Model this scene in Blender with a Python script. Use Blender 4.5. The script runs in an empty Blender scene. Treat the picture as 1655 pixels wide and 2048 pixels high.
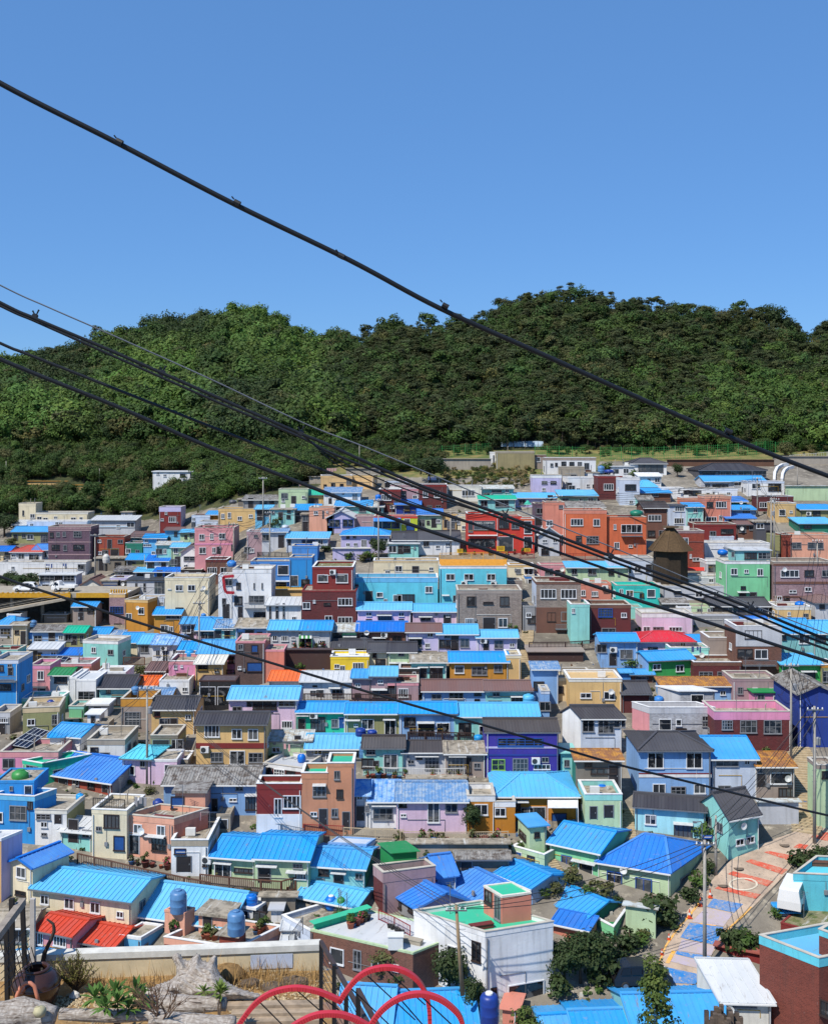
import bpy, math, random
import numpy as np
from mathutils import Vector, Matrix
R=math.radians
sc=bpy.context.scene
rnd=random.Random(7)
# ---------------------------------------------------------------- camera, sky, sun, exposure
F=2250.0; CX=827.5; HY=880.0; CZ=50.0          # focal length in photo pixels, optical axis, horizon row, camera height
cam=bpy.data.cameras.new('camera'); camo=bpy.data.objects.new('camera',cam); sc.collection.objects.link(camo)
camo.location=(0,0,CZ); camo.rotation_euler=(R(90),0,0)
cam.sensor_fit='AUTO'; cam.sensor_width=36; cam.lens=F*36/2048; cam.shift_y=-(1024-HY)/2048; cam.clip_end=20000; cam.clip_start=0.5
sc.camera=camo
SUN=Vector((-0.40,-0.44,0.80)).normalized()
wd=bpy.data.worlds.new('World'); sc.world=wd; wd.use_nodes=True
nt=wd.node_tree; bg=nt.nodes['Background']; sk=nt.nodes.new('ShaderNodeTexSky'); sk.sky_type='NISHITA'; sk.sun_disc=False
sk.sun_elevation=math.asin(SUN.z); sk.sun_rotation=math.atan2(SUN.x,SUN.y); sk.altitude=200; sk.air_density=1.0; sk.dust_density=0.0; sk.ozone_density=6.0
hs=nt.nodes.new('ShaderNodeMix'); hs.data_type='RGBA'; hs.blend_type='MULTIPLY'; hs.inputs[0].default_value=1.0
nt.links.new(sk.outputs[0],hs.inputs[6]); hs.inputs[7].default_value=(0.72,0.95,1.20,1); 
fl=nt.nodes.new('ShaderNodeMix'); fl.data_type='RGBA'; fl.inputs[0].default_value=0.5; fl.inputs[7].default_value=(1.22,3.05,6.6,1); nt.links.new(hs.outputs[2],fl.inputs[6]); nt.links.new(fl.outputs[2],bg.inputs[0])
bg.inputs[1].default_value=0.092
sl=bpy.data.lights.new('sun','SUN'); sl.energy=4.7; sl.angle=R(0.5); sl.color=(1.0,0.95,0.87)
so=bpy.data.objects.new('sun',sl); sc.collection.objects.link(so); so.rotation_euler=SUN.to_track_quat('Z','Y').to_euler(); so.location=(0,0,300)
vs=sc.view_settings; vs.view_transform='Standard'; vs.look='None'; vs.exposure=0.30; vs.gamma=1; vs.use_curve_mapping=False
sc.cycles.max_bounces=5; sc.cycles.diffuse_bounces=3; sc.cycles.glossy_bounces=2; sc.cycles.transmission_bounces=3; sc.cycles.use_denoising=True
# ---------------------------------------------------------------- lie of the land: distance of the ground seen at a photo pixel
_ky=[600,850,880,900,950,1000,1100,1200,1300,1400,1500,1600,1700,1800,1900,2048,2300,4000]
_kd=[285,274,264,252,226,205,175,154,138,125,114,105,98,92,87,80,68,32]
def sst(a,b,x):
    t=min(1,max(0,(x-a)/(b-a))); return t*t*(3-2*t)
def D(px,py):
    d=float(np.interp(py,_ky,_kd))
    return d*(1+0.25*sst(620,240,px)*sst(1520,1180,py)*(1-0.35*sst(1000,900,py)))
_rx=[-900,-200,0,150,300,400,480,560,630,690,760,850,950,1050,1120,1200,1300,1400,1500,1560,1605,1655,1900,2600]
_ry=[800,778,756,716,680,660,644,664,716,702,678,672,650,612,602,614,626,634,648,664,690,674,705,770]
def ridge(px): return float(np.interp(px,_rx,_ry))
def Dh(px,t):                                     # wooded hills: t 0 at the foot (row 900), 1 on the skyline
    y=900+(ridge(px)-900)*t; d0=D(px,900)
    dr=430-70*sst(560,780,px)+15*sst(1300,1700,px)-25*sst(200,-100,px)
    return y, d0+(dr-d0)*t**1.15
def up(px,py,d): return Vector(((px-CX)/F*d, d, CZ-(py-HY)/F*d))
def gp(px,py,lift=0.0):
    v=up(px,py,D(px,py)); v.z+=lift; return v
def photo(v): return (CX+F*v[0]/v[1], HY+F*(CZ-v[2])/v[1])
class Tile:
    def __init__(s,ox,oy,k): s.ox,s.oy,s.k=ox,oy,k
    def __call__(s,x,y): return s.ox+x/s.k, s.oy+y/s.k
K1=1655/420; K4=1655/455
T={'a1':Tile(0,880,K1),'a2':Tile(400,880,K1),'a3':Tile(800,880,K1),'a4':Tile(1200,880,K4),
   'b1':Tile(0,1250,K1),'b2':Tile(400,1250,K1),'b3':Tile(800,1250,K1),'b4':Tile(1200,1250,K4),
   'c1':Tile(0,1628,K1),'c2':Tile(400,1628,K1),'c3':Tile(800,1628,K1),'c4':Tile(1200,1628,K4),'p':Tile(0,0,1)}
# ---------------------------------------------------------------- materials
def lin(c,g=0.82):
    o=[]
    for v in c[:3]:
        v/=255.0; o.append((v/12.92 if v<=0.04045 else ((v+0.055)/1.055)**2.4)*g)
    return (*o,1)
COL=dict(white=(240,240,238),off=(232,228,214),cream=(238,224,188),beige=(224,200,156),tan=(226,186,120),apricot=(232,190,130),yellow=(252,214,20),
 lime=(205,220,40),mustard=(206,142,38),ochre=(200,128,16),peach=(234,168,138),pink=(224,150,156),rose=(234,150,186),lilac=(232,200,222),salmon=(222,136,112),
 orange=(220,108,62),vermil=(216,58,40),red=(214,60,42),terra=(166,72,50),dred=(132,36,34),maroon=(104,42,42),brown=(120,80,64),choc=(74,48,42),mauve=(176,144,148),
 plum=(106,82,98),lav=(202,194,230),purple=(62,50,158),pblue=(206,217,233),blue=(66,142,218),sblue=(134,178,226),azure=(30,150,225),sky=(104,190,232),
 cyan=(96,208,226),aqua=(138,206,204),mint=(150,222,210),turq=(40,208,196),teal=(26,126,100),emer=(20,200,150),green=(50,168,80),grass=(60,150,70),lgreen=(126,208,152),
 pgreen=(192,216,170),olive=(156,156,104),grey=(152,152,152),lgrey=(200,202,206),dgrey=(88,88,94),conc=(172,160,140),concd=(128,120,108),stone=(170,160,145),
 navy=(28,62,150),taupe=(164,148,136),black=(34,32,34),wood=(112,78,58),rust=(150,100,60),
 bl=(34,158,228),bl2=(92,188,234),bd=(0,116,216),bw=(150,190,230),blr=(90,140,190),gteal=(0,190,150),groof=(10,140,70),rroof=(208,70,42),rroof2=(216,40,56),oroof=(246,110,20),
 dk=(62,60,66),dkb=(70,62,60),brt=(124,92,86),asb=(150,146,140),pale=(200,206,204),wht=(212,214,214),mossy=(140,130,90),mosswall=(158,146,104),copper=(208,142,104),brickd=(122,60,46),paqua=(166,228,234),umber=(98,76,70))
BRICK={'terra_b':'terra','dred_b':'dred','maroon_b':'maroon','brown_b':'brown','plum_b':'plum','mauve_b':'mauve','white_b':'lgrey','taupe_b':'taupe','red_b':'terra','peach_b':'peach','umber_b':'umber','brickd_b':'brickd'}
_M={}
def newmat(n):
    m=bpy.data.materials.new(n); m.use_nodes=True; t=m.node_tree; return m,t,t.nodes['Principled BSDF']
def mixn(t,bt,fac,a,b):
    n=t.nodes.new('ShaderNodeMix'); n.data_type='RGBA'; n.blend_type=bt
    for i,v in ((0,fac),(6,a),(7,b)):
        if hasattr(v,'is_linked'): t.links.new(v,n.inputs[i])
        else: n.inputs[i].default_value=v
    return n.outputs[2]
def noise(t,vec,scale,det=3,rough=.55):
    n=t.nodes.new('ShaderNodeTexNoise'); n.inputs['Scale'].default_value=scale; n.inputs['Detail'].default_value=det; n.inputs['Roughness'].default_value=rough
    if vec is not None: t.links.new(vec,n.inputs['Vector'])
    return n.outputs[0]
def ramp(t,v,a,b,c0=(0,0,0,1),c1=(1,1,1,1)):
    n=t.nodes.new('ShaderNodeValToRGB'); e=n.color_ramp.elements; e[0].position=a; e[1].position=b; e[0].color=c0; e[1].color=c1
    t.links.new(v,n.inputs[0]); return n.outputs[0]
def ocoord(t,scale=(1,1,1),rand=True):
    tc=t.nodes.new('ShaderNodeTexCoord'); mp=t.nodes.new('ShaderNodeMapping'); mp.inputs['Scale'].default_value=scale; t.links.new(tc.outputs['Object'],mp.inputs[0])
    if rand:
        oi=t.nodes.new('ShaderNodeObjectInfo'); ml=t.nodes.new('ShaderNodeMath'); ml.operation='MULTIPLY'; ml.inputs[1].default_value=60
        t.links.new(oi.outputs['Random'],ml.inputs[0]); t.links.new(ml.outputs[0],mp.inputs['Location'])
    return mp.outputs[0]
def bump(t,b,h,s,d=.05):
    n=t.nodes.new('ShaderNodeBump'); n.inputs['Strength'].default_value=s; n.inputs['Distance'].default_value=d; t.links.new(h,n.inputs['Height']); t.links.new(n.outputs[0],b.inputs['Normal'])
def wallmat(c):
    k='w_'+c
    if k in _M: return _M[k]
    m,t,b=newmat('painted_'+c); base=lin(COL[BRICK.get(c,c)]); lu=.3*base[0]+.59*base[1]+.11*base[2]; base=tuple(x*.96+lu*.04 for x in base[:3])+(1,)
    v=ocoord(t)
    col=mixn(t,'MIX',ramp(t,noise(t,v,.45,4),.35,.7),base,(base[0]*.80,base[1]*.80,base[2]*.82,1))
    st=ramp(t,noise(t,ocoord(t,(2.6,2.6,.22)),1.0,4,.6),.5,.78)
    mu=t.nodes.new('ShaderNodeMath'); mu.operation='MULTIPLY'; mu.inputs[1].default_value=.62; t.links.new(st,mu.inputs[0])
    col=mixn(t,'MIX',mu.outputs[0],col,(base[0]*.45+.02,base[1]*.44+.018,base[2]*.42+.015,1))
    sp=ramp(t,noise(t,v,3.2,5,.7),.62,.72)
    m3=t.nodes.new('ShaderNodeMath'); m3.operation='MULTIPLY'; m3.inputs[1].default_value=.5; t.links.new(sp,m3.inputs[0])
    col=mixn(t,'MIX',m3.outputs[0],col,(base[0]*.5+.12,base[1]*.5+.115,base[2]*.5+.11,1))
    h=noise(t,v,6,3)
    if c in BRICK:
        cm=t.nodes.new('ShaderNodeTexCoord'); sx=t.nodes.new('ShaderNodeSeparateXYZ'); t.links.new(cm.outputs['Object'],sx.inputs[0])
        ad=t.nodes.new('ShaderNodeMath'); t.links.new(sx.outputs[0],ad.inputs[0]); t.links.new(sx.outputs[1],ad.inputs[1])
        cb=t.nodes.new('ShaderNodeCombineXYZ'); t.links.new(ad.outputs[0],cb.inputs[0]); t.links.new(sx.outputs[2],cb.inputs[1])
        br=t.nodes.new('ShaderNodeTexBrick'); br.inputs['Scale'].default_value=2.2; br.inputs['Mortar Size'].default_value=.022; br.inputs['Row Height'].default_value=.2; br.inputs['Brick Width'].default_value=.55
        t.links.new(cb.outputs[0],br.inputs['Vector']); br.inputs['Color1'].default_value=(1,1,1,1); br.inputs['Color2'].default_value=(.62,.6,.6,1); br.inputs['Mortar'].default_value=(.75,.75,.75,1) if base[0]>.3 else (1.5,1.5,1.5,1)
        col=mixn(t,'MULTIPLY',1.0,col,br.outputs[0])
    t.links.new(col,b.inputs['Base Color']); b.inputs['Roughness'].default_value=.82; bump(t,b,h,.25,.04)
    _M[k]=m; return m
def roofmat(c):
    k='r_'+c
    if k in _M: return _M[k]
    m,t,b=newmat('roofing_'+c); base=lin(COL[c]); v=ocoord(t); rough=.5
    a=(base[0]*.72+.012,base[1]*.74+.014,base[2]*.78+.014,1); oi=t.nodes.new('ShaderNodeObjectInfo')
    fade=tuple(base[i]*.62+(.26,.50,.60)[i]*.38 for i in range(3))+(1,) if c in('bl','bl2','bd') else tuple(x*.8+.06 for x in base[:3])+(1,)
    fm=t.nodes.new('ShaderNodeMath'); fm.operation='MULTIPLY'; fm.inputs[1].default_value=.85; t.links.new(ramp(t,oi.outputs['Random'],.25,1.0),fm.inputs[0])
    b0=mixn(t,'MIX',fm.outputs[0],base,fade)
    col=mixn(t,'MIX',ramp(t,noise(t,v,.35,4),.38,.7),b0,mixn(t,'MIX',.55,b0,a))
    pn=ramp(t,noise(t,ocoord(t,(1.1,.06,.06)),1.0,2),.42,.62); m4=t.nodes.new('ShaderNodeMath'); m4.operation='MULTIPLY'; m4.inputs[1].default_value=.3; t.links.new(pn,m4.inputs[0])
    col=mixn(t,'MIX',m4.outputs[0],col,(base[0]*.6+.06,base[1]*.66+.06,base[2]*.72+.06,1))
    if c in('bw','blr','asb','rust','mossy','pale','conc'):
        c2={'bw':(70,140,215),'blr':(150,170,190),'asb':(92,82,74),'rust':(196,140,60),'mossy':(90,100,50),'pale':(160,150,130),'conc':(120,112,98)}[c]
        col=mixn(t,'MIX',ramp(t,noise(t,v,1.4,6,.72),.46,.6),col,lin(c2))
        col=mixn(t,'MIX',ramp(t,noise(t,ocoord(t,(2.2,.3,.3)),1.2,5,.7),.56,.7),col,lin({'asb':(190,186,180),'rust':(92,66,48)}.get(c,(205,205,200))))
        rough=.8
    elif c in('dk','dkb','brt'): rough=.6
    else:
        col=mixn(t,'MIX',ramp(t,noise(t,v,2.3,6,.75),.57,.70),col,(base[0]*.4+.13,base[1]*.4+.14,base[2]*.4+.13,1))
        col=mixn(t,'MIX',ramp(t,noise(t,ocoord(t,(.9,.16,.16)),2.4,5,.7),.63,.72),col,(.20,.16,.13,1))
    t.links.new(col,b.inputs['Base Color']); b.inputs['Roughness'].default_value=rough; b.inputs['Specular IOR Level'].default_value=.35
    bump(t,b,noise(t,v,2.0,3),.2,.03)
    _M[k]=m; return m
def pm(name,c,rough=.6,metal=0,var=.25,scale=3,spec=.5,g=.82):
    k='p_'+name
    if k in _M: return _M[k]
    m,t,b=newmat(name); base=lin(c,g)
    v=ocoord(t)
    col=mixn(t,'MIX',ramp(t,noise(t,v,scale,5,.65),.35,.7),base,tuple(x*(1-var) for x in base[:3])+(1,))
    t.links.new(col,b.inputs['Base Color']); b.inputs['Roughness'].default_value=rough; b.inputs['Metallic'].default_value=metal; b.inputs['Specular IOR Level'].default_value=spec
    _M[k]=m; return m
def glassmat():
    if 'glass' in _M: return _M['glass']
    m,t,b=newmat('window_glass'); v=ocoord(t)
    oi=t.nodes.new('ShaderNodeObjectInfo')
    c=mixn(t,'MIX',ramp(t,oi.outputs['Random'],.45,1.0),(.012,.014,.018,1),(.06,.07,.08,1))
    c=mixn(t,'MIX',ramp(t,noise(t,v,1.3,2),.56,.62),c,(.10,.10,.10,1))
    t.links.new(c,b.inputs['Base Color']); b.inputs['Roughness'].default_value=.08; b.inputs['Specular IOR Level'].default_value=.6
    _M['glass']=m; return m
GL=glassmat()
FRW=pm('frame_white',(228,230,232),.5,var=.12); FRD=pm('frame_dark',(58,46,42),.5); FRG=pm('frame_grey',(140,142,146),.5); DOORD=pm('door_dark',(48,42,42),.5); DOORB=pm('shutter_blue',(36,84,150),.5)
FRBR=pm('frame_brown',(84,36,30),.5); FRLIME=pm('frame_lime',(150,200,90),.5); FRNB=pm('frame_blue',(30,80,160),.5)
METAL=pm('steel_grey',(150,152,155),.45,.6); WHITEP=pm('white_plastic',(232,232,228),.45,var=.1); BLACKM=pm('iron_black',(30,28,28),.5); WOODD=pm('deck_wood',(110,74,54),.75,var=.45,scale=5); CONC=pm('concrete',(176,166,148),.9,var=.35,scale=1.2); CONCL=pm('concrete_light',(205,198,184),.9,var=.25,scale=1.2)
# ---------------------------------------------------------------- mesh building
class MB:
    def __init__(s): s.v=[]; s.f=[]; s.m=[]
    def add(s,vs,fs,mi=0):
        o=len(s.v); s.v+=[tuple(p) for p in vs]; s.f+=[tuple(i+o for i in q) for q in fs]; s.m+=[mi]*len(fs)
    def box(s,a,b,mi=0):
        (x0,y0,z0),(x1,y1,z1)=a,b
        s.add([(x0,y0,z0),(x1,y0,z0),(x1,y1,z0),(x0,y1,z0),(x0,y0,z1),(x1,y0,z1),(x1,y1,z1),(x0,y1,z1)],[(0,3,2,1),(4,5,6,7),(0,1,5,4),(1,2,6,5),(2,3,7,6),(3,0,4,7)],mi)
    def prism(s,top,th,mi=0):                     # polygon (counter-clockwise from above) thickened downwards
        n=len(top); s.add(list(top)+[(p[0],p[1],p[2]-th) for p in top],[tuple(range(n)),tuple(range(2*n-1,n-1,-1))]+[(i,i+n,(i+1)%n+n,(i+1)%n) for i in range(n)],mi)
    def bar(s,p,q,w,h,mi=0,upv=(0,0,1)):
        p=Vector(p);q=Vector(q);d=(q-p); u=Vector(upv); sd=d.cross(u)
        if sd.length<1e-6: sd=d.cross(Vector((0,1,0)))
        sd=sd.normalized()*w/2; uu=sd.cross(d).normalized()*h/2
        s.add([p-sd-uu,p+sd-uu,p+sd+uu,p-sd+uu,q-sd-uu,q+sd-uu,q+sd+uu,q-sd+uu],[(0,1,2,3),(7,6,5,4),(0,4,5,1),(1,5,6,2),(2,6,7,3),(3,7,4,0)],mi)
    def tube(s,pts,r,n=6,mi=0,r1=None,cap=True):
        pts=[Vector(p) for p in pts]; N=len(pts); o=len(s.v); prev=None
        for i,p in enumerate(pts):
            d=(pts[min(i+1,N-1)]-pts[max(i-1,0)]).normalized()
            a=prev if prev is not None else (Vector((0,0,1)) if abs(d.z)<.9 else Vector((1,0,0)))
            a=(a-d*a.dot(d)).normalized(); prev=a; b=d.cross(a)
            rr=r if r1 is None else r+(r1-r)*i/max(1,N-1)
            if isinstance(r,(list,tuple)): rr=r[i]
            for k in range(n):
                t=2*math.pi*k/n; s.v.append(tuple(p+(a*math.cos(t)+b*math.sin(t))*rr))
        for i in range(N-1):
            for k in range(n):
                k2=(k+1)%n; s.f.append((o+i*n+k,o+i*n+k2,o+(i+1)*n+k2,o+(i+1)*n+k)); s.m.append(mi)
        if cap:
            s.f.append(tuple(o+k for k in range(n-1,-1,-1))); s.m.append(mi); s.f.append(tuple(o+(N-1)*n+k for k in range(n))); s.m.append(mi)
    def lathe(s,prof,n=16,c=(0,0,0),mi=0):
        o=len(s.v)
        for r,z in prof:
            for k in range(n):
                t=2*math.pi*k/n; s.v.append((c[0]+r*math.cos(t),c[1]+r*math.sin(t),c[2]+z))
        for i in range(len(prof)-1):
            for k in range(n):
                k2=(k+1)%n; s.f.append((o+i*n+k,o+i*n+k2,o+(i+1)*n+k2,o+(i+1)*n+k)); s.m.append(mi)
        L=len(prof)-1
        if prof[0][0]>1e-4: s.f.append(tuple(o+k for k in range(n-1,-1,-1))); s.m.append(mi)
        if prof[L][0]>1e-4: s.f.append(tuple(o+L*n+k for k in range(n))); s.m.append(mi)
    def mesh(s,name,mats,smooth=False):
        me=bpy.data.meshes.new(name); me.from_pydata(s.v,[],s.f); 
        for m in (mats if isinstance(mats,(list,tuple)) else [mats]): me.materials.append(m)
        me.polygons.foreach_set('material_index',s.m)
        if smooth: me.polygons.foreach_set('use_smooth',[True]*len(me.polygons))
        me.update(); return me
    def build(s,name,mats,parent=None,smooth=False): return link(name,s.mesh(name,mats,smooth),parent)
def link(name,me,parent=None,loc=None,rz=None):
    o=bpy.data.objects.new(name,me); sc.collection.objects.link(o)
    if parent: o.parent=parent
    if loc is not None: o.location=loc
    if rz is not None: o.rotation_euler=(0,0,rz)
    return o
def empty(name,loc=(0,0,0),rz=0,parent=None):
    o=link(name,None,parent,loc,rz); o.empty_display_size=.3; return o
def tag(o,label=None,cat=None,group=None,kind=None):
    if label: o['label']=label
    if cat: o['category']=cat
    if group: o['group']=group
    if kind: o['kind']=kind
    return o
# ---------------------------------------------------------------- ground and wooded hills
def groundmat():
    m,t,b=newmat('village_ground'); v=ocoord(t,rand=False)
    c=mixn(t,'MIX',ramp(t,noise(t,v,.16,6,.65),.4,.62),lin((150,142,128),.7),lin((112,104,92),.7))
    c=mixn(t,'MIX',ramp(t,noise(t,v,.9,6,.7),.55,.68),c,lin((186,176,156),.7))
    at=t.nodes.new('ShaderNodeAttribute'); at.attribute_name='cover'; sp=t.nodes.new('ShaderNodeSeparateColor'); t.links.new(at.outputs['Color'],sp.inputs[0]); nn=noise(t,v,.5,5,.7)
    for ch,c1,c2 in ((0,(52,62,28),(84,84,44)),(1,(98,110,52),(146,132,78))):
        md=t.nodes.new('ShaderNodeMath'); md.operation='ADD'; t.links.new(sp.outputs[ch],md.inputs[0]); t.links.new(nn,md.inputs[1])
        g=mixn(t,'MIX',ramp(t,noise(t,v,.35,6,.7),.42,.6),lin(c1,.7),lin(c2,.7)); c=mixn(t,'MIX',ramp(t,md.outputs[0],.9,1.02),c,g)
    t.links.new(c,b.inputs['Base Color']); b.inputs['Roughness'].default_value=.95; bump(t,b,noise(t,v,2.2,5,.7),.6,.15); return m
def soilmat(n,c1,c2,c3):
    m,t,b=newmat(n); v=ocoord(t,rand=False)
    c=mixn(t,'MIX',ramp(t,noise(t,v,.25,6,.7),.4,.6),lin(c1,.7),lin(c2,.7)); c=mixn(t,'MIX',ramp(t,noise(t,v,.8,6,.75),.55,.66),c,lin(c3,.7))
    t.links.new(c,b.inputs['Base Color']); b.inputs['Roughness'].default_value=1; bump(t,b,noise(t,v,1.5,6,.75),1,.4); return m
GROUND=groundmat(); UNDER=soilmat('hill_undergrowth',(40,48,22),(58,66,28),(84,78,44)); FIELD=soilmat('dry_field',(112,122,62),(150,140,84),(84,104,46))
xs=np.arange(-900,2600,14.0)
def sheet(name,rows,mats,pick=None,kind='structure'):
    n=len(xs); v=[p for r in rows for p in r]; f=[];mi=[]
    for i in range(len(rows)-1):
        for j in range(n-1):
            f.append((i*n+j,i*n+j+1,(i+1)*n+j+1,(i+1)*n+j)); mi.append(pick(i,j) if pick else 0)
    me=bpy.data.meshes.new(name); me.from_pydata(v,[],f)
    for m in mats: me.materials.append(m)
    me.polygons.foreach_set('material_index',mi); me.polygons.foreach_set('use_smooth',[True]*len(f)); me.update()
    return tag(link(name,me),kind=kind)
ysv=list(np.arange(900,2110,6.0))+[2150,2200,2300,2450,2700,3000,3500,4000]
rows=[[up(x,y,D(x,y)) for x in xs] for y in reversed(ysv)]
rows.insert(0,[Vector((p.x*4,-150,p.z)) for p in rows[0]])
def pick(i,j):
    if i==0: return 0
    y=list(reversed(ysv))[i-1]; x=xs[j]
    if x<620: return 1 if y<1015-0.09*max(0,x) +20*math.sin(x*.03) else 0
    return 2 if y<(958 if x<1200 else 925)+8*math.sin(x*.05) else 0
go=sheet('ground',rows,[GROUND])
ca=go.data.color_attributes.new('cover','FLOAT_COLOR','POINT'); cv=[]
for i in range(len(rows)):
    y=4000 if i==0 else list(reversed(ysv))[i-1]
    for x in xs:
        e1=np.interp(x,[-300,170,320,450,560,660],[1040,1040,1036,1008,987,965]); a=sst(e1+14,e1-10,y)*sst(690,630,x); b=sst(968 if x<1200 else 932,940 if x<1200 else 912,y)*sst(600,660,x)
        cv+=[a,b,0,1]
ca.data.foreach_set('color',cv)
ts=np.linspace(0,1,26)
rows=[]
for t in ts:
    rows.append([up(x,*Dh(x,t)) for x in xs])
top=rows[-1]
rows.append([Vector((p.x*1.1,p.y+45,p.z-6)) for p in top]); rows.append([Vector((p.x*1.5,p.y+220,p.z-60)) for p in top]); rows.append([Vector((p.x*12,6000,-60)) for p in top])
sheet('hillside',rows,[UNDER])
# ---------------------------------------------------------------- leaves
def leafmat(n,c,tr=.18):
    m,t,b=newmat(n); at=t.nodes.new('ShaderNodeAttribute'); at.attribute_name='tint'
    base=lin(c,1.0); col=mixn(t,'MULTIPLY',1.0,at.outputs['Color'],base)
    t.links.new(col,b.inputs['Base Color']); b.inputs['Roughness'].default_value=.65; b.inputs['Specular IOR Level'].default_value=.25
    if tr:
        tl=t.nodes.new('ShaderNodeBsdfTranslucent'); t.links.new(col,tl.inputs[0]); mx=t.nodes.new('ShaderNodeMixShader'); mx.inputs[0].default_value=tr
        t.links.new(b.outputs[0],mx.inputs[1]); t.links.new(tl.outputs[0],mx.inputs[2]); t.links.new(mx.outputs[0],t.nodes['Material Output'].inputs[0])
    return m
LEAF=leafmat('foliage',(255,255,255),.3); BARK=pm('bark',(92,74,58),.9,var=.4,scale=6)
def crown_np(seed,n,rx,rz,leaf,ncl,flat=1.0,hole=.0,asp=1.5,shape='round'):
    g=np.random.default_rng(seed)
    d=g.normal(size=(ncl,3)); d/=np.linalg.norm(d,axis=1)[:,None]; rad=g.random(ncl)**.45
    cc=d*rad[:,None]*np.array([rx*.72,rx*.72,rz*.72])
    if shape=='pine':
        cc[:,2]=g.random(ncl)*2*rz-rz; k=(1-.75*(cc[:,2]+rz)/(2*rz)); a=g.random(ncl)*6.283; r_=rx*.75*k*np.sqrt(g.random(ncl)); cc[:,0]=r_*np.cos(a); cc[:,1]=r_*np.sin(a)
    cs=(.26+.22*g.random(ncl))*rx; ci=g.integers(0,ncl,n)
    nn=g.normal(size=(n,3)); nn[:,2]=nn[:,2]*.8+.25; nn/=np.linalg.norm(nn,axis=1)[:,None]
    p=cc[ci]+nn*(cs[ci]*(.55+.5*g.random(n)))[:,None]*np.array([1,1,flat])
    cn=p/np.array([rx,rx,rz]); cn/=np.linalg.norm(cn,axis=1)[:,None]+1e-6; nr=nn*.7+cn*.5+g.normal(size=(n,3))*.4; nr[:,2]+=.25; nr/=np.linalg.norm(nr,axis=1)[:,None]
    u=np.cross(nr,g.normal(size=(n,3))); u/=np.linalg.norm(u,axis=1)[:,None]+1e-9; w=np.cross(nr,u)
    s=leaf*(.6+.8*g.random(n))[:,None]; u=u*s*asp; w=w*s
    V=np.stack([p-u*.5,p-w*.5+u*.1,p+u*.5,p+w*.5+u*.1],1)     # pointed leaf-clump shapes
    tone=(.78+.4*g.random(ncl))[ci]*(.88+.24*g.random(n)); warm=(.92+.2*g.random(ncl))[ci]
    C=np.stack([tone*warm,tone,tone*.9],1)
    return V.astype(np.float32),C.astype(np.float32)
def leaf_mesh(name,V,C,mats):
    n=len(V); me=bpy.data.meshes.new(name); me.vertices.add(n*4); me.loops.add(n*4); me.polygons.add(n)
    me.vertices.foreach_set('co',V.reshape(-1)); me.loops.foreach_set('vertex_index',np.arange(n*4,dtype=np.int32)); me.polygons.foreach_set('loop_start',np.arange(0,n*4,4,dtype=np.int32))
    a=me.color_attributes.new('tint','FLOAT_COLOR','POINT'); cc=np.ones((n*4,4),np.float32); cc[:,:3]=np.repeat(C,4,0); a.data.foreach_set('color',cc.reshape(-1))
    for m in mats: me.materials.append(m)
    me.update(calc_edges=True); me.validate(); return me
GREENS=dict(broad=(.056,.098,.026),bright=(.074,.132,.030),dark=(.042,.068,.024),pine=(.062,.080,.032),olive=(.100,.108,.042),yellow=(.16,.15,.04),straw=(.26,.21,.11))
_proto={}
def proto(kind,var,n=None):
    key=(kind,var,n)
    if key in _proto: return _proto[key]
    g=GREENS[kind.split('_')[0]]; sd=hash((kind.split('_')[0].__len__(),var))%9999+var*31+len(kind)*7
    if kind.startswith('pine'): V,C=crown_np(sd,n or 420,2.3,2.4,.34,26,.45,shape='pine'); zc=4.2
    elif kind.endswith('_bush'): V,C=crown_np(sd,n or 420,1.0,.8,.16,14,.9); zc=.75
    elif kind.endswith('_near'): V,C=crown_np(sd,n or 2600,2.1,1.7,.17,34,.85); zc=2.7
    else: V,C=crown_np(sd,n or 420,2.4,1.9,.38,20,.8); zc=3.4
    C=C*np.array(g,np.float32)
    crown=leaf_mesh('crown',V+np.array([0,0,zc],np.float32),C,[LEAF])
    r=random.Random(sd); mb=MB()
    hh=zc+.6; pts=[Vector((0,0,-.8)),Vector((r.uniform(-.1,.1),r.uniform(-.1,.1),hh*.4)),Vector((r.uniform(-.25,.25),r.uniform(-.25,.25),hh))]
    rt=.16 if not kind.endswith('_bush') else .05
    mb.tube(pts,rt,6,r1=rt*.4)
    for k in range(5):
        a=r.random()*6.28; z0=hh*r.uniform(.35,.7); b=Vector((math.cos(a)*zc*.38,math.sin(a)*zc*.38,z0+zc*.3)); mb.tube([Vector((0,0,z0)),b*.5+Vector((0,0,z0*.52)),b],rt*.45,5,r1=rt*.15)
    _proto[key]=(crown,mb.mesh('trunk',BARK,True)); return _proto[key]
def tree(px,py,hm,kind,label,group=None,d=None,wide=1.0,name='tree',cat='tree',t='p',var=None,z=None):
    px,py=T[t](px,py)
    if z is not None: d=F*(CZ-z)/(py-HY)
    p=up(px,py,d if d else D(px,py)); var=rnd.randrange(4) if var is None else var
    c,tr=proto(kind,var); e=empty(name,p,rnd.random()*6.28)
    zt=max(v.co.z for v in c.vertices); s=hm/zt; e.scale=(s*wide,s*wide,s)
    link('crown' if cat!='shrub' else 'foliage',c,e); link('trunk' if cat!='shrub' else 'stem',tr,e)
    return tag(e,label,cat,group)
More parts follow.
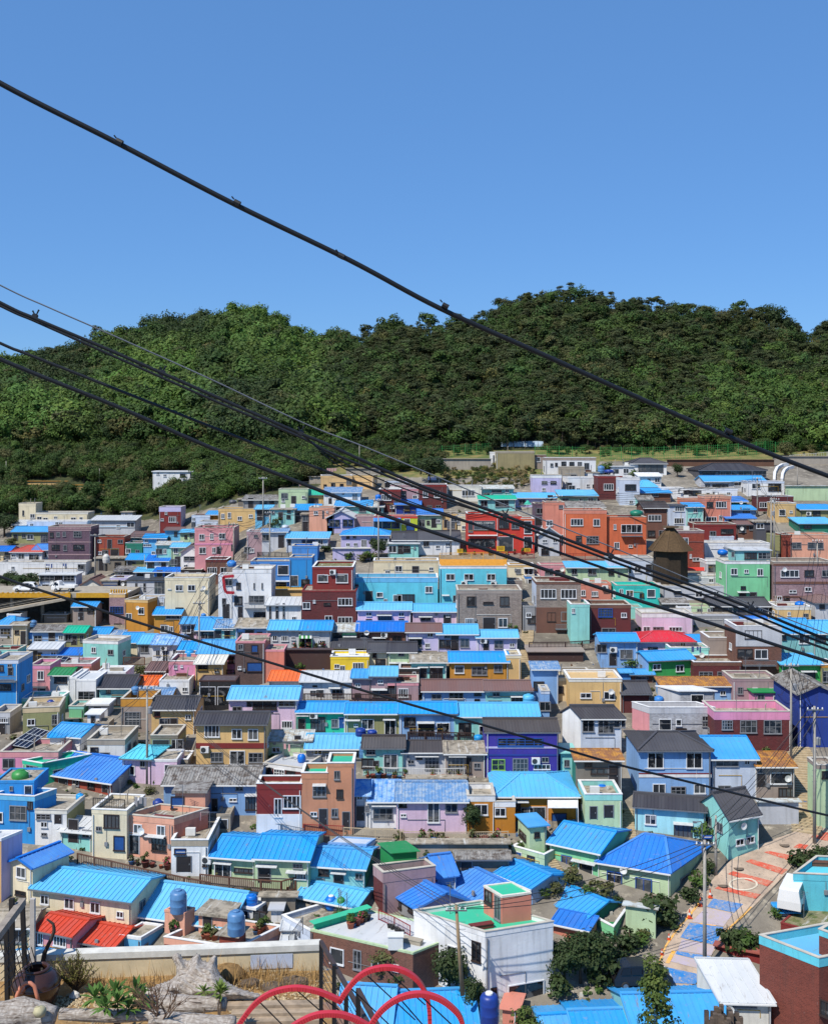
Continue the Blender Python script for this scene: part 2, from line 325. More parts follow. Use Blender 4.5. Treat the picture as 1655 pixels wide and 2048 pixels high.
def forest(pts,name):
    """one wood of many trees: points carrying kind, size, turn and leaf colour, grown by geometry nodes"""
    fm,t,b=newmat('forest_leaves'); a1=t.nodes.new('ShaderNodeAttribute'); a1.attribute_name='tint'; a2=t.nodes.new('ShaderNodeAttribute'); a2.attribute_type='INSTANCER'; a2.attribute_name='leafcol'
    col=mixn(t,'MULTIPLY',1.0,a1.outputs['Color'],a2.outputs['Color']); t.links.new(col,b.inputs['Base Color']); b.inputs['Roughness'].default_value=.7; b.inputs['Specular IOR Level'].default_value=.2
    tl=t.nodes.new('ShaderNodeBsdfTranslucent'); t.links.new(col,tl.inputs[0]); mx=t.nodes.new('ShaderNodeMixShader'); mx.inputs[0].default_value=.28; t.links.new(b.outputs[0],mx.inputs[1]); t.links.new(tl.outputs[0],mx.inputs[2]); t.links.new(mx.outputs[0],t.nodes['Material Output'].inputs[0])
    co=bpy.data.collections.new('forest_tree_kinds'); ZT=[]
    for i in range(9):
        if i<4: V,C=crown_np(500+i,1000,2.4+.2*i,1.8+.15*i,.24,15+3*i,.85); zc=2.5; th=.12
        elif i<5: V,C=crown_np(500+i,900,1.9,2.4,.24,16,.9); zc=3.2; th=.12
        else: V,C=crown_np(500+i,850,2.0,2.0,.21,22,.5,asp=2.0,shape='pine' if i%2 else 'round'); V[...,2]*=.8; zc=3.9; th=.13
        V=V+np.array([0,0,zc],np.float32); ZT.append(float(V[...,2].max())); me=leaf_mesh('forest_tree',V,C,[fm,BARK])
        import bmesh
        bm=bmesh.new(); bm.from_mesh(me); r_=random.Random(i); q=[]
        m=MB(); m.tube([(0,0,-1.5),(r_.uniform(-.1,.1),0,zc*.5),(r_.uniform(-.3,.3),r_.uniform(-.3,.3),zc+.8)],th,5,r1=th*.4)
        vs_=[bm.verts.new(p) for p in m.v]
        for f in m.f:
            fc=bm.faces.new([vs_[k] for k in f]); fc.material_index=1
        bm.to_mesh(me); bm.free(); o=bpy.data.objects.new('forest_tree_%02d'%i,me); co.objects.link(o)
    me=bpy.data.meshes.new(name); me.from_pydata([tuple(p[0]) for p in pts],[],[])
    idx=[];scl=[];rot=[];colr=[]
    for p,hm,kind,tint in pts:
        k=rnd.choice([5,6,7,8]) if kind=='pine' else rnd.choice([0,1,2,3,4]); s=hm/ZT[k]; w_=rnd.uniform(.85,1.25); idx.append(k); scl+=[s*w_,s*w_,s]; rot+=[rnd.uniform(-.08,.08),rnd.uniform(-.08,.08),rnd.random()*6.28]; g=GREENS[kind]; colr+=[g[0]*tint[0],g[1]*tint[1],g[2]*tint[2],1]
    me.attributes.new('kind_index','INT','POINT').data.foreach_set('value',idx); me.attributes.new('size','FLOAT_VECTOR','POINT').data.foreach_set('vector',scl); me.attributes.new('turn','FLOAT_VECTOR','POINT').data.foreach_set('vector',rot); me.attributes.new('leafcol','FLOAT_COLOR','POINT').data.foreach_set('color',colr)
    o=link(name,me); g=bpy.data.node_groups.new('grow_forest','GeometryNodeTree'); g.interface.new_socket('Geometry',in_out='INPUT',socket_type='NodeSocketGeometry'); g.interface.new_socket('Geometry',in_out='OUTPUT',socket_type='NodeSocketGeometry')
    N=g.nodes.new; gi=N('NodeGroupInput'); go_=N('NodeGroupOutput'); ci=N('GeometryNodeCollectionInfo'); ci.inputs['Collection'].default_value=co; ci.inputs['Separate Children'].default_value=True; ci.inputs['Reset Children'].default_value=True
    ip=N('GeometryNodeInstanceOnPoints'); ip.inputs['Pick Instance'].default_value=True
    def na(n,ty):
        x=N('GeometryNodeInputNamedAttribute'); x.data_type=ty; x.inputs[0].default_value=n; return x.outputs[0]
    L=g.links.new; L(gi.outputs[0],ip.inputs['Points']); L(ci.outputs[0],ip.inputs['Instance']); L(na('kind_index','INT'),ip.inputs['Instance Index']); L(na('turn','FLOAT_VECTOR'),ip.inputs['Rotation']); L(na('size','FLOAT_VECTOR'),ip.inputs['Scale']); L(ip.outputs[0],go_.inputs[0])
    md=o.modifiers.new('grow','NODES'); md.node_group=g; return tag(o,kind='stuff')
# ---------------------------------------------------------------- windows, doors and fittings
_W={}
KIND={'w':(FRW,1,0),'W':(FRW,3,0),'s':(FRW,1,0),'k':(FRD,1,0),'K':(FRD,3,0),'y':(FRG,1,0),'Y':(FRG,2,1),'D':(FRW,1,0),'g':(FRG,3,2),'t':(FRG,0,0),'v':(FRD,0,0),'b':(FRBR,3,0),'l':(FRLIME,1,1),'u':(FRNB,1,0),'f':(FRW,0,0),'x':(FRW,0,0),'m':(FRNB,4,2)}
DEF={'w':(1.3,1.1),'W':(2.2,1.15),'s':(.7,.6),'k':(1.25,1.05),'K':(2.4,1.2),'D':(1.8,2.0),'g':(1.3,1.1),'t':(.35,1.5),'v':(1.2,1.1),'b':(1.4,1.2),'l':(1.3,1.2),'u':(1.2,1.2),'d':(.95,2.0),'e':(.95,2.0),'o':(1.0,1.8),'a':(.85,.62),'n':(1.7,.16),'f':(1.2,1.1),'x':(1.2,1.2),'m':(2.2,1.6),'r':(1.6,1.0)}
def winmesh(k,w,h):
    key=(k,w,h)
    if key in _W: return _W[key]
    fr,nv,nh=KIND[k]; f=MB(); t=.075 if min(w,h)>.5 else .05
    a,b=-w/2,w/2; c,d=-h/2,h/2; y0,y1=-.07,.03
    f.box((a,y0,d-t),(b,y1,d)); f.box((a-.03,y0-.05,c-.04),(b+.03,y1,c+t)); f.box((a,y0+.003,c+t),(a+t,y1,d-t)); f.box((b-t,y0+.003,c+t),(b,y1,d-t))
    for i in range(nv):
        x=a+w*(i+1)/(nv+1); f.box((x-.03,y0+.02,c+t),(x+.03,y1,d-t))
    for i in range(nh):
        z=c+h*(i+1)/(nh+1); f.box((a+t,y0+.024,z-.02),(b-t,y1,z+.02))
    if k=='x':
        for sgn in (1,-1):
            for q in (-1,1): f.bar((a/2*(1)+q*w/4+ -a/2*1 -w/4*0 - w/8*1*sgn,-.06,c*sgn*1),(q*w/4 + w/8*sgn,-.06,d*sgn),.06,.03,upv=(0,1,0))
    p=MB(); p.add([(a+t*.5,-.012,c+t*.5),(b-t*.5,-.012,c+t*.5),(b-t*.5,-.012,d-t*.5),(a+t*.5,-.012,d-t*.5)],[(0,1,2,3)])
    _W[key]=(f.mesh('window',fr),p.mesh('pane',DOORB if k=='v' else GL)); return _W[key]
def fitting(E,k,pos,rz,w,h,extra=None):
    if k in 'kK' and (int(pos[0]*7)+int(E.location.x*3))%5<3: k={'k':'y','K':'Y'}[k]
    w=max(.2,round(w,1)); h=max(.12,round(h*10)/10 if h>.3 else .15)
    if k in KIND:
        f,p=winmesh(k,w,h); o=link('sliding_door' if k=='D' else 'window',f,E,pos,rz); q=link('pane',p,o); return o
    key=(k,w,h,extra)
    if key not in _W:
        m=MB()
        if k in 'deo':
            dm={'d':DOORD,'e':DOORB,'o':_M['glass']}[k]  # open doorways get a dark glass panel for the shade inside
            m.box((-w/2-.06,-.05,-h/2),(-w/2,.02,h/2+.06),1); m.box((w/2,-.05,-h/2),(w/2+.06,.02,h/2+.06),1); m.box((-w/2,-.05,h/2),(w/2,.02,h/2+.06),1)
            m.box((-w/2,-.02,-h/2),(w/2,.02,h/2),0)
            if k!='o': m.box((-w/2+.14,-.032,.1),(w/2-.14,.0,h/2-.16),0); m.box((w/2-.16,-.08,-.06),(w/2-.1,-.02,.06),1)
            _W[key]=m.mesh('door',[dm,FRW if k!='d' else FRG])
        elif k=='a':
            m.box((-w/2,-.34,-h/2),(w/2,-.02,h/2),0); m.lathe([(.0,0),(h*.40,0),(h*.42,.012),(h*.30,.02),(.0,.02)],14,mi=1)
            n=14*5; o=len(m.v)-n
            for i in range(o,len(m.v)):
                x,y,z=m.v[i]; m.v[i]=(x-w*.14,-.342-z,y)
            m.bar((-w/2+.08,-.3,-h/2-.05),(-w/2+.08,.0,-h/2-.05),.05,.09,2); m.bar((w/2-.08,-.3,-h/2-.05),(w/2-.08,.0,-h/2-.05),.05,.09,2)
            _W[key]=m.mesh('air_conditioner',[WHITEP,pm('fan_dark',(60,62,64),.5),FRG])
        elif k=='n':
            m.add([(-w/2,-.45,-.04),(w/2,-.45,-.04),(w/2,0,.07),(-w/2,0,.07),(-w/2,-.45,-.075),(w/2,-.45,-.075),(w/2,0,.03),(-w/2,0,.03)],[(0,1,2,3),(7,6,5,4),(0,4,5,1),(0,3,7,4),(1,5,6,2)])
            for sx in (-w/2+.05,w/2-.05): m.bar((sx,-.4,-.06),(sx,0,-.3),.025,.025)
            _W[key]=m.mesh('awning',pm('hood_grey',(205,208,208),.6,var=.3))
        elif k=='r':
            m.box((-w/2,-.7,h/2-.05),(w/2,-.66,h/2)); m.box((-w/2,-.7,-h/2),(w/2,-.66,-h/2+.05)); m.box((-w/2,-.7,-h/2-.1),(w/2,.0,-h/2))
            i=0
            while i*.14<=w: m.box((-w/2+i*.14*.999,-.695,-h/2+.05),(-w/2+i*.14*.999+.03,-.665,h/2-.05)); i+=1
            _W[key]=m.mesh('balcony',METAL)
    return link({'a':'air_conditioner','n':'awning','r':'balcony'}.get(k,'door'),_W[key],E,pos,rz)
# ---------------------------------------------------------------- houses
import re
HOUSES=[]; _lab={}
RIB={'dk':.30,'dkb':.30,'brt':.30,'rroof2':.3,'asb':.26,'rust':.26,'blr':.3,'conc':0,'pale':.5,'wht':.6,'mossy':0}
class House: pass
def slab(mb,p00,p10,p11,p01,th=.09,rib=.45,ribh=.05,mi=0):
    """roof slope, p00-p10 along the eave, p01-p11 along the top; ribs run from eave to top"""
    P=[Vector(p) for p in (p00,p10,p11,p01)]
    nrm=(P[1]-P[0]).cross(P[3]-P[0]); 
    if nrm.z<0: P=[P[1],P[0],P[3],P[2]]; nrm=-nrm
    if (P[2]-P[3]).length<1e-4: mb.prism([P[0],P[1],P[2]],th,mi)
    else: mb.prism(P,th,mi)
    if rib:
        nrm.normalize(); W=(P[1]-P[0]).length; ux=(P[1]-P[0])/W
        a=(P[3]-P[0]).dot(ux); b=W-(P[2]-P[0]).dot(ux); n=max(1,int(W/rib))
        if a<0 or b<0 or (abs(a)+abs(b))<.3*W and abs(a+b)<.4: skew=True
        else: skew=False
        for i in range(n+1):
            u=W*i/n; u=min(max(u,.03),W-.03); s=u/W
            lo=P[0].lerp(P[1],s)
            if skew: hi=P[3].lerp(P[2],s)
            else:
                k=1.0
                if a>1e-3: k=min(k,u/a)
                if b>1e-3: k=min(k,(W-u)/b)
                yy=P[3]-P[0]-ux*a; hi=lo+yy*k
            if (hi-lo).length>.1: mb.bar(lo+nrm*ribh*.4,hi+nrm*ribh*.4,.055,ribh,mi,upv=nrm)
_tok=re.compile(r'([<>]?)([a-zA-Z]?)(-?\d+),(-?\d+)(?:,(\d+),(\d+))?')
def h(t,x0,x1,yt,yb,wall,roof,wins='',label=None,dep=6.0,sl=None,sr=None,bl=None,br=None,on=None,ov=.3,name='house',cat='house',yaw=None,part=None,fo=2.5,det=True,dd=0,band=None):
    if isinstance(t,str) and t[0] in 'ab' and roof[0] in 'FL' and not(bl or br or on) and dep>3: dep=max(3,dep*.6)
    tl=T[t] if isinstance(t,str) else t; H=House(); 
    if isinstance(yt,tuple): ytl,ytr=yt
    else: ytl=ytr=yt
    X0,YL=tl(x0,ytl); X1,YR=tl(x1,ytr); Yb=tl(0,yb)[1]
    zon=on.zw if on else None
    def dn_at(px): return F*(CZ-zon)/(Yb-HY) if on else D(px,Yb)+dd
    if yaw is not None:
        y_=R(yaw); near=0 if yaw>0 else 1
        t0,t1=(X0-CX)/F,(X1-CX)/F; dn=dn_at((X0,X1)[near])
        if near==0: A=Vector((t0*dn,dn)); w=(t1*A.y-A.x)/(math.cos(y_)-t1*math.sin(y_)); B=A+w*Vector((math.cos(y_),math.sin(y_)))
        else: B=Vector((t1*dn,dn)); w=(B.x-t0*B.y)/(math.cos(y_)-t0*math.sin(y_)); A=B-w*Vector((math.cos(y_),math.sin(y_)))
        Yn=YL if near==0 else YR
    else:
        if YL==YR: dL=dR=dn=min(dn_at(X0),dn_at((X0+X1)/2),dn_at(X1)); Yn=YL
        elif YL>YR: dL=dn_at(X0); dR=dL*(YL-HY)/(YR-HY); dn=dL; Yn=YL
        else: dR=dn_at(X1); dL=dR*(YR-HY)/(YL-HY); dn=dR; Yn=YR
        A=Vector(((X0-CX)/F*dL,dL)); B=Vector(((X1-CX)/F*dR,dR))
    zb=CZ-(Yb-HY)/F*dn; Ht=(Yb-Yn)/F*dn; w=(B-A).length; ang=math.atan2(B.y-A.y,B.x-A.x)
    ca,sa=math.cos(ang),math.sin(ang)
    loc=lambda p:(( p.x-A.x)*ca+(p.y-A.y)*sa, -(p.x-A.x)*sa+(p.y-A.y)*ca)
    V=Vector((0,dep))
    for q,base in ((bl,A),(br,B)):
        if q:
            qx,qy=tl(*q); dq=F*(CZ-(zb+Ht))/(qy-HY); p=Vector(((qx-CX)/F*dq,dq)); l=loc(p); l0=loc(base); V=Vector((l[0]-l0[0],l[1]-l0[1]))
            if V.y<.5: print('WARN side',label,V); V=Vector((0,dep))
    dep=V.length
    if part:
        E=empty(part,(0,0,0),0,on.E); la=on.E.rotation_euler[2]; p0=on.E.location; c_,s_=math.cos(la),math.sin(la)
        dx,dy=A.x-p0.x,A.y-p0.y; E.location=(dx*c_+dy*s_,-dx*s_+dy*c_,zb-p0.z); E.rotation_euler=(0,0,ang-la)
    else: E=empty(name,(A.x,A.y,zb),ang)
    H.E=E;H.A=A;H.B=B;H.w=w;H.H=Ht;H.V=V;H.ang=ang;H.zb=zb;H.w_=w
    vx,vy=V
    if on: fo=0.02
    r=roof.split(); rk=r[0]
    mats=[wallmat(wall),wallmat(sl or wall),wallmat(sr or wall)]
    mb=MB(); f0=-fo
    b4=[(0,0),(w,0),(w+vx,vy),(vx,vy)]
    P=lambda u,v,z:(u+v*vx,v*vy,z)
    def ztop_px(ry,u,v):                          # height that puts local point (u,v) on photo row ry
        Ry=tl(0,ry)[1]; lx,ly=u+v*vx,v*vy; wy=A.y+lx*sa+ly*ca; return CZ-(Ry-HY)/F*wy-zb
    hw=Ht; H.zw=zb+Ht
    rmc=r[2] if rk in 'GSEH' and len(r)>2 else None
    uo=0.0 if YL>=YR else w
    if rk in('F',):
        trim=r[1] if len(r)>1 else wall; floor=r[2] if len(r)>2 else 'conc'; ph=float(r[3]) if len(r)>3 else .55
        hw=Ht-ph; H.zw=zb+hw+.05
    if rk in 'GESH':
        ry=float(r[1])
    uo=0.0 if YL>=YR else w
    if rk in 'GHS' and not (bl or br):            # keep believable roof pitches: shorten the depth where the ridge would sink
        hf=.5 if rk!='S' else 1.0; wy0=A.y+(0 if uo==0 else w*sa); Ry=tl(0,ry)[1]; c0=CZ-(Ry-HY)/F*wy0-zb-Ht; s_=(Ry-HY)/F*ca
        run=dep*hf; p_=(c0-s_*run)/run; lo,hi_=(.24,.62) if rk!='S' else (.13,.5)
        if c0>0 and not lo<=p_<=hi_:
            run=min(max(c0/((lo if p_<lo else hi_)+s_),1.2),6.0); dep=run/hf; V=Vector((0,dep)); vx,vy=V
            b4=[(0,0),(w,0),(w+vx,vy),(vx,vy)]; H.V=V
    def walls(tops):
        mb.add([(*b4[i],f0) for i in range(4)]+tops,[(0,1,5,4)],0); o=len(mb.v)-8
        mb.f+=[(o+1,o+2,o+6,o+5)]; mb.m+=[2]; mb.f+=[(o+2,o+3,o+7,o+6)]; mb.m+=[0]; mb.f+=[(o+3,o,o+4,o+7)]; mb.m+=[1]
        mb.f+=[(o+4,o+5,o+6,o+7)]; mb.m+=[0]
    rm=MB(); cap=MB()
    if rk=='F':
        walls([(*q,hw) for q in b4]); mb.build('wall',mats,E)
        pr=MB(); th=.16; o_=.025
        def ring(a,b_):  # outward/inward offset corners
            ux=Vector((vx,vy)).normalized(); 
            s=lambda du,dv:(du,dv)
            return [(0-a-ux.x*a,0-a*1.0),(w+a-ux.x*a,-a),(w+vx+a+ux.x*a,vy+a),(vx-a+ux.x*a,vy+a)]
        out=ring(o_,0); inn=ring(-th,0)
        for i in range(4):
            j=(i+1)%4; q=[out[i],out[j],inn[j],inn[i]]
            pr.add([(*p,hw-.03) for p in q]+[(*p,Ht) for p in q],[(0,1,5,4),(1,2,6,5),(2,3,7,6),(3,0,4,7),(4,5,6,7)],0)
        po=pr.build('parapet',wallmat(trim) if trim in COL or trim in BRICK else wallmat(wall),E)
        if ph>.25:
            cp=MB(); oo=ring(o_+.035,0); ii=ring(-th-.035,0)
            for i in range(4):
                j=(i+1)%4; q=[oo[i],oo[j],ii[j],ii[i]]; cp.add([(*p,Ht+.002) for p in q]+[(*p,Ht+.06) for p in q],[(0,1,5,4),(1,2,6,5),(2,3,7,6),(3,0,4,7),(4,5,6,7),(3,2,1,0)],0)
            cp.build('coping',CONCL if (int(X0)+int(Yb))%3 else wallmat('white'),po)
        fl=MB(); fl.prism([(*p,hw+.05) for p in ring(-th-.003,0)],.08); fl.build('roof',roofmat(floor),E)
    elif rk=='L':
        walls([(*q,Ht) for q in b4]); mb.build('wall',mats,E); c=r[1] if len(r)>1 else 'conc'; a=.25; th=float(r[2]) if len(r)>2 else .2
        rm.prism([(-a,-a,Ht+th),(w+a,-a,Ht+th),(w+vx+a,vy+a,Ht+th),(vx-a,vy+a,Ht+th)],th-.004); rm.build('roof',roofmat(c) if c in COL else wallmat(c),E); H.zw=zb+Ht+th
    elif rk=='G' or rk=='H':
        zr=ztop_px(ry,uo,.5); rise=zr-Ht
        if rise<.25 or rise>3.2: print('WARN rise %.2f'%rise,label)
        rise=min(max(rise,.25),3.2); zr=Ht+rise; a=ov/dep; so=.18; ze=Ht-rise*2*a; rib=RIB.get(rmc,.42)
        if rk=='G':
            walls([(*q,Ht) for q in b4])
            for u,mi in ((0,1),(w,2)): mb.add([P(u,0,Ht),P(u,1,Ht),P(u,.5,zr)],[(0,1,2)],mi)
            mb.build('wall',mats,E)
            g=.06
            slab(rm,P(-so,-a,ze+g),P(w+so,-a,ze+g),P(w+so,.5,zr+g),P(-so,.5,zr+g),rib=rib); slab(rm,P(w+so,1+a,ze+g),P(-so,1+a,ze+g),P(-so,.5,zr+g+.003),P(w+so,.5,zr+g+.003),rib=rib)
            cap.bar(P(-so-.02,.5,zr+g+.04),P(w+so+.02,.5,zr+g+.04),.3,.1 if rmc not in('dk','dkb','rroof2') else .26)
            for u in (-so,w+so): cap.bar(P(u,-a,ze+g),P(u,.5,zr+g),.1,.14)
        else:
            walls([(*q,Ht) for q in b4]); mb.build('wall',mats,E); hi=min(w*.35,dep*.42); g=.06
            A0,A1,A2,A3=P(-so,-a,ze+g),P(w+so,-a,ze+g),P(w+so,1+a,ze+g),P(-so,1+a,ze+g); R0,R1=P(hi,.5,zr+g),P(w-hi,.5,zr+g)
            slab(rm,A0,A1,R1,R0,rib=rib); slab(rm,A2,A3,R0,R1,rib=rib); slab(rm,A1,A2,R1,R1,rib=rib); slab(rm,A3,A0,R0,R0,rib=rib)
            k=.22 if rmc in('dk','dkb') else .1
            cap.bar(R0,R1,.28,k+.06)
            for p,q in ((A0,R0),(A1,R1),(A2,R1),(A3,R0)): cap.bar(p,q,.24,k)
        ro=rm.build('roof',roofmat(rmc),E); cap.build('ridge_cap',roofmat(rmc),ro)
    elif rk=='S':
        zr=ztop_px(ry,uo,1.0); rise=zr-Ht
        if rise<-.1 or rise>3.2: print('WARN rise %.2f'%rise,label)
        rise=min(max(rise,.12),3.2); zr=Ht+rise; a=ov/dep; so=.18; rib=RIB.get(rmc,.42); g=.06
        walls([(0,0,Ht),(w,0,Ht),(w+vx,vy,zr),(vx,vy,zr)]); mb.build('wall',mats,E)
        slab(rm,P(-so,-a,Ht-rise*a+g),P(w+so,-a,Ht-rise*a+g),P(w+so,1.0,zr+g),P(-so,1.0,zr+g),rib=rib)
        ro=rm.build('roof',roofmat(rmc),E)
        for u in (-so,w+so): cap.bar(P(u,-a,Ht-rise*a+g),P(u,1,zr+g),.1,.14)
        cap.bar(P(-so,1,zr+g),P(w+so,1,zr+g),.16,.14); cap.build('roof_edge',roofmat(rmc),ro)
    elif rk=='E':
        zr=ztop_px(ry,w/2,0); rise=zr-Ht
        if rise<.2 or rise>3.2: print('WARN rise %.2f'%rise,label)
        rise=min(max(rise,.25),3.2); zr=Ht+rise; a=.3/dep; so=.28; rib=RIB.get(rmc,.42); g=.06; k=rise*2/w*so
        walls([(*q,Ht) for q in b4])
        for v in (0,1): mb.add([P(0,v,Ht),P(w,v,Ht),P(w/2,v,zr)],[(0,1,2)],0)
        mb.build('wall',mats,E)
        slab(rm,P(-so,1+a,Ht-k+g),P(-so,-a,Ht-k+g),P(w/2,-a,zr+g),P(w/2,1+a,zr+g),rib=rib); slab(rm,P(w+so,-a,Ht-k+g),P(w+so,1+a,Ht-k+g),P(w/2,1+a,zr+g+.003),P(w/2,-a,zr+g+.003),rib=rib)
        ro=rm.build('roof',roofmat(rmc),E)
        cap.bar(P(w/2,-a-.02,zr+g+.04),P(w/2,1+a+.02,zr+g+.04),.3,.1)
        for s_ in (0,1): cap.bar(P((-so,w+so)[s_],-a,Ht-k+g),P(w/2,-a,zr+g),.08,.16)
        cap.build('ridge_cap',roofmat(rmc),ro)
    if rk in 'GHS' and w>2:
        m=MB(); zg=(Ht-(rise*2 if rk!='S' else rise)*(ov/dep))-.03; yg=-ov-.06; m.bar((-.2-ov/dep*vx,yg,zg),(w+.2-ov/dep*vx,yg,zg),.11,.10); m.tube([(w-.1,yg,zg),(w-.1,-.08,zg-.35),(w-.1,-.08,-.5)],.04,5)
        m.build('gutter',WHITEP if (int(X0)+int(Yb))%3 else METAL,E)
    # fittings
    n=0; used_u=[]
    for tk in wins.split():
        sd,k,cx,cy,pw,phh=_tok.match(tk).groups(); k=k or 'k'
        X,Y=tl(int(cx),int(cy)); dr=Vector(((X-CX)/F,1.0)); 
        vang=math.atan2(vx,vy)
        if sd=='': nrm=Vector((sa,-ca)); P0=A; rz=0
        else:
            wv=Vector((vx*ca-vy*sa,vx*sa+vy*ca)).normalized(); nrm=Vector((wv.y,-wv.x)) ; P0=A if sd=='<' else B; rz=(-math.pi/2 if sd=='<' else math.pi/2)-vang
        tt=nrm.dot(P0)/nrm.dot(dr); hit=dr*tt; lx,ly=loc(hit); z=CZ-(Y-HY)/F*tt-zb
        kd,kh=DEF[k]
        if pw:
            g=abs(nrm.dot(dr.normalized())); ww=int(pw)/tl.k/F*tt/max(.35,g); wh=int(phh)/tl.k/F*tt
        else: ww,wh=kd,kh
        if k=='n': ww=ww; wh=.15
        if k=='a': ww,wh=.85,.62
        z=min(z,(hw if rk!='S' else Ht+1)-wh/2-.05) if sd=='' and rk not in 'E' else z
        fitting(E,k,(lx,ly,z),rz,ww,wh); n+=1; used_u.append((lx,ww)) if sd=='' else None
    if det and cat=='house' and not part and Ht>1.8 and w>2.4:   # lesser windows and vents that every such house has
        rr=random.Random(int(X0*11+Yb*17))
        for q in range(2):
            u=max((rr.uniform(.5,w-.5) for _ in range(9)),key=lambda u:min([abs(u-a)-b/2 for a,b in used_u]+[9]))
            if min([abs(u-a)-b/2 for a,b in used_u]+[9])>.85 and used_u:
                k=rr.choice('ssyn'); fitting(E,'s' if k=='n' else k,(u,0,min(hw*rr.uniform(.45,.72),hw-.75)),0,*rr.choice([(.6,.5),(.8,.7),(1.0,.9)])); used_u.append((u,.8))
        mid=(A+B)/2; side=1 if mid.x<(CX-CX)+0 else -1
        if dep>3.6 and rk in 'FLGS' and rr.random()<.6:
            va=math.atan2(vx,vy); rz_=(math.pi/2 if side>0 else -math.pi/2)-va; u0=w if side>0 else 0
            for f_ in ((.3,.68) if rr.random()<.5 else (.45,)): fitting(E,rr.choice('wysy'),(u0+f_*vx,f_*vy,hw*rr.choice([.5,.6,.66])),rz_,*rr.choice([(.9,.8),(1.1,.9),(.6,.5)]))
    for bd in (band or []):                       # courses and painted zones standing a little proud of the front
        zz=[]
        for yy in bd[:2]:
            Y=tl(0,yy)[1]; zz.append(CZ-(Y-HY)/F*(A.y if uo==0 else B.y)-zb)
        u0,u1=0,w
        if len(bd)>3:
            us=[]
            for xx in bd[3:5]:
                X=tl(xx,0)[0]; dr=Vector(((X-CX)/F,1)); n_=Vector((sa,-ca)); us.append(loc(dr*(n_.dot(A)/n_.dot(dr)))[0])
            u0,u1=us
        m=MB(); m.box((u0-.03,-.05,max(zz[1],-.4)),(u1+.03,.02,min(zz[0],Ht-.02))); m.build('wall_band',wallmat(bd[2]),E)
    if det and rk in 'FL' and not on and w>3 and dep>3:
        rr=random.Random(int(X0*3+Yb*5)); zf=H.zw-zb; pu=lambda:(rr.uniform(.12,.88),rr.uniform(.2,.85))
        for i in range(rr.choice([0,1,1,2,2,3])):
            u,v=pu(); x,y=u*w+v*vx,v*vy; m=MB(); k=rr.random()
            if k<.25:
                m.box((x-.42,y-.17,zf+.08),(x+.42,y+.17,zf+.7)); m.box((x-.36,y-.12,zf),(x+.36,y+.12,zf+.08)); m.build('air_conditioner',WHITEP,E)
            elif k<.5: m.tube([(x,y,zf),(x,y,zf+rr.uniform(.6,1.3)),(x+.12,y,zf+1.35)],.06,6); m.build('vent_pipe',METAL if rr.random()<.6 else CONC,E)
            elif k<.7:
                a=rr.uniform(.5,1.2); m.box((x-a,y-.25,zf),(x+a,y+.25,zf+.3)); m.box((x-a-.04,y-.29,zf+.3),(x+a+.04,y+.29,zf+.36)); m.build('roof_planter',rr.choice([CONC,WOODD,pm('plastic_maroon',(120,50,44),.6)]),E)
            elif k<.95:
                h_=rr.uniform(1.5,2.6); m.tube([(x,y,zf),(x,y,zf+h_)],.025,5)
                for q in range(5): m.bar((x-.35+q*.05,y,zf+h_-q*.14),(x+.35-q*.05,y,zf+h_-q*.14),.02,.02)
                m.build('antenna',METAL,E)
            else:
                m.tube([(x-1,y,zf),(x-1,y,zf+1.7)],.03,5); m.tube([(x+1,y,zf),(x+1,y,zf+1.7)],.03,5); m.tube([(x-1,y,zf+1.65),(x+1,y,zf+1.65)],.012,4)
                for q in range(rr.choice([2,3,4])): c=x-.8+q*.42+rr.uniform(-.08,.08); m.box((c-rr.uniform(.08,.17),y-.01,zf+rr.uniform(.8,1.25)),(c+rr.uniform(.08,.17),y+.015,zf+1.64),1)
                m.build('clothes_line',[METAL,rr.choice([pm('cloth_grey',(150,150,155),.9),pm('cloth_blue',(70,90,140),.9),pm('cloth_pink',(210,160,160),.9)])],E)
    if det and not part:
        rr=random.Random(int(X0*7+Yb*13))
        if rr.random()<.5 and w>2.5:
            m=MB(); z=hw*rr.uniform(.35,.8); u0=rr.uniform(.1,w*.4); u1=rr.uniform(w*.55,w-.1); m.tube([(u0,-.04,z),(u1,-.04,z),(u1,-.04,max(.1,z-rr.uniform(.5,1.8)))],.025,5); m.build('pipework',rr.choice([METAL,WHITEP,pm('gas_yellow',(210,170,60),.5)]),E)
        if rr.random()<.12 and w>3:
            m=MB(); u=rr.uniform(.4,w-.4); z=hw*rr.uniform(.6,.9); m.lathe([(.0,0),(.2,.02),(.3,.1),(.32,.12),(.0,.03)],12); m.v=[(u+a,-.3-c,z+b_) for a,b_,c in m.v]; m.bar((u,-.3,z),(u,.0,z-.2),.04,.04); m.build('satellite_dish',WHITEP,E)
        if rr.random()<.6:
            m=MB(); u=.15 if rr.random()<.5 else w-.15; m.tube([(u,-.07,-.6),(u,-.07,hw-.1)],.045,5); m.build('drainpipe',METAL if rr.random()<.5 else WHITEP,E)
        if rr.random()<.35 and w>3:
            m=MB(); u=rr.uniform(.3,w-.4); z=rr.uniform(1.0,1.5); m.box((u,-.14,z),(u+.28,.0,z+.36)); m.tube([(u+.14,-.05,z+.3),(u+.14,-.05,hw-.05)],.02,4); m.build('meter_box',FRG,E)
    if not part:
        tag(E,label,cat,'houses crowded on the hillside' if cat=='house' else None)
        if label in _lab: print('DUP label',label)
        _lab[label]=1
    HOUSES.append(H); return H
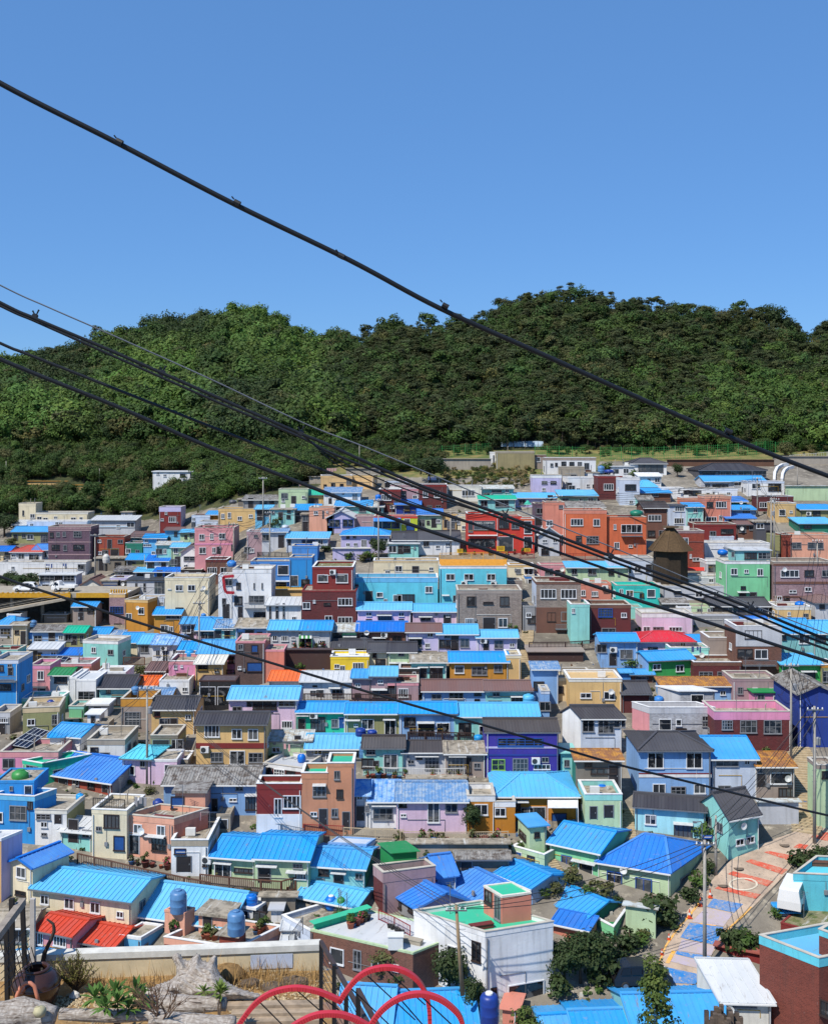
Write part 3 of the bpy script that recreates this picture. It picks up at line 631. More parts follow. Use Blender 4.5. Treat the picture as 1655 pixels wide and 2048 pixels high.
# ---------------------------------------------------------------- tanks, rails, poles, wires, stairs
def zpt(t,x,y,z=None,d=None):
    X,Y=T[t](x,y)
    if z is not None: d=F*(CZ-z)/(Y-HY)
    return up(X,Y,d if d else D(X,Y))
def tank(t,x,y,w,hh,c,label,on=None,d=None,lid=None,z=None,round_=False):
    p=zpt(t,x,y,on.zw if on else z,d); k=T[t].k; r=w/k/F*p.y/2; H=hh/k/F*p.y*.97
    e=empty('water_tank',p); m=MB()
    if round_: m.lathe([(r*.8,0),(r*.97,H*.2),(r,H*.48),(r,H*.52),(r*.95,H*.75),(r*.6,H*.93),(r*.25,H)],18)
    else: m.lathe([(r*.96,0),(r*.98,.03),(r*.98,H*.28),(r,H*.30),(r,H*.34),(r*.98,H*.36),(r*.98,H*.6),(r,H*.62),(r,H*.66),(r*.98,H*.68),(r*.97,H*.84),(r*.8,H*.93),(r*.4,H*.955)],20)
    mt=pm('tank_'+c,COL[c],.45,var=.3,scale=2); m.build('body',mt,e,True)
    l=MB(); l.lathe([(r*.42,H*.95),(r*.42,H*1.0),(r*.36,H*1.02),(.0,H*1.03)],14); l.build('lid',pm('tank_'+lid,COL[lid]) if lid else mt,e)
    q=MB(); q.tube([(r*1.02,-.05,.1),(r*1.04,-.05,H*.8)],.03,5); q.tube([(r*1.0,-.05,H*.8),(r*.6,-.02,H*.92)],.03,5); q.build('pipe',WHITEP,e)
    return tag(e,label,'water tank','water tanks on the roofs')
def rail(t,pts,hgt,style,label,z=None,d=None,cat='railing',name='railing',gap=.16,posts=1.6):
    P=[]
    for q in pts: P.append(zpt(t,q[0],q[1],z,(q[2] if len(q)>2 else d)))
    e=empty(name,P[0]); P=[p-P[0] for p in P]; mat={'wood':WOODD,'iron':BLACKM,'steel':METAL,'white':pm('rail_white',(225,225,220),.5),'red':pm('rail_red',(150,40,38),.5),'green':pm('rail_green',(40,140,80),.5),'yel':pm('rail_yellow',(232,176,60),.5),'dark':pm('rail_dark',(66,46,42),.7),'blue':pm('rail_blue',(70,140,210),.5),'tan':pm('rail_tan',(205,185,150),.6)}[style]
    th=.06 if style not in('wood','dark') else .11; r=MB(); b=MB(); hz=Vector((0,0,hgt)); pmx=None; L=0
    pw=.05 if style not in('wood','dark') else .1
    pm_=MB(); pm_.box((-pw/2*1.1,-pw/2*1.1,-.3),(pw/2*1.1,pw/2*1.1,hgt+.04)); pme=pm_.mesh('post',mat)
    for a,c in zip(P,P[1:]):
        r.bar(a+hz,c+hz,th,th*.8); r.bar(a+hz*.12,c+hz*.12,th*.7,th*.6); l=(c-a).length
        n=max(1,int(l/gap))
        for i in range(n):
            q=a.lerp(c,(i+.5)/n); b.bar(q+hz*.12,q+hz,.03 if style not in('wood','dark') else .06,.03,upv=(0,1,0))
        m=max(1,int(l/posts))
        for i in range(m+(1 if c is P[-1] else 0)): link('post',pme,e,a.lerp(c,i/m))
    ro=r.build('rail',mat,e); b.build('balusters',mat,e)
    return tag(e,label,cat)
def netfence(t,pts,hgt,c,label):
    P=[zpt(t,*q[:2]) for q in pts]; e=empty('mesh_fence',P[0]); P=[p-P[0] for p in P]; mat=pm('fence_'+c,COL[c],.6); m=MB(); pp=MB(); pp.box((-.05,-.05,-.3),(.05,.05,hgt+.1)); pme=pp.mesh('post',mat)
    for a,c_ in zip(P,P[1:]):
        n=max(1,int((c_-a).length/2.2))
        for k in range(6): m.bar(a+Vector((0,0,hgt*(k+.5)/6)),c_+Vector((0,0,hgt*(k+.5)/6)),.03,.04)
        for i in range(n*5): q=a.lerp(c_,i/(n*5)); m.bar(q,q+Vector((0,0,hgt)),.03,.03,upv=(0,1,0))
        for i in range(n): link('post',pme,e,a.lerp(c_,i/n))
    m.build('netting',mat,e); return tag(e,label,'fence')
POLES=[]
def pole(t,x,ytop,ybase,label,lean=0,d=None,arm=True,c=(168,162,152),r=.14,z=None,wood=False,box=False):
    p=zpt(t,x,ybase,z,d); k=T[t].k; H=(ybase-ytop)/k/F*p.y; e=empty('utility_pole',p); top=Vector((lean/k/F*p.y,0,H))
    m=MB(); m.tube([Vector((0,0,-.5)),top],r,8,r1=r*.62); m.build('shaft',pm('pole_wood',(150,128,98),.85) if wood else pm('pole_concrete',c,.85),e,True)
    if arm:
        for q in ((.3,.75),):
            a=MB(); b=top-Vector((0,0,q[0])); a.bar(b+Vector((-q[1],-.16,0)),b+Vector((q[1],-.16,0)),.07,.09); ao=a.build('crossarm',METAL,e)
            s=MB()
            for u in (-.9,-.35,.35,.9): s.lathe([(.05,0),(.07,.06),(.05,.1),(.06,.16),(.0,.2)],8,c=tuple(b+Vector((u*q[1]*.95,-.16,.045))))
            s.build('insulators',WHITEP,ao)
        st=MB()
        for i in range(5): st.bar(Vector((-.22,0,H*.45+i*.5)),Vector((.22,0,H*.45+i*.5)),.025,.025)
        st.build('climbing_steps',METAL,e)
    if box:
        b=MB(); b.lathe([(.2,0),(.22,.05),(.22,.6),(.12,.68),(0,.7)],10,c=(.3,-.1,H*.72)); b.build('transformer',FRG,e)
    POLES.append(p+top); return tag(e,label,'utility pole','utility poles in the village')
WIRE=pm('wire_black',(24,24,26),.55); WIREG=pm('wire_grey',(120,122,126),.5)
def wire(a,b,sag,r=.027,label='thin overhead wire strung between poles over the roofs',grp='thin wires over the roofs'):
    pts=[a.lerp(b,i/8)-Vector((0,0,sag*4*(i/8)*(1-i/8))) for i in range(9)]; m=MB(); m.tube(pts,r,4); o=m.build('overhead_wire',WIRE); return tag(o,label,'wire',grp)
def steps(t,pts,wm,n,label,c=(190,170,135)):
    P=[zpt(t,*q[:2]) for q in pts]; L=[0]
    for a,b in zip(P,P[1:]): L.append(L[-1]+(b-a).length)
    m=MB(); e0=P[0]
    def at(s):
        s*=L[-1]
        for i in range(len(P)-1):
            if s<=L[i+1] or i==len(P)-2: return P[i].lerp(P[i+1],(s-L[i])/max(1e-6,L[i+1]-L[i])), (P[i+1]-P[i])
    for i in range(n):
        p,d=at((i+.5)/n); dh=Vector((d.x,d.y,0)).normalized(); sd=Vector((dh.y,-dh.x,0)); hl=L[-1]/n*.56
        z1=p.z+.12-e0.z; q=p-e0
        c4=[q-dh*hl-sd*wm/2,q-dh*hl+sd*wm/2,q+dh*hl+sd*wm/2,q+dh*hl-sd*wm/2]
        m.prism([(v.x,v.y,z1) for v in c4],1.0)
    o=m.build('staircase',pm('step_stone',c,.9,var=.4,scale=2)); o.location=e0; return tag(o,label,'stairs')
def onhouse(H,u,v,z):                             # world point of a house-local point
    ca,sa=math.cos(H.ang),math.sin(H.ang); return Vector((H.A.x+u*ca-v*sa,H.A.y+u*sa+v*ca,H.zb+z))
# ================================================================ houses, far rows first (coordinates in photo tiles)
# ---- a1: far slope below the first hill
h('a1',1205,1560,252,350,'white','L white','s1245,265 k1440,278,40,26 s1300,280 k1520,275','small white flat-roofed house half hidden by trees on the wooded slope',dep=7,det=False)
h('a1',150,283,500,690,'cream','F cream conc .5','t185,575,14,40','cream block tower with plain walls beside a rubble-strewn roof',dep=7)
h('a1',285,695,572,690,'cream','F off stone .3','s440,612 s580,622,40,28 s640,618','long cream ruin with broken flat roof against the trees',dep=8)
h('a1',212,690,635,760,'pblue','F white conc .2','s252,668 s450,655 s480,658','long whitewashed building below the cream ruin',dep=5)
h('a1',100,208,668,760,'lgrey','S 632 wht','','small shed with a white lean-to roof under the cream tower',dep=5)
h('a1',95,380,722,815,'olive','G 684 bl','d125,770,30,50 w240,765,50,40 K350,778,52,66 k190,755,30,30','olive house with a flat blue roof beside the purple brick block',dep=7)
h('a1',382,718,682,965,'plum_b','F mauve_b conc .5','k410,748,28,42 k460,745,24,38 k508,742,24,36 K612,742,60,45 K622,845,85,40 k515,850,28,45 K440,845,60,40','plum brick three-storey block with pale bands',dep=9,band=[(708,716,'mauve'),(800,808,'mauve'),(898,908,'mauve')])
h('a1',720,1072,632,760,'lgrey','S 597 wht','w1030,668,60,40','pale house with a white roof just under the trees',dep=7)
h('a1',706,1000,682,765,'white','S 645 bl2','K800,715,100,50 w895,712,42,40','white house with pale blue lean-to roof and open veranda',dep=5)
h('a1',955,1045,570,640,'lgrey','L conc .1','s998,584,20,18','small grey roof cabin standing at the edge of the trees',dep=4)
h('a1',752,980,762,945,'terra','F terra conc .5','d865,805,34,76 s785,790 s790,890 d905,900,60,90 k830,888,50,40 k950,800,40,30','terracotta two-storey house beside the round white sculpture',dep=8)
h('a1',750,985,935,1030,'concd','L conc','d800,985 k930,985','grey concrete basement under the terracotta house',dep=4)
h('a1',990,1122,812,925,'teal','F teal conc .4','k1085,878,32,26','windowless dark green block beside the terracotta house',dep=7)
h('a1',1255,1425,528,710,'dred','F lav conc .9','W1360,626,60,42 s1280,628,24,18 s1310,548,20,20','dark red house with lilac parapet under the trees',dep=8,sr='lav')
h('a1',1512,1655,592,705,'pblue','F pblue conc .4','s1528,608,24,30 k1525,668,34,40 w1600,670,34,36','pale blue house beside the dark red one under the trees',dep=7)
h('a1',1018,1180,765,830,'aqua','S 722 brt','k1100,795,30,24','aqua cottage under a brown tiled lean-to roof',dep=6)
h('a1',1300,1440,708,805,'sky','S 688 brt','k1385,740,26,36 k1332,780,30,26','sky-blue box house with a thin brown roof',dep=6)
h('a1',1132,1312,772,870,'sky','G 742 bl','s1155,795 W1162,830,62,20 s1250,790','sky-blue house with light blue gable roof in the upper rows',dep=6)
h('a1',1420,1535,728,815,'pgreen','S 706 bl2','k1465,762,22,28 k1510,748,30,40','pale green house with a blue slanting roof next to the pink block',dep=6)
h('a1',1235,1420,822,960,'mint','S 800 pale','k1255,878 w1300,878,26,40 s1210,890','mint terrace house with pale tin roof and round grey tank',dep=5)
h('a1',1350,1482,842,1010,'pgreen','G 814 bl2','w1388,872,36,48 k1372,960 d1400,965','pale green narrow house with a small blue gable roof',dep=6)
h('a1',1425,1600,885,1015,'white','E 822 asb','K1520,935,140,36 s1465,995 k1585,995','white gabled house with one long dark window band',dep=6)
h('a1',998,1190,942,1010,'olive','G 897 bl','d1050,965,40,30 d1020,970','grey house under a small bright blue gable roof by the green block',dep=6)
h('a1',1152,1330,952,1030,'pblue','G 905 bd','k1290,980,34,36 k1190,985','pale blue cottage with vivid blue roof in the middle of the blue cluster',dep=6)
h('a1',905,1060,1032,1105,'beige','S 995 asb','w950,1060,34,34 d1000,1065 k1035,1060','beige house with a flat grey roof next to the pole',dep=6)
h('a1',1062,1215,1038,1110,'lgrey','S 1006 bl2','k1105,1070 k1160,1075','grey shop row with a faded blue roof behind the banner',dep=5)
h('a1',1215,1440,1038,1110,'blue','S 1006 bd','k1330,1055 d1260,1075','low blue house with a wide deep-blue roof and cluttered yard',dep=5)
h('a1',1425,1590,1022,1110,'choc','F black conc .3','w1472,1050,30,22 w1562,1055,28,24','dark brown flat cabin with two tiny white windows',dep=6)
h('a1',85,335,880,965,'white','H 833 rroof','w170,917,46,46 D270,930,80,62 s108,912','white cottage with a red hipped roof and red umbrella',dep=7)
h('a1',-40,80,875,960,'beige','G 838 bd','k60,890,40,30 k55,935,46,40','beige house with bright blue roof cut by the photo edge',dep=7)
h('a1',262,472,864,950,'pblue','G 822 bd','W355,905,56,50 w435,905,40,40 e395,905,30,60','pale blue house with bright blue roof beside the red-roofed cottage',dep=7)
h('a1',0,680,962,1065,'white','F white conc .3','k640,1000 t668,985,20,50','long whitewashed retaining wall building under the red-roofed cottage',dep=6)
h('a1',310,600,1065,1205,'pblue','L wht .15','K375,1090,110,45 K465,1088,60,40 K545,1088,80,45 n455,1138,110,16 K540,1162,70,40 k360,1160','white roadside shop with window band and faded pink awning',dep=6)
h('a1',800,925,1112,1200,'lgrey','L conc','v862,1165,118,56','grey garage with a wide shutter door by the road',dep=6)
h('a1',640,800,1140,1205,'off','E 1092 brt','k720,1178,90,30','small shop under a brown pointed roof by the road',dep=6)
h('a1',868,1010,1086,1190,'off','F lav conc .4','k980,1140,50,60 d930,1150','shop with a long pale name board above the garage',dep=6)
h('a1',1000,1302,1108,1245,'lgrey','L black .12','t1075,1158,20,62 t1140,1158,20,60 K1258,1168,78,100','pale grey modern house with black roof edge and mural window',dep=8)
h('a1',1100,1305,1235,1420,'pblue','F pblue conc .2','w1183,1300,30,44 s1272,1290,30,24','pale blue lower storey beneath the modern house',dep=4)
h('a1',1300,1650,1085,1395,'cream','F cream conc .4','w1413,1165,56,50 w1510,1165,56,50 s1336,1174,26,14 s1592,1178,28,14 k1415,1330,60,22','big cream building with two small white windows and rooftop car park',dep=9)
h('a1',862,985,1215,1455,'mauve_b','F tan conc .5','m920,1340,100,54 k930,1470','tan-topped grey tiled house by the yellow parapet',dep=7)
h('a1',985,1165,1262,1505,'mustard','F tan conc .4','w1115,1346,48,54','plain mustard house with one white window near the bridge',dep=8,yaw=-12)
h('a1',575,760,1310,1475,'taupe','G 1278 bl','d638,1390,40,60 k640,1335,30,30 k720,1340','drab house with a blue roof beneath the bridge wall',dep=6)
h('a1',1215,1425,1372,1530,'mustard','G 1320 bl','K1370,1388,120,36 d1290,1480,40,50 w1345,1490,44,44 w1300,1490','mustard house with blue roof and dark veranda',dep=7)
h('a1',1425,1655,1445,1565,'lilac','G 1398 bl','d1500,1510 k1555,1500 w1470,1490 d1625,1525','lilac house with a long blue roof next to the mustard veranda',dep=6)
h('a1',-30,112,1452,1560,'lgrey','H 1390 bl','K45,1510,80,50','grey house with a blue hipped roof below the bridge',dep=6)
h('a1',55,165,1370,1470,'white','F white conc .2','k122,1408,36,24','small white cabin under the concrete bridge',dep=5)
h('a1',95,215,1452,1620,'beige','S 1446 conc','k135,1515,36,34 d190,1560','beige house with flat roof at the foot of the bridge pillars',dep=6)
# ---- a2
h('a2',955,1200,280,400,'apricot','F apricot conc .4','k985,362,26,26 k1048,355,32,30 k1115,357,28,26','apricot flat-roofed house at the top of the village',dep=7,yaw=6)
h('a2',1200,1365,278,390,'apricot','F tan conc .4','','apricot wing with dark swirl mural on its wall',dep=7,yaw=-8)
h('a2',620,850,388,520,'pgreen','F pgreen conc .5','d738,478,34,70 w655,474,26,30 k665,440','pale green flat house beside the trees',dep=7)
h('a2',815,978,430,505,'tan','H 390 gteal','d900,480,60,40 k870,478','tan house with a turquoise tent roof and balcony',dep=6)
h('a2',340,620,470,545,'grey','S 435 asb','k565,485,34,36 k500,490 d400,500','low grey cottage with asbestos roof under the trees',dep=6)
h('a2',300,342,470,540,'concd','L conc','','concrete shed at the end of the low grey cottage',dep=5)
h('a2',975,1265,412,520,'white','S 374 blr','d1025,482,20,44 d1085,482,20,44 W1220,448,46,60 s1127,425,22,18 s1035,432','white house with faded blue roof under the apricot house',dep=7,sr='lgrey')
h('a2',145,435,540,665,'tan','F tan conc .5','w180,600,26,40 w232,593,26,44 s400,600','tan cube house with a dark tank on its roof',dep=8)
h('a2',435,560,545,650,'sky','S 515 bl2','k515,570 d470,590','sky-blue cottage beside the tan cube house',dep=6)
h('a2',560,748,550,660,'aqua','L conc .15','d635,600,32,60 k577,572,22,24 k700,552,26,20 k697,605,32,30','aqua house with ridged grey flat roof beside the grey ruin',dep=6)
h('a2',738,935,552,640,'taupe','S 508 bl','k790,575 k830,585 d770,610','taupe house under a wide sloping blue roof',dep=6)
h('a2',800,915,590,720,'concd','L conc','d830,690 k880,610 k835,615','unfinished grey concrete house with open balcony',dep=5)
h('a2',860,1055,532,735,'peach','F peach conc .5','s1000,565,16,16 d970,590,10,60 s912,560','peach house with stepped walls and tiny windows',dep=7)
h('a2',1000,1215,612,735,'lav','E 558 wht','u1060,657,84,60 u1165,655,84,64','lavender gallery with two arched blue windows and white roof',dep=8,sr='mauve')
h('a2',1215,1370,600,720,'mauve','F mauve conc .2','','mauve side building behind the arched-window gallery',dep=7)
h('a2',1065,1350,520,580,'mint','S 476 bl','k1280,545 k1100,545','mint house under a long blue roof behind the gallery',dep=5)
h('a2',1345,1445,528,590,'aqua','S 490 pale','k1400,560','small aqua hut with pale roof beside the dark brick house',dep=5)
h('a2',1412,1580,388,570,'maroon_b','F dred_b conc .4','W1466,452,76,48 k1545,480,30,36 a1515,528 k1560,530','maroon brick house with a wide white window and blue tank',dep=7)
h('a2',1455,1645,322,400,'lgrey','F pblue conc .3','k1480,350 k1550,350 k1620,365','pale grey house on the top terrace above the maroon bricks',dep=6)
h('a2',1500,1660,352,470,'mauve','F mauve conc .3','','mauve blank-walled house behind the maroon brick one',dep=6)
h('a2',1372,1711,600,735,'lime','F red wht .35','f1400,650,70,80 u1470,650,60,75 u1540,650,60,75 f1630,640,50,50 v1655,690,66,50','lime-yellow house with a red roof edge and blue glazed veranda',dep=7)
h('a2',-41,270,690,910,'pink','F pink conc .5','w15,765,44,48 w93,760,30,46 w175,757,52,46 D20,870,50,50 w110,868,28,46 d148,870,26,56 d255,850,14,50','pink two-storey house with three white windows in a row',dep=9,sr='mauve',band=[(815,825,'rose')])
h('a2',368,490,720,905,'mauve','F mauve conc .5','k440,745,30,20 k375,866,56,48 s410,870','mauve-brown annexe beside the pink two-storey house',dep=6)
h('a2',488,690,722,840,'lgrey','S 700 blr','k520,770 d640,800','whitewashed house with blue paint splashes and curved parapet',dep=6)
h('a2',680,1010,772,860,'pblue','S 727 bl2','u855,812,104,50 w950,805,40,44 d705,805,20,50','pale blue house with bright blue bay window and faded roof',dep=8,sr='mauve')
h('a2',1110,1490,745,890,'lav','H 690 bl','k1165,767,26,20 k1217,765,26,20 w1165,826,30,30 w1225,824,30,28 W1290,815,48,60 w1450,800','lavender house under a broad blue hipped roof',dep=9)
h('a2',1535,1700,778,830,'lgrey','G 727 dk','k1600,800','white cottage with dark roof behind the blue barrel',dep=6)
h('a2',1480,1720,820,930,'mint','L wht .12','d1578,866,40,66 k1625,860 w1515,860','pale mint house beside the stairs and the street tree',dep=6)
h('a2',725,925,835,960,'blue','F blue bd .3','','blue box room on top of the deep blue cafe',dep=6)
h('a2',398,708,955,1165,'blue','F blue conc .3','f655,1025,86,80 o510,1005,70,50 o620,1140,120,40 n640,1110,150,16 K450,1000,60,40','deep blue cafe with big square glass and pink awning',dep=8)
h('a2',705,882,925,1170,'azure','F blue conc .3','o740,1110,60,80 k830,1125','tall plain blue wall block next to the red brick house',dep=7)
h('a2',45,212,942,1085,'brown_b','F maroon_b conc .4','W97,1030,74,56 w190,1030,56,56','brown brick house with two wide white windows behind the art house',dep=7)
h('a2',210,400,975,1080,'taupe','F taupe conc .4','k300,1005,40,16 k350,1005,40,16','taupe low house behind the blue dome',dep=6)
ART=h('a2',258,562,1018,1425,'white','F white wht .5','k304,1150,36,50 t427,1150,14,48 t490,1150,14,48 k303,1266,66,68 K445,1255,120,56 K470,1385,96,60 d318,1370,34,110 r440,1300,160,46','white cubist art house with red bracket frame and slit windows',dep=8)
h('a2',145,262,1062,1425,'white','F white conc .2','d190,1280,26,60 k225,1120 d205,1350','white stair tower with a green balcony and blue dome behind it',dep=5)
h('a2',520,805,1300,1430,'white','S 1240 wht','t553,1360,20,110 t607,1350,22,120 t660,1345,20,120 s741,1408,34,34','low white house with three tall slit windows',dep=7)
BR=h('a2',802,1230,1185,1450,'maroon_b','F dred_b conc .2','W1143,1275,114,58 s900,1273,20,24 k1000,1292,52,20 w1013,1405,60,40 W1143,1420,114,54','dark red brick house, its two lower storeys with white balustrade',dep=10,sr='pblue')
h('a2',886,1205,1000,1181,'dred','F dred_b mossy .3','f966,1090,82,62 f1118,1090,96,70 a1046,1018','red house top storey with two big square windows and rubble garden roof',dep=7,sr='lgrey',on=BR)
h('a2',1215,1872,1085,1300,'cyan','F sky conc .6','f1415,1220,52,40 s1460,1266,30,28 D1555,1248,70,60 d1330,1250 K1620,1250','long cyan house with projecting pillars and flat roof',dep=8)
h('a2',1240,1660,1335,1460,'lilac','G 1282 bl2','w1330,1372,42,30 w1585,1375,40,30 K1455,1400,110,56 n1450,1378,120,14 k1330,1420,50,20 k1585,1422,42,24','lilac terrace house with pale blue ribbed roof below the cyan house',dep=6)
# ---- a3
h('a3',755,1058,92,235,'mosswall','F conc mossy .3','','mossy windowless concrete block at the top of the village',dep=8)
h('a3',715,757,95,215,'white','F white conc .2','t735,150,10,60','white end wing of the mossy concrete block',dep=8)
h('a3',1058,1150,120,230,'taupe','F brown conc .3','f1088,150,30,40 f1150,140,40,24','taupe house with pink-lit windows beside the mossy block',dep=6)
h('a3',1143,1540,140,290,'white','F taupe conc .5','k1192,197,24,28 k1228,193,18,28 k1287,195,40,52 k1350,190,38,34 k1412,190,36,34 k1467,206,38,52','long white house with a grey parapet and row of dark windows',dep=8)
h('a3',1262,1450,212,345,'conc','F conc conc .5','k1365,292,54,40 k1300,300','bare concrete house with jutting balcony slab',dep=6)
h('a3',1400,1560,262,340,'pblue','L conc','k1470,300 k1530,300','pale blue low house beside the bare concrete balcony',dep=6)
h('a3',1042,1270,278,425,'lav','F white conc .5','k1135,335,46,24 k1205,335,44,24 s1130,390','pale lilac two-storey cube with two long narrow windows',dep=7)
h('a3',1325,1558,292,430,'white','F white conc .2','d1330,380 w1350,380 s1400,390','plain white wall house beside the dark red cube',dep=7,yaw=8)
h('a3',1556,1748,283,470,'maroon_b','F dred_b conc .4','W1640,370,76,52 ','dark red cube house with white window and blue tank on top',dep=8)
h('a3',368,640,362,485,'off','F off conc .3','k395,415,30,46 W535,418,98,46','off-white long house with a wide white window',dep=7)
h('a3',638,892,384,480,'mint','S 358 pale','k760,405,80,20 k680,430,50,24 s840,400','mint house with a low pale roof in the upper rows',dep=7)
h('a3',620,908,465,560,'aqua','S 440 gteal','k660,500 K800,500','aqua shed with turquoise roof behind the red cafe',dep=5)
h('a3',902,1230,455,530,'lav','S 418 bl2','d1180,480 k960,490','lavender long house under a light blue roof',dep=6)
h('a3',1255,1552,440,520,'pgreen','S 396 bl2','k1300,480','pale green house with light blue lean-to roof by the dark red cube',dep=6)
h('a3',145,366,350,545,'maroon_b','F dred_b conc .4','w198,425,40,56 w290,428,50,52 k230,525,40,20 k300,525,40,20','maroon brick house under the row of black cables',dep=7)
h('a3',-90,142,385,520,'mauve','F pink conc .3','k20,420','mauve-pink wall house behind the bright blue roofs',dep=6)
h('a3',-40,160,510,590,'navy','S 470 bd','k50,540','navy hut with a bright blue roof beside the maroon bricks',dep=5)
h('a3',138,332,588,725,'pgreen','S 545 bd','k170,655,50,60 k220,650,24,30 d265,655,40,70 s300,640','pale green house with deep blue roof beside the lime house',dep=6)
h('a3',330,450,580,725,'tan','F tan conc .3','k420,600 d360,660,30,60 g400,670,60,60','tan patched house beside the red cafe',dep=6)
h('a3',440,525,595,725,'cream','F cream conc .3','w460,640,24,46 s500,690','narrow cream house squeezed beside the red cafe',dep=6)
CAFE=h('a3',525,772,580,895,'vermil','F vermil conc .5','k553,680,34,90 K662,672,168,70 K640,812,214,66 n650,750,230,14','vermilion two-storey cafe with dark glass and white lettering',dep=8,name='cafe',cat='cafe')
h('a3',772,955,600,895,'vermil','F red conc .3','K815,660,80,70 o830,820,110,110 k905,680,60,40','red cafe middle wing behind the street tree',dep=6,yaw=4)
h('a3',950,1055,620,895,'vermil','F orange conc .3','f1005,670,60,100 o1005,810,60,90','vermilion open frame tower at the end of the cafe',dep=6)
h('a3',1055,1142,500,720,'plum','F plum conc .3','d1090,640,50,60 k1100,560','plum narrow house behind the open frame tower',dep=6)
h('a3',1140,1292,490,905,'salmon','F salmon conc .4','k1265,525,34,26 o1300,790,60,80','salmon stair wing beside the orange apartment house',dep=6)
OR1=h('a3',1290,1625,552,915,'orange','F salmon conc .55','W1390,648,96,54 w1545,650,50,54 g1513,787,96,64 k1405,780,46,50','orange two-storey apartment house with white windows',dep=9)
h('a3',1092,1252,745,915,'lgrey','E 690 wht','w1138,797,34,26 w1217,797,30,24 k1140,880','small grey-white gabled house below the orange apartments',dep=6)
h('a3',145,470,785,905,'white','G 720 dk','k205,818,46,48 s375,825,34,28','white cottage under a dark tiled roof beside the lamp pole',dep=7)
h('a3',-60,145,785,900,'lgrey','G 730 dk','d10,860,20,50 w60,850','white cottage with dark tiled roof partly behind the cables',dep=7)
h('a3',-210,300,950,1100,'cream','F beige conc .3','s-100,1045 d120,1050','long cream wall house with stairs above the cyan house',dep=6)
h('a3',20,292,1010,1085,'brown','E 965 brt','o120,1040,180,50','brown roof pavilion with dark curtains on the cyan roof terrace',dep=4)
h('a3',310,838,995,1300,'cyan','F white conc .3','w395,1080,72,54 w540,1080,74,54 w715,1080,72,52 a503,1130 a735,1132 n357,1222,60,14 k435,1250,40,50','bright cyan house with three white windows under the yellow balcony',dep=9)
h('a3',450,955,1185,1510,'taupe_b','F taupe conc .4','k560,1270,76,74 k820,1270,76,72 k692,1284,80,20 W545,1430,70,50 w808,1440,72,72 d700,1450,90,96','grey brick house with two dark windows and white lower windows',dep=9)
BRN=h('a3',1070,1422,1118,1520,'taupe_b','F brown conc .3','W1165,1212,120,76 W1325,1213,120,76 k1190,1395,70,72 k1300,1390,70,72 r1280,1465,120,36','grey brown brick house with two wide white windows over the stairs',dep=9,sl='pblue',band=[(1320,1520,'brown',1070,1345)])
h('a3',965,1062,1305,1510,'grey','F grey conc .2','s1010,1380 k1040,1415','grey wall house flanking the stone stairs',dep=6) 
h('a3',1342,1490,1295,1605,'mint','F mint conc .3','s1362,1345,26,40','tall plain mint block beside the maroon grilled house',dep=7)
h('a3',1490,1815,1300,1560,'maroon','F brown conc .4','m1615,1355,110,66 s1760,1380 k1640,1500,110,40','maroon house with a barred window above the red strip',dep=7)
h('a3',1310,1800,1002,1135,'pgreen','S 960 bl2','k1370,1030,46,60 k1510,1040,66,52 k1660,1040,46,50','pale green house with long light blue roof under the cables',dep=7)
h('a3',1420,1660,1130,1260,'salmon','F salmon conc .2','w1440,1205,32,46 W1530,1212,50,40 a1610,1145','salmon lower storey beside the solar panels',dep=6)
h('a3',1100,1310,985,1105,'pink','F pink conc .4','k1170,1040 k1250,1050','small pink flat house above the grey brown bricks',dep=6)
h('a3',855,1055,985,1090,'cream','F tan conc .3','g930,1035,40,40 w1010,1030 n1010,940,80,14','cluttered cream house below the cafe terrace',dep=5)
h('a3',50,318,1508,1660,'lav','G 1448 brt','w236,1535,42,32 k120,1600,100,80 n118,1558,110,14 w215,1620,40,40','lavender house with brown tiled roof in the terrace row',dep=6)
h('a3',292,608,1525,1668,'lav','G 1456 bl2','k372,1540,52,34 k345,1605 k400,1610 k508,1600,72,70 d430,1580','lavender house with light blue roof in the middle of the terrace row',dep=6)
h('a3',603,922,1552,1675,'lav','G 1500 bl2','a655,1580 d675,1620,40,70 k775,1610,70,66','lavender house with blue roof at the stairs end of the terrace row',dep=6)
h('a3',98,448,1348,1465,'lilac','G 1294 bl2','k200,1410,80,30 n200,1390,110,12 s375,1383,32,26 d370,1440','lilac house with a pale blue roof beside the grey brick house',dep=6)
# ---- a4
h('a4',85,240,195,270,'white','L wht .1','w185,225,40,38 k110,230','white house with a thin white roof by the top fence',dep=7)
h('a4',218,482,170,255,'white','H 134 dk','K365,205,178,62','white house with dark hipped roof and glass front at the top',dep=7)
h('a4',715,1205,218,300,'dgrey','H 172 dk','K800,255,120,52 K930,252,120,52 K1060,252,120,52 K1160,250,80,50','long dark glazed restaurant under a low dark hipped roof',dep=9)
h('a4',755,1200,300,375,'lgrey','G 262 bl','K870,335,110,26 w1000,320,60,30','white house with a long light blue roof before the restaurant',dep=7)
h('a4',1065,1335,302,410,'white','F pblue conc .3','K1265,340,90,56 w1130,335,60,40','white flat house with large windows beside the curved wall',dep=7)
h('a4',445,602,345,425,'white','F white conc .2','s575,370','white blank gable house near the cyan roofs',dep=6)
h('a4',600,995,352,425,'white','F white conc .3','K668,385,124,50 s930,390','long low white house with a glazed porch',dep=6)
h('a4',282,415,340,395,'cyan','H 294 bl2','s330,360','cyan hut with a bright cyan hipped roof',dep=6)
h('a4',295,512,385,455,'brown','S 352 bl','k400,400,40,24','brown house with a sloping blue roof',dep=5)
h('a4',138,285,275,475,'pblue','F white conc .4','k218,344,80,46 s222,450','pale blue tall house joined to the dark red cube',dep=7)
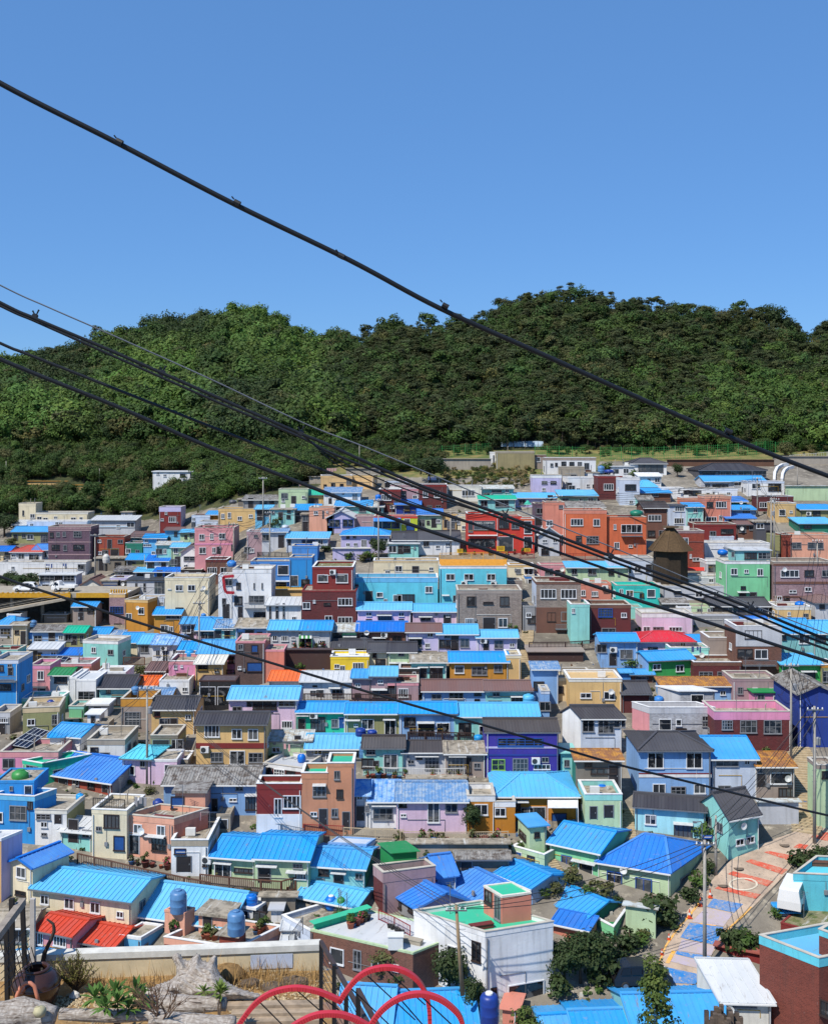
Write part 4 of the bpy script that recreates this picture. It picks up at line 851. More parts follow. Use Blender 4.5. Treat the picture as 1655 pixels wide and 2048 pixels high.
h('a4',270,380,430,500,'mint','G 405 asb','k300,455','small mint hut with grey roof behind the dark brown house',dep=5)
h('a4',592,760,420,500,'salmon','F peach conc .4','','peach side wall house behind the brick windows',dep=6)
h('a4',758,950,408,610,'salmon','F peach conc .4','k795,470,44,42 W877,470,76,46 W805,575,76,34 w872,570,26,44','salmon brick house with four white windows near the blue huts',dep=8)
h('a4',935,1065,448,490,'teal','S 413 bd','','small teal hut with a bright blue roof on the upper slope',dep=5)
h('a4',930,1132,508,555,'sblue','S 476 bl','k1060,520','sky-blue hut with a blue roof between two others',dep=5)
h('a4',915,1125,570,625,'blue','S 540 bd','w1075,590,30,20 k960,590','blue hut with a bright blue roof above the dark red hall',dep=5)
h('a4',1150,1402,410,520,'maroon_b','F maroon_b conc .4','W1190,472,66,40 k1350,480','maroon house behind the tall utility poles',dep=7)
h('a4',1268,1422,460,600,'tan','F tan conc .3','f1320,528,46,46 s1384,522,22,16','small yellow-tan cube house with one square window',dep=7)
h('a4',1450,1700,505,575,'olive','S 470 bl','k1570,533,50,34 a1510,535','olive house with layered blue and green roofs',dep=7)
h('a4',1440,1700,608,680,'teal','S 565 bl2','k1505,632,50,24','teal house under a wide light blue roof',dep=6)
OR2=h('a4',35,332,560,835,'orange','F orange conc .4','W225,645,150,60 s105,632,18,40 w118,767,36,48 s218,772,28,20 r225,685,150,26','orange house with balcony balustrade and green dome on the roof',dep=8)
h('a4',315,490,492,720,'brown','G 452 dkb','W393,567,92,46 k370,680 k450,680','dark brown house with heavy brown roof behind the wooden tower',dep=8)
h('a4',488,622,478,625,'pblue','L dgrey .1','W574,500,66,38 W570,588,66,44','pale blue flat-fronted house with two window rows',dep=7)
h('a4',622,748,486,625,'mint','S 458 bl','w690,514,28,32 W685,583,86,32','mint two-storey house with a small blue roof',dep=7)
h('a4',690,985,612,760,'dred','F dred conc .3','k920,665,90,36','wide dark red hall with a flat roof',dep=8)
h('a4',985,1130,612,720,'brown','G 590 brt','k1100,640,40,30 k1030,650','brown cottage with a low brown roof beside the dark red hall',dep=6)
h('a4',1130,1260,600,740,'dgrey','L conc','w1160,625,50,40 k1230,680','grey shack behind the cluster of utility poles',dep=6)
h('a4',512,752,662,945,'red_b','F mauve_b conc .3','w612,740,52,58 w694,868,46,26 s655,845,14,30','red brick house with pale corner stones beside the wooden tower',dep=8)
h('a4',755,1230,752,905,'white','F white conc .3','s905,725,26,12','long white house above the green corner house',dep=8)
h('a4',800,970,700,770,'pblue','F pblue conc .2','s905,727,26,12','pale blue roof room on the long white house',dep=5)
h('a4',770,908,882,1010,'lgrey','F white conc .4','K845,945,124,96','white corner shop with large blue-painted glass',dep=7)
GRN=h('a4',905,1230,882,1175,'lgreen','F white conc .35','w970,957,44,50 s1060,955,32,26 w1160,962,40,52 k1037,1076,34,26 k1033,1122,46,28 d1110,1130,48,44 n1035,1105,80,12','bright green two-storey house with three white windows',dep=8)
h('a4',985,1232,805,893,'aqua','L wht .12','k962,832,20,36 K1090,842,84,46 K1190,842,84,46','glazed roof room with white flat roof above the green house',dep=4,on=GRN,part='roof_room')
h('a4',630,905,990,1075,'lgrey','F white conc .3','s803,1010,34,30','long white wall house below the red brick house',dep=6)
h('a4',450,905,1062,1165,'lgrey','F lgrey conc .2','k560,1105,44,50 w840,1120,40,44 n550,1090,60,10','grey-white house in the shade under the black cables',dep=6)
h('a4',1388,1700,690,890,'peach','F peach conc .5','k1425,768,66,46 k1562,768,110,50','peach apartment house with two dark windows behind a pole',dep=8)
h('a4',1328,1390,690,890,'terra_b','F terra_b conc .3','','narrow terracotta brick pier house beside the peach apartments',dep=6)
h('a4',1260,1330,690,870,'olive','F olive conc .2','k1300,850','olive narrow house behind the cluster of poles',dep=6)
h('a4',1258,1700,888,1185,'mauve_b','F taupe conc .4','W1375,972,126,56 k1516,970,66,46 k1640,970,60,50 w1397,1102,50,24 w1508,1086,46,34 k1352,1150,40,30 s1300,1150','big mauve tiled house with brown bands behind a pole',dep=9,band=[(900,915,'brown'),(1030,1048,'brown'),(1135,1146,'brown')])
h('a4',60,385,858,1040,'pblue','F lgrey conc .4','K180,940,80,50 k360,930','pale grey house with a roof scaffold beside the wooden tower',dep=6)
TQ=h('a4',115,432,1058,1220,'turq','F turq gteal .3','k300,1130,34,30 f368,1115,56,58 s150,1100,24,30','turquoise house with a jutting parapet under the cables',dep=7,sr='teal')
h('a4',555,660,1210,1290,'white','F white conc .2','','white blank cabin above the pink-fronted row',dep=5)
h('a4',660,805,1212,1290,'pgreen','F pgreen conc .2','k720,1242,36,26 s786,1240,22,26','pale green cabin above the pink-fronted row',dep=5)
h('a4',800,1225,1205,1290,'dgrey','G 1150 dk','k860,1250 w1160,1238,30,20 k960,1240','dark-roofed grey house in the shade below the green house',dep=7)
h('a4',450,630,1185,1270,'concd','S 1155 asb','k500,1240,60,30','small house with a grey weathered tin roof beside turquoise walls',dep=6)
h('a4',300,670,1262,1405,'lilac','F white conc .5','w335,1376,50,40 K420,1376,76,36 W545,1376,92,36','long lilac house with pink ground storey and three windows',dep=7)
h('a4',220,305,1215,1300,'mint','F mint conc .2','s335,1245','tiny mint house between the maroon house and the lilac row',dep=5)
h('a4',665,1005,1268,1360,'grey','F lgrey conc .2','k700,1385','grey flat-roofed row house under the cables',dep=6)
h('a4',1005,1240,1335,1400,'navy','S 1285 bd','k1100,1365','navy house with vivid blue roof at the cable crossing',dep=6)
h('a4',1280,1530,1212,1330,'tan','F off conc .4','w1370,1265,22,26','tan flat house with a blue tank on its roof',dep=7)
h('a4',1560,1720,1182,1310,'lgrey','H 1128 brt','k1610,1212,36,34','pale cottage with a brown hipped roof beside the mauve tiled house',dep=6)
# ---- b1
h('b1',-60,145,275,720,'azure','F pblue conc .4','k80,228,34,30 k0,340,60,50 d85,365,30,60 K40,490,90,50 r50,415,170,40','bright blue stepped building by the shaded stone stairs',dep=8)
h('b1',-60,140,195,285,'cyan','F mint conc .3','k78,228,36,26','cyan roof room on the stepped blue building',dep=6)
h('b1',-60,110,585,700,'lilac','G 540 bl','k60,640','lilac gable house below the stepped blue building',dep=6)
h('b1',-60,80,690,860,'grey','F lgrey conc .5','W30,725,70,40 d10,790','grey house with a pale balcony below the lilac gable',dep=6)
h('b1',255,512,48,165,'sblue','S 0 asb','d410,92,46,76 s482,100,34,40 k300,110','sky-blue cottage with a flat grey roof under the bridge',dep=6)
h('b1',510,668,58,195,'olive','G 10 gteal','d585,122,44,70 k645,108,26,56 k540,100','olive cottage with a turquoise ribbed roof',dep=6)
h('b1',665,855,72,150,'grey','G 20 bl','k720,100,60,26 n740,90','grey cottage with a long blue roof beside the turquoise one',dep=6)
h('b1',850,960,88,160,'lgrey','S 44 blr','k890,120','grey cottage with a faded blue-grey roof between two blue roofs',dep=6)
h('b1',945,1090,135,240,'cream','G 62 bl','w1015,158,50,20 k970,180','cream house with a clean blue roof above the timber deck',dep=6)
h('b1',1090,1200,145,250,'lgrey','G 74 bl2','k1140,190','narrow pale house under a light blue roof above the deck',dep=6)
h('b1',1200,1415,152,320,'white','G 80 bw','D1305,235,48,110 k1245,222,30,50 a1295,180','white house with a patchy faded blue roof and tall door',dep=6)
h('b1',1405,1690,192,285,'lilac','G 132 bl','k1500,230','lilac house with wide blue roof behind the light blue tank',dep=6)
MINTF=h('b1',655,930,128,330,'mint','F white conc .4','w740,196,38,46','mint corner house with a flat roof and one square window',dep=7,yaw=-10)
h('b1',228,458,188,300,'lgrey','S 136 wht','k300,245 d270,250','grey house with a white tin roof near the pink house',dep=6)
h('b1',345,640,236,300,'mauve','S 182 bd','s395,252,26,20','mauve house under a vivid blue lean-to roof',dep=6)
h('b1',235,395,318,570,'pink','F rose conc .4','w322,396,52,74 r300,460,140,40 o330,530,60,60','pink house with one tall white window and open stair',dep=7)
h('b1',380,720,305,420,'salmon','F pink asb .3','d625,262','long salmon wall house carrying a black solar panel',dep=7)
h('b1',395,552,392,600,'white','S 340 groof','K480,426,92,66 o500,565,80,60 n470,520,150,14','white house with a sloping green roof and dark triple window',dep=7)
WM=h('b1',605,758,428,655,'white','F white wht .2','K682,566,126,92','white modern house with large sliding glass',dep=8)
h('b1',550,606,410,650,'white','F white wht .2','','blind white wing of the modern white house',dep=8)
h('b1',758,990,372,560,'white','F white wht .2','K815,398,84,50','upper white cube of the modern house with dark window',dep=7)
h('b1',785,1040,492,650,'aqua','G 402 dk','k856,522,32,36 K860,620,60,60 k920,600','grey-green house with a dark gable roof beside the white cube',dep=7)
h('b1',1255,1492,432,570,'white','F white conc .2','k1310,505,50,20','white side wall house behind the rust-orange roof',dep=6)
h('b1',1000,1235,470,590,'off','G 405 oroof','k1060,510 d1020,530','house with a rust-orange tin roof and light blue tank',dep=6)
h('b1',1155,1300,360,430,'brown','S 292 brt','','brown hut with corrugated tin roof beside a small tree',dep=6)
h('b1',1330,1545,285,510,'rose','F pink conc .4','s1385,315,24,32 s1433,320,20,22','rose-pink house with a light blue tank and tiny windows',dep=8)
h('b1',1540,1760,300,470,'tan','S 240 off','k1600,330','tan house with white tin roof behind the pink wall',dep=6)
MUS=h('b1',955,1200,582,840,'taupe','F mustard conc .8','g1045,742,120,120','mustard-topped house with grey grille front and outside stair',dep=7)
h('b1',1060,1340,575,650,'mustard','G 500 blr','','house with rusty streaked blue roof behind the mustard parapet',dep=6)
h('b1',1195,1535,660,860,'tan','G 570 dk','b1240,697,44,50 d1360,780,70,90 k1300,770','yellow-tan house with dark roof and brown trim posts',dep=8,sr='tan')
h('b1',182,470,655,880,'olive','F beige conc .5','K440,745,56,80','pale olive house with a wide flat roof and dark blue tank',dep=8,sl='beige',yaw=10)
h('b1',160,475,580,700,'lgreen','F mint pale .3','','light green rooftop wall house behind the pale olive one',dep=6)
h('b1',0,460,1000,1170,'rose','F pink conc .5','k70,1090','pink flat house carrying the big tilted solar array',dep=8)
h('b1',395,505,880,990,'white','S 820 bl','','white wing under a bright blue slope by the concrete house',dep=5)
h('b1',400,640,880,995,'white','G 775 bl','k450,950,60,60','white house with bright blue ridge roof by the solar array',dep=7,yaw=-14)
CH=h('b1',690,985,905,1120,'off','F conc conc .5','d825,1052,70,90 k745,995,60,60 k930,1090,60,50','grimy concrete house with a wire-framed roof terrace',dep=9)
h('b1',1190,1400,870,1050,'olive','F concd conc .3','d1270,950,120,90 k1400,930','low moss-green house with concrete terrace behind the poles',dep=7)
CY=h('b1',965,1195,1052,1255,'lilac','H 950 cyan','k1125,1095,36,50','lilac house with a cyan hipped roof behind the utility pole',dep=8,yaw=-8)
h('b1',1195,1395,1060,1260,'lilac','F white conc .2','f1318,1132,42,64','lilac rendered wing with one white window beside the cyan roof',dep=6)
h('b1',1345,1480,1060,1180,'concd','F conc conc .3','k1380,1100','small grey concrete shed beside the lilac wing',dep=4)
TG=h('b1',180,335,(1065,1092),1270,'lgreen','F gteal gteal .3','K255,1150,88,96','turquoise green block house with flat turquoise roof',br=(725,1018),sr='emer')
h('b1',425,885,(1172,1238),1350,'terra','G 1065 bd','d500,1240,60,90 k600,1240,50,60 k720,1260,50,60 d830,1290,40,60','brown-red shed house with a vivid blue long roof',dep=7,sr='grey',)
BB=h('b1',-60,275,(1335,1352),1730,'azure','F sky azure .4','K145,1482,124,112 k240,1310,40,60','bright blue house with round green roof tank and dark window',br=(445,1292),sr='azure')
h('b1',-40,270,1228,1340,'azure','F azure conc .2','k92,1288,28,34 o225,1300,50,60','bright blue roof room under the green tank',on=BB,part='roof_room',dep=4)
GR=h('b1',278,528,(1455,1462),1745,'white','F off conc .3','K345,1480,110,44 w350,1572,46,48 d460,1530,50,70 k350,1650,40,30','grimy white house with junk-covered flat roof',dep=7,sr='olive')
CR=h('b1',725,1000,(1450,1462),1850,'cream','F cream conc .35','K880,1530,118,108 v940,1720,86,120 k780,1605,40,36','cream house with wide dark window and grey-blue door',dep=7)
h('b1',480,725,(1610,1632),1790,'mint','S 1530 wht','K690,1645,80,60 d580,1620','low mint house with white tin roof beside the cream house',dep=6)
PH=h('b1',990,1372,(1492,1528),1885,'peach','F peach conc .5','w1087,1610,62,84 w1270,1620,66,86 o1060,1730,70,150 K1255,1730,110,110 n1230,1658,150,16','peach house with white-edged flat roof and two white windows',br=(1640,1445),sr='salmon')
h('b1',1380,1618,1320,1465,'peach','L asb','v1400,1400','peach roof hut with flat grey cover on the peach house',on=PH,part='roof_room',dep=2.6)
h('c1',1350,1640,205,490,'white','F conc conc .5','d1450,395,110,120 k1615,400,36,30 v1420,295,90,50','white house with grey concrete parapet roof beside the timber walk',dep=7)
# ---- b2
h('b2',-20,278,222,370,'rose','G 120 bl','b250,275,50,56 k60,300','rose house with blue gable roof next to the brick tower',dep=7)
h('b2',280,510,128,460,'umber_b','F pink conc .2','k320,175,42,48 v430,186,56,64 v430,330,118,72 s313,338,28,26','dark brick tower house with blue shuttered windows',dep=9,sr='salmon')
h('b2',510,662,195,420,'salmon','F pink conc .2','','salmon lower wall wing beside the dark brick tower',dep=6)
h('b2',-30,140,35,135,'mauve','G -55 bl','d25,75,30,60 k80,80','mauve cottage with sky-blue roof beside the small mint one',dep=6)
h('b2',120,290,18,125,'mint','G -40 blr','d140,75,50,60 d215,75,40,80 n220,35,90,12','small mint cottage with a grey-blue roof and two doors',dep=6)
h('b2',285,535,16,128,'sblue','S -50 conc','d390,80,64,80 k470,84,42,64 s322,20,22,22 k320,80,40,50','sky-blue house with a flat grey-brown roof and dark door',dep=7)
h('b2',540,790,36,195,'lgrey','G -32 bl2','w590,102,36,44 W668,106,58,46 s735,105,30,24','pale grey house with blue ribbed roof and green awning door',dep=7)
h('b2',790,1030,38,195,'lgrey','G -30 bl','D830,130,100,110 W960,140,64,46','pale grey house half under the bluer ribbed roof',dep=7)
h('b2',1035,1240,48,150,'lgreen','G -8 pale','K1180,100,100,40 n1180,88,110,12 k1080,90','light green cottage with a pale green roof between blue roofs',dep=6)
h('b2',1236,1625,46,150,'brown','G -25 bd','k1295,85,66,34 a1450,75 k1550,110,76,44 n1410,98,110,12 K1415,120,90,30','brown cottage with a vivid blue ribbed roof and air conditioner',dep=7)
h('b2',1028,1330,250,385,'yellow','F yellow white .3','w1078,325,38,36 W1245,322,86,56 w1122,345,38,56','bright yellow house with a yellow parapet terrace',dep=6)
h('b2',1042,1350,172,262,'yellow','G 122 dk','k1205,200,36,44 k1260,210','yellow upper storey under a dark tiled roof',dep=6,dd=1)
h('b2',1325,1482,205,345,'cream','G 140 dk','k1375,235,30,46 k1420,300','cream-based house under the dark tiled roof near the yellow one',dep=7)
h('b2',1482,1700,208,350,'pgreen','G 142 dk','k1585,234,50,22 n1560,295,150,20 k1590,310,90,30','pale green house under the dark tiled roof with glass awning',dep=7)
h('b2',545,800,438,510,'white','S 362 oroof','n620,478,130,12','white house with a bright orange roof and outdoor unit',dep=6)
PK=h('b2',795,1195,440,585,'white','S 366 wht','k905,480,36,20 k892,530,46,28 o945,540,54,60 K1085,535,90,60 n1060,492,90,12','white cafe dotted with black circles under a white roof',dep=7)
h('b2',1198,1345,415,600,'mauve','S 352 bl','w1243,475,42,26 k1243,550,46,30','mauve house with small blue roof beside the dotted cafe',dep=6)
h('b2',1340,1545,400,600,'mauve','S 330 bl2','w1420,447,42,28 k1410,540,110,66 n1410,505,130,14','mauve house with large light blue roof and shaded terrace',dep=7)
h('b2',1478,1720,455,600,'mauve','F pink conc .3','W1600,535,80,70 k1500,530','mauve flat house with a pink terrace edge',dep=7)
h('b2',228,765,580,870,'lilac','G 487 bl2','K510,630,190,72 K682,616,130,54 W685,785,80,60 d390,610,40,60','lilac two-storey house with wide light blue roof and long glazing',dep=8)
h('b2',765,1150,682,875,'emer','G 608 bl','d800,790,52,100 K928,782,110,112 k1060,775,56,70 a897,698 e1117,770,44,80 n810,708,100,14','emerald green house under a bright blue roof with white banner',dep=7)
h('b2',1148,1578,692,885,'olive','G 616 bl','D1320,782,96,84 D1497,805,90,130 s1228,790,34,26 n1200,745,120,14 n1490,740,100,12','olive house under a bright blue roof with two dark blue tanks',dep=7)
YT=h('b2',-30,520,775,1120,'tan','G 695 dk','W95,832,120,104 w290,858,78,80 w418,862,80,84 K133,1042,98,78 D295,1045,116,112 K438,1045,108,80 a40,978','large yellow-tan two-storey house with black tiled roof and red band',dep=9,band=[(930,972,'dred')])
h('b2',535,875,908,1030,'pgreen','S 832 pale','w600,982,66,40 d770,905,50,60','small pale green house with a mint roof beside the tan house',dep=7)
h('b2',655,830,958,1030,'pgreen','F pgreen conc .5','','pale green terrace block with a grey tank',dep=4)
h('b2',835,1285,968,1080,'grey','G 862 bl2','w930,1000,60,40 D1030,1040,80,50 k1220,1000','grey house under a wide light blue roof beside the green terrace',dep=7)
h('b2',1285,1605,962,1190,'mint','G 880 dkb','K1345,990,70,60 D1500,1072,112,116 k1320,1090 d1385,1100,44,60','mint house under a charcoal roof with white-fenced yard',dep=7)
WF=h('b2',500,800,(1088,1128),1260,'maroon','F white lgrey .35','W625,1150,86,78 k715,1150,70,60 d540,1160,50,70','white flat-roofed upper house with dark red walls',br=(955,1032),sr='lilac')
DR=h('b2',448,800,1250,1650,'dred','F dred conc .5','D615,1440,60,150 W725,1395,142,106','dark red house with a white sign board and grey front door',dep=2.4,sr='lilac',band=[(1490,1650,'white')])
OP=h('b2',800,1005,1165,1650,'copper','F copper gteal .5','K940,1305,102,96 n940,1255,110,14 d970,1525,62,150 s895,1490,50,34','salmon-brown tall house with planted roof terrace',dep=5)
h('b2',1003,1212,1088,1650,'copper','F copper gteal .3','k1078,1183,44,72 k1100,1330,56,68 k1060,1480,50,70 d1150,1545,56,140','salmon-brown tower wing with turquoise roof and lilac flank',dep=5.5,sr='lilac')
h('b2',1230,1330,1340,1590,'lgrey','S 1225 bw','w1258,1360,44,32 d1262,1485,60,110','white house part with a silvery patched blue roof',dep=7)
h('b2',1330,1560,1385,1600,'white','S 1225 bw','K1440,1490,160,100 g1320,1450,40,50 n1450,1415,190,14','white house with silvery patched roof and barred porch',dep=7)
# ---- b3
h('b3',392,850,288,445,'mustard','G 215 bl','f465,350,78,64 K622,362,120,70 k770,342,68,62','ochre-brown house with sky-blue roof beside the stone stairs',dep=7)
h('b3',835,950,240,445,'tan','F cream conc .3','','tan end room with cream parapet beside the stone stairs',dep=6)
h('b3',85,365,290,440,'mint','S 228 conc','K282,376,104,98 d182,375,46,80 n180,328,80,12 n285,326,110,12','pale mint house with a rough grey flat roof',dep=7)
h('b3',-10,150,345,460,'choc','F black brown .3','f110,380,30,34','chocolate brown roof room with one lit pane',dep=5)
h('b3',175,685,515,620,'sblue','G 434 brt','k285,565,78,46 K440,560,112,56 k610,542,56,30 k605,600,46,34','sky-blue house under a long brown tiled roof',dep=6)
h('b3',672,1035,512,630,'aqua','G 440 brt','k755,540,60,40 K745,608,110,26 K920,588,100,56 n920,560,110,12','aqua house with brown tiled roof and pale blue cistern',dep=6)
h('b3',1040,1245,345,620,'sblue','S 292 blr','d1130,560,40,50 k1090,480','sky-blue house beside the salmon stair wall',dep=6)
h('b3',1225,1500,385,470,'tan','F conc conc .3','','grey roof terrace with a laundry line',dep=6)
OT=h('b3',1330,1744,425,690,'tan','F off tan .3','w1460,556,88,44 w1645,556,84,66','orange-tan house with plain front and two boxed windows',dep=8)
h('b3',1120,1335,418,600,'beige','F cream conc .3','o1160,500,60,80 K1250,510,70,60','beige curved terrace wing beside the orange-tan house',dep=6)
h('b3',-5,440,692,905,'sblue','G 610 bl','k100,830,60,70 o205,825,130,110 x337,816,106,92 n200,765,140,12 k75,765','blue-grey house with a white diamond lattice window',dep=7)
h('b3',425,1090,715,910,'mint','G 617 bl2','k508,820,98,96 o690,830,130,80 n690,785,140,12','long pale mint house under light blue ribbed roof',dep=7)
h('b3',20,360,998,1180,'lgrey','S 915 dkb','g250,1085,116,108 k150,1042,50,36 k85,1078,50,32 n210,1027,190,12','grey-white house under black roofing with a barred front',dep=7)
h('b3',355,668,1008,1200,'taupe','S 920 conc','g435,1080,130,104 k540,1105,44,120 k605,1108,50,40 n450,1028,140,12','taupe house with a pale weathered roof slab',dep=7)
PU=h('b3',675,1245,846,1205,'purple','G 745 dkb','m945,922,360,62 l772,1102,104,92 g945,1112,120,124 a1065,1067 k1140,1062,60,40 W1115,1118,130,40','deep purple house with long white window band and lime window frames',dep=8,ov=.04,band=[(958,972,'lav'),(1018,1030,'navy')])

WB=h('b3',1420,1744,722,1020,'pblue','G 642 dk','k1480,792,92,104 K1620,795,120,120 k1725,770','white house with black ribbed roof and long white balcony',dep=8,sl='white',bl=(1275,685))

h('b3',1380,1745,1060,1400,'concd','S 980 rust','K1480,1100,60,50 K1600,1150,200,50 d1680,1190','ramshackle grey-green house with a rust-orange roof',dep=7,sl='teal')
BIG=h('b3',740,1400,1342,1545,'ochre','H 1172 bl2','K905,1425,90,80 k1000,1480 n930,1385,160,12 o1080,1480,120,90 v1250,1520,120,80','wide house under a huge light blue hipped roof with laundry',dep=9)
h('b3',528,745,1345,1640,'ochre','F white conc .5','w637,1455,106,92','ochre house with white fascia and climbing shrub',dep=6)
h('b3',742,905,1392,1640,'ochre','F white conc .45','w787,1475,92,72','small ochre bay with white fascia beside the climbing shrub',dep=4)
h('b3',-30,525,1382,1640,'lilac','G 1240 blr','D262,1475,98,172 k402,1440,98,82 s25,1500,40,28 k20,1395,60,50','lilac-pink house under an old blue roof with potted plants',dep=8)
h('b3',1455,1745,1335,1640,'pgreen','F mint conc .5','d1520,1480,52,100 d1640,1470,70,100','pale green house with mint parapet and dark blue tank',dep=7)
# ---- b4
h('b4',0,272,116,310,'sblue','G 62 bl','a92,178 k188,212,88,66 d90,252,46,84 k8,170','sky-blue house with a bright blue roof and leafy balcony',dep=8)
h('b4',272,685,118,215,'lilac','H 46 rroof2','w598,145,40,36 k380,190','lilac house under a scarlet hanok roof',dep=8)
h('b4',655,795,132,200,'dgrey','S 72 bl','','dark shed under a blue roof beside the scarlet roof',dep=5)
GH=h('b4',350,675,258,400,'green','G 196 bl','w408,305,58,42 w576,315,54,50','bright green house with two white windows and blue roof',dep=8,sl='sblue',yaw=12)
h('b4',505,790,165,290,'mint','F mint conc .3','','mint rendered wall house behind the bright green house',dep=5)
h('b4',678,1022,270,410,'maroon_b','F brown_b conc .4','K765,358,100,40 K905,358,110,40','brown brick terrace house with cream balustrades',dep=7)
h('b4',788,990,92,290,'taupe','F taupe conc .3','','taupe blank wall house in front of the white glazed one',dep=7)
h('b4',985,1315,8,400,'brown_b','F lgrey conc .4','K1110,70,122,62 D1168,212,90,70 k1050,205,110,60 K1090,358,130,40 r1145,268,230,40','grey-white topped house with brown brick lower storeys and balustrade',dep=8,band=[(10,155,'lgrey')])
h('b4',1322,1560,58,260,'aqua','G -45 bl','w1480,100,76,70 k1335,78,30,50','aqua house with blue roof at the end of the black cables',dep=8)
h('b4',1555,1720,58,260,'aqua','G -30 bl2','k1600,90','aqua house with pale patched roof under the thick cables',dep=8)
h('b4',1312,1605,285,420,'green','S 210 bl2','n1510,335,110,20 K1520,370,80,50','green house with a blue roof beside the yellow roofed gazebo',dep=7)
h('b4',1605,1720,290,430,'olive','F mustard conc .3','K1660,375,90,80','olive-brown house with dark windows beside the green one',dep=6)
h('b4',155,360,495,640,'maroon','G 415 dk','','maroon house under a black gable roof behind the orange-tan front',dep=6)
h('b4',145,225,345,420,'blue','S 325 bl','','small blue shed with a blue tin roof',dep=5)
h('b4',220,385,358,420,'brown','S 325 bl','k300,385,90,20','brown porch shed with a bright blue roof',dep=5)
h('b4',440,960,440,560,'sblue','S 380 rust','k700,480','long shed with rust and white flaking tin roof',dep=6)

WBK=h('b4',580,830,482,660,'white_b','L white .12','f703,548,92,88','white brick upper room with one big dark window',dep=7,sl='lgrey',bl=(415,450))
h('b4',355,832,600,830,'white_b','F lgrey conc .6','f470,725,86,82 f568,710,42,52 k760,680,38,34 k760,722,38,34 k585,755,76,18','white brick house with pink flank and dark windows',dep=8,sl='pink',bl=(230,560))
h('b4',960,1290,390,580,'mauve','F mauve conc .3','k1015,478,40,56','mauve house with a patched terrace above the pink parapet',dep=7)
h('b4',1115,1420,492,640,'rose','L groof .1','s1275,540,40,56 k1165,525,50,40','rose house with a flat pale green roof',dep=6)
PB=h('b4',828,1385,630,920,'maroon_b','F rose conc .8','g920,698,76,72 K1075,700,120,96 K1250,700,120,100','maroon brick house with rose-pink parapet and pillared frieze',dep=8)
NV=h('b4',1440,1720,500,890,'navy','E 440 asb','','deep navy mural house with grey gable roof and teal trim',dep=8)
HB=h('b4',280,802,905,1280,'sblue','H 782 dk','w400,985,112,118 w680,985,112,118 w425,1205,88,98 K565,1205,110,60 w720,1192,84,70','blue hanok house with black curved roof and white windows',dep=9,band=[(1076,1084,'dred'),(1086,1108,'white')])
h('b4',812,1135,968,1265,'pblue','G 812 bl','K920,1002,160,56 s1065,996,38,36 k900,1190,90,50','pale blue white-banded house with bright blue gable roof',dep=8)
h('b4',1135,1410,1025,1275,'taupe','S 925 rust','k1155,1055,40,40 d1168,1130,60,90 f1310,1115,150,88 K1350,1218,110,70','small taupe house with orange lichen roof beside the long stairs',dep=6)
h('b4',1575,1720,1020,1480,'pgreen','F taupe conc .3','K1640,1090,60,60','pale green building edge beside the utility poles and stairs',dep=2.5)
MH1=h('b4',250,762,(1312,1348),1560,'paqua','G 1262 dk','K600,1505,130,112 n600,1440,140,14','aqua blue house with black roof facing the painted road',dep=6)
MH2=h('b4',932,1148,(1402,1365),1712,'mint','G 1225 dk','w1013,1580,58,52 w1088,1562,58,52','mint house end with black pitched roof and two white windows',bl=(722,1290))
h('b2',-285,452,1250,1500,'sblue','G 1118 asb','k310,1285,62,46 s260,1378,56,28 d115,1430,46,120 K405,1400,92,124 k-100,1330,60,40 d-180,1450,50,110 n410,1335,110,12','sky-blue house under a long streaked grey corrugated roof',dep=7)
h('b2',8,138,1565,1650,'taupe','L conc .12','','small taupe outhouse with a slab roof in the rubble yard',dep=2.5)
h('b2',132,240,1490,1630,'conc','F conc conc .2','o185,1570,60,70','roofless concrete block shed in the rubble yard',dep=3)
# ---- c1
h('c1',-160,12,192,700,'tan','F white wht .2','','tan house with a white flat roof and bluish flank by the small gable house',br=(178,125),sr='lav',det=False)
h('c1',66,258,(378,415),705,'cream','E 345 bd','w170,460,72,90 s62,600,20,24 k165,625,80,40','cream gable house with twin vivid blue roof and one white window',br=(545,300))
LC=h('c1',258,1035,(575,682),930,'cream','G 515 bl2','w355,675,64,82 w548,706,72,86 w752,738,76,88 w948,792,52,48','long cream house with ribbed blue roof and four white windows',dep=6.4)
h('c1',1030,1800,(775,885),1020,'sblue','G 622 bl2','k1160,850,60,40','pale blue house with ribbed blue roof behind the peach tank terrace',dep=6.6)
h('c1',290,575,(900,956),1150,'pink','G 838 rroof','w322,980,36,100 W475,1003,96,84','pink house with a bright red tiled roof, the paler farther one',dep=4.4)
h('c1',600,905,(985,1042),1170,'dgrey','G 905 rroof','k650,1050','grey house under the nearer bright red tiled roof',dep=4.2)
LB=h('c1',945,1112,(948,972),1110,'sky','F white conc .2','K1030,1060,70,30 >1150,1040,30,40','small sky-blue flat block with white edge next to red roof',br=(1288,868))
GT=h('c1',495,835,(1098,1158),1240,'lgreen','F white conc .5','','low roof terrace with a mint green parapet wall',bl=(700,988))
h('c1',60,330,1218,1330,'sblue','G 1088 bl','','blue roofed shed low behind the wooden posts',dep=5)
h('c1',-60,250,880,1090,'beige','G 765 conc','k150,960 k60,960','old beige house with concrete roof behind the iron fence posts',dep=6)
PT=h('c1',1296,1866,(968,1058),1290,'terra_b','F peach conc .5','','brick fronted house with peach roof terrace and two blue grey tanks',br=(2222,882),sr='mauve')
P1=h('c1',1298,1456,(752,778),962,'peach','F peach conc .15','','peach roof room carrying a tall blue grey tank',on=PT,part='roof_room',br=(1536,735))
P2=h('c2',-10,215,(790,815),962,'peach','L conc','d60,872,62,150','peach roof room with a brown door',on=PT,part='roof_room',dep=2.4)
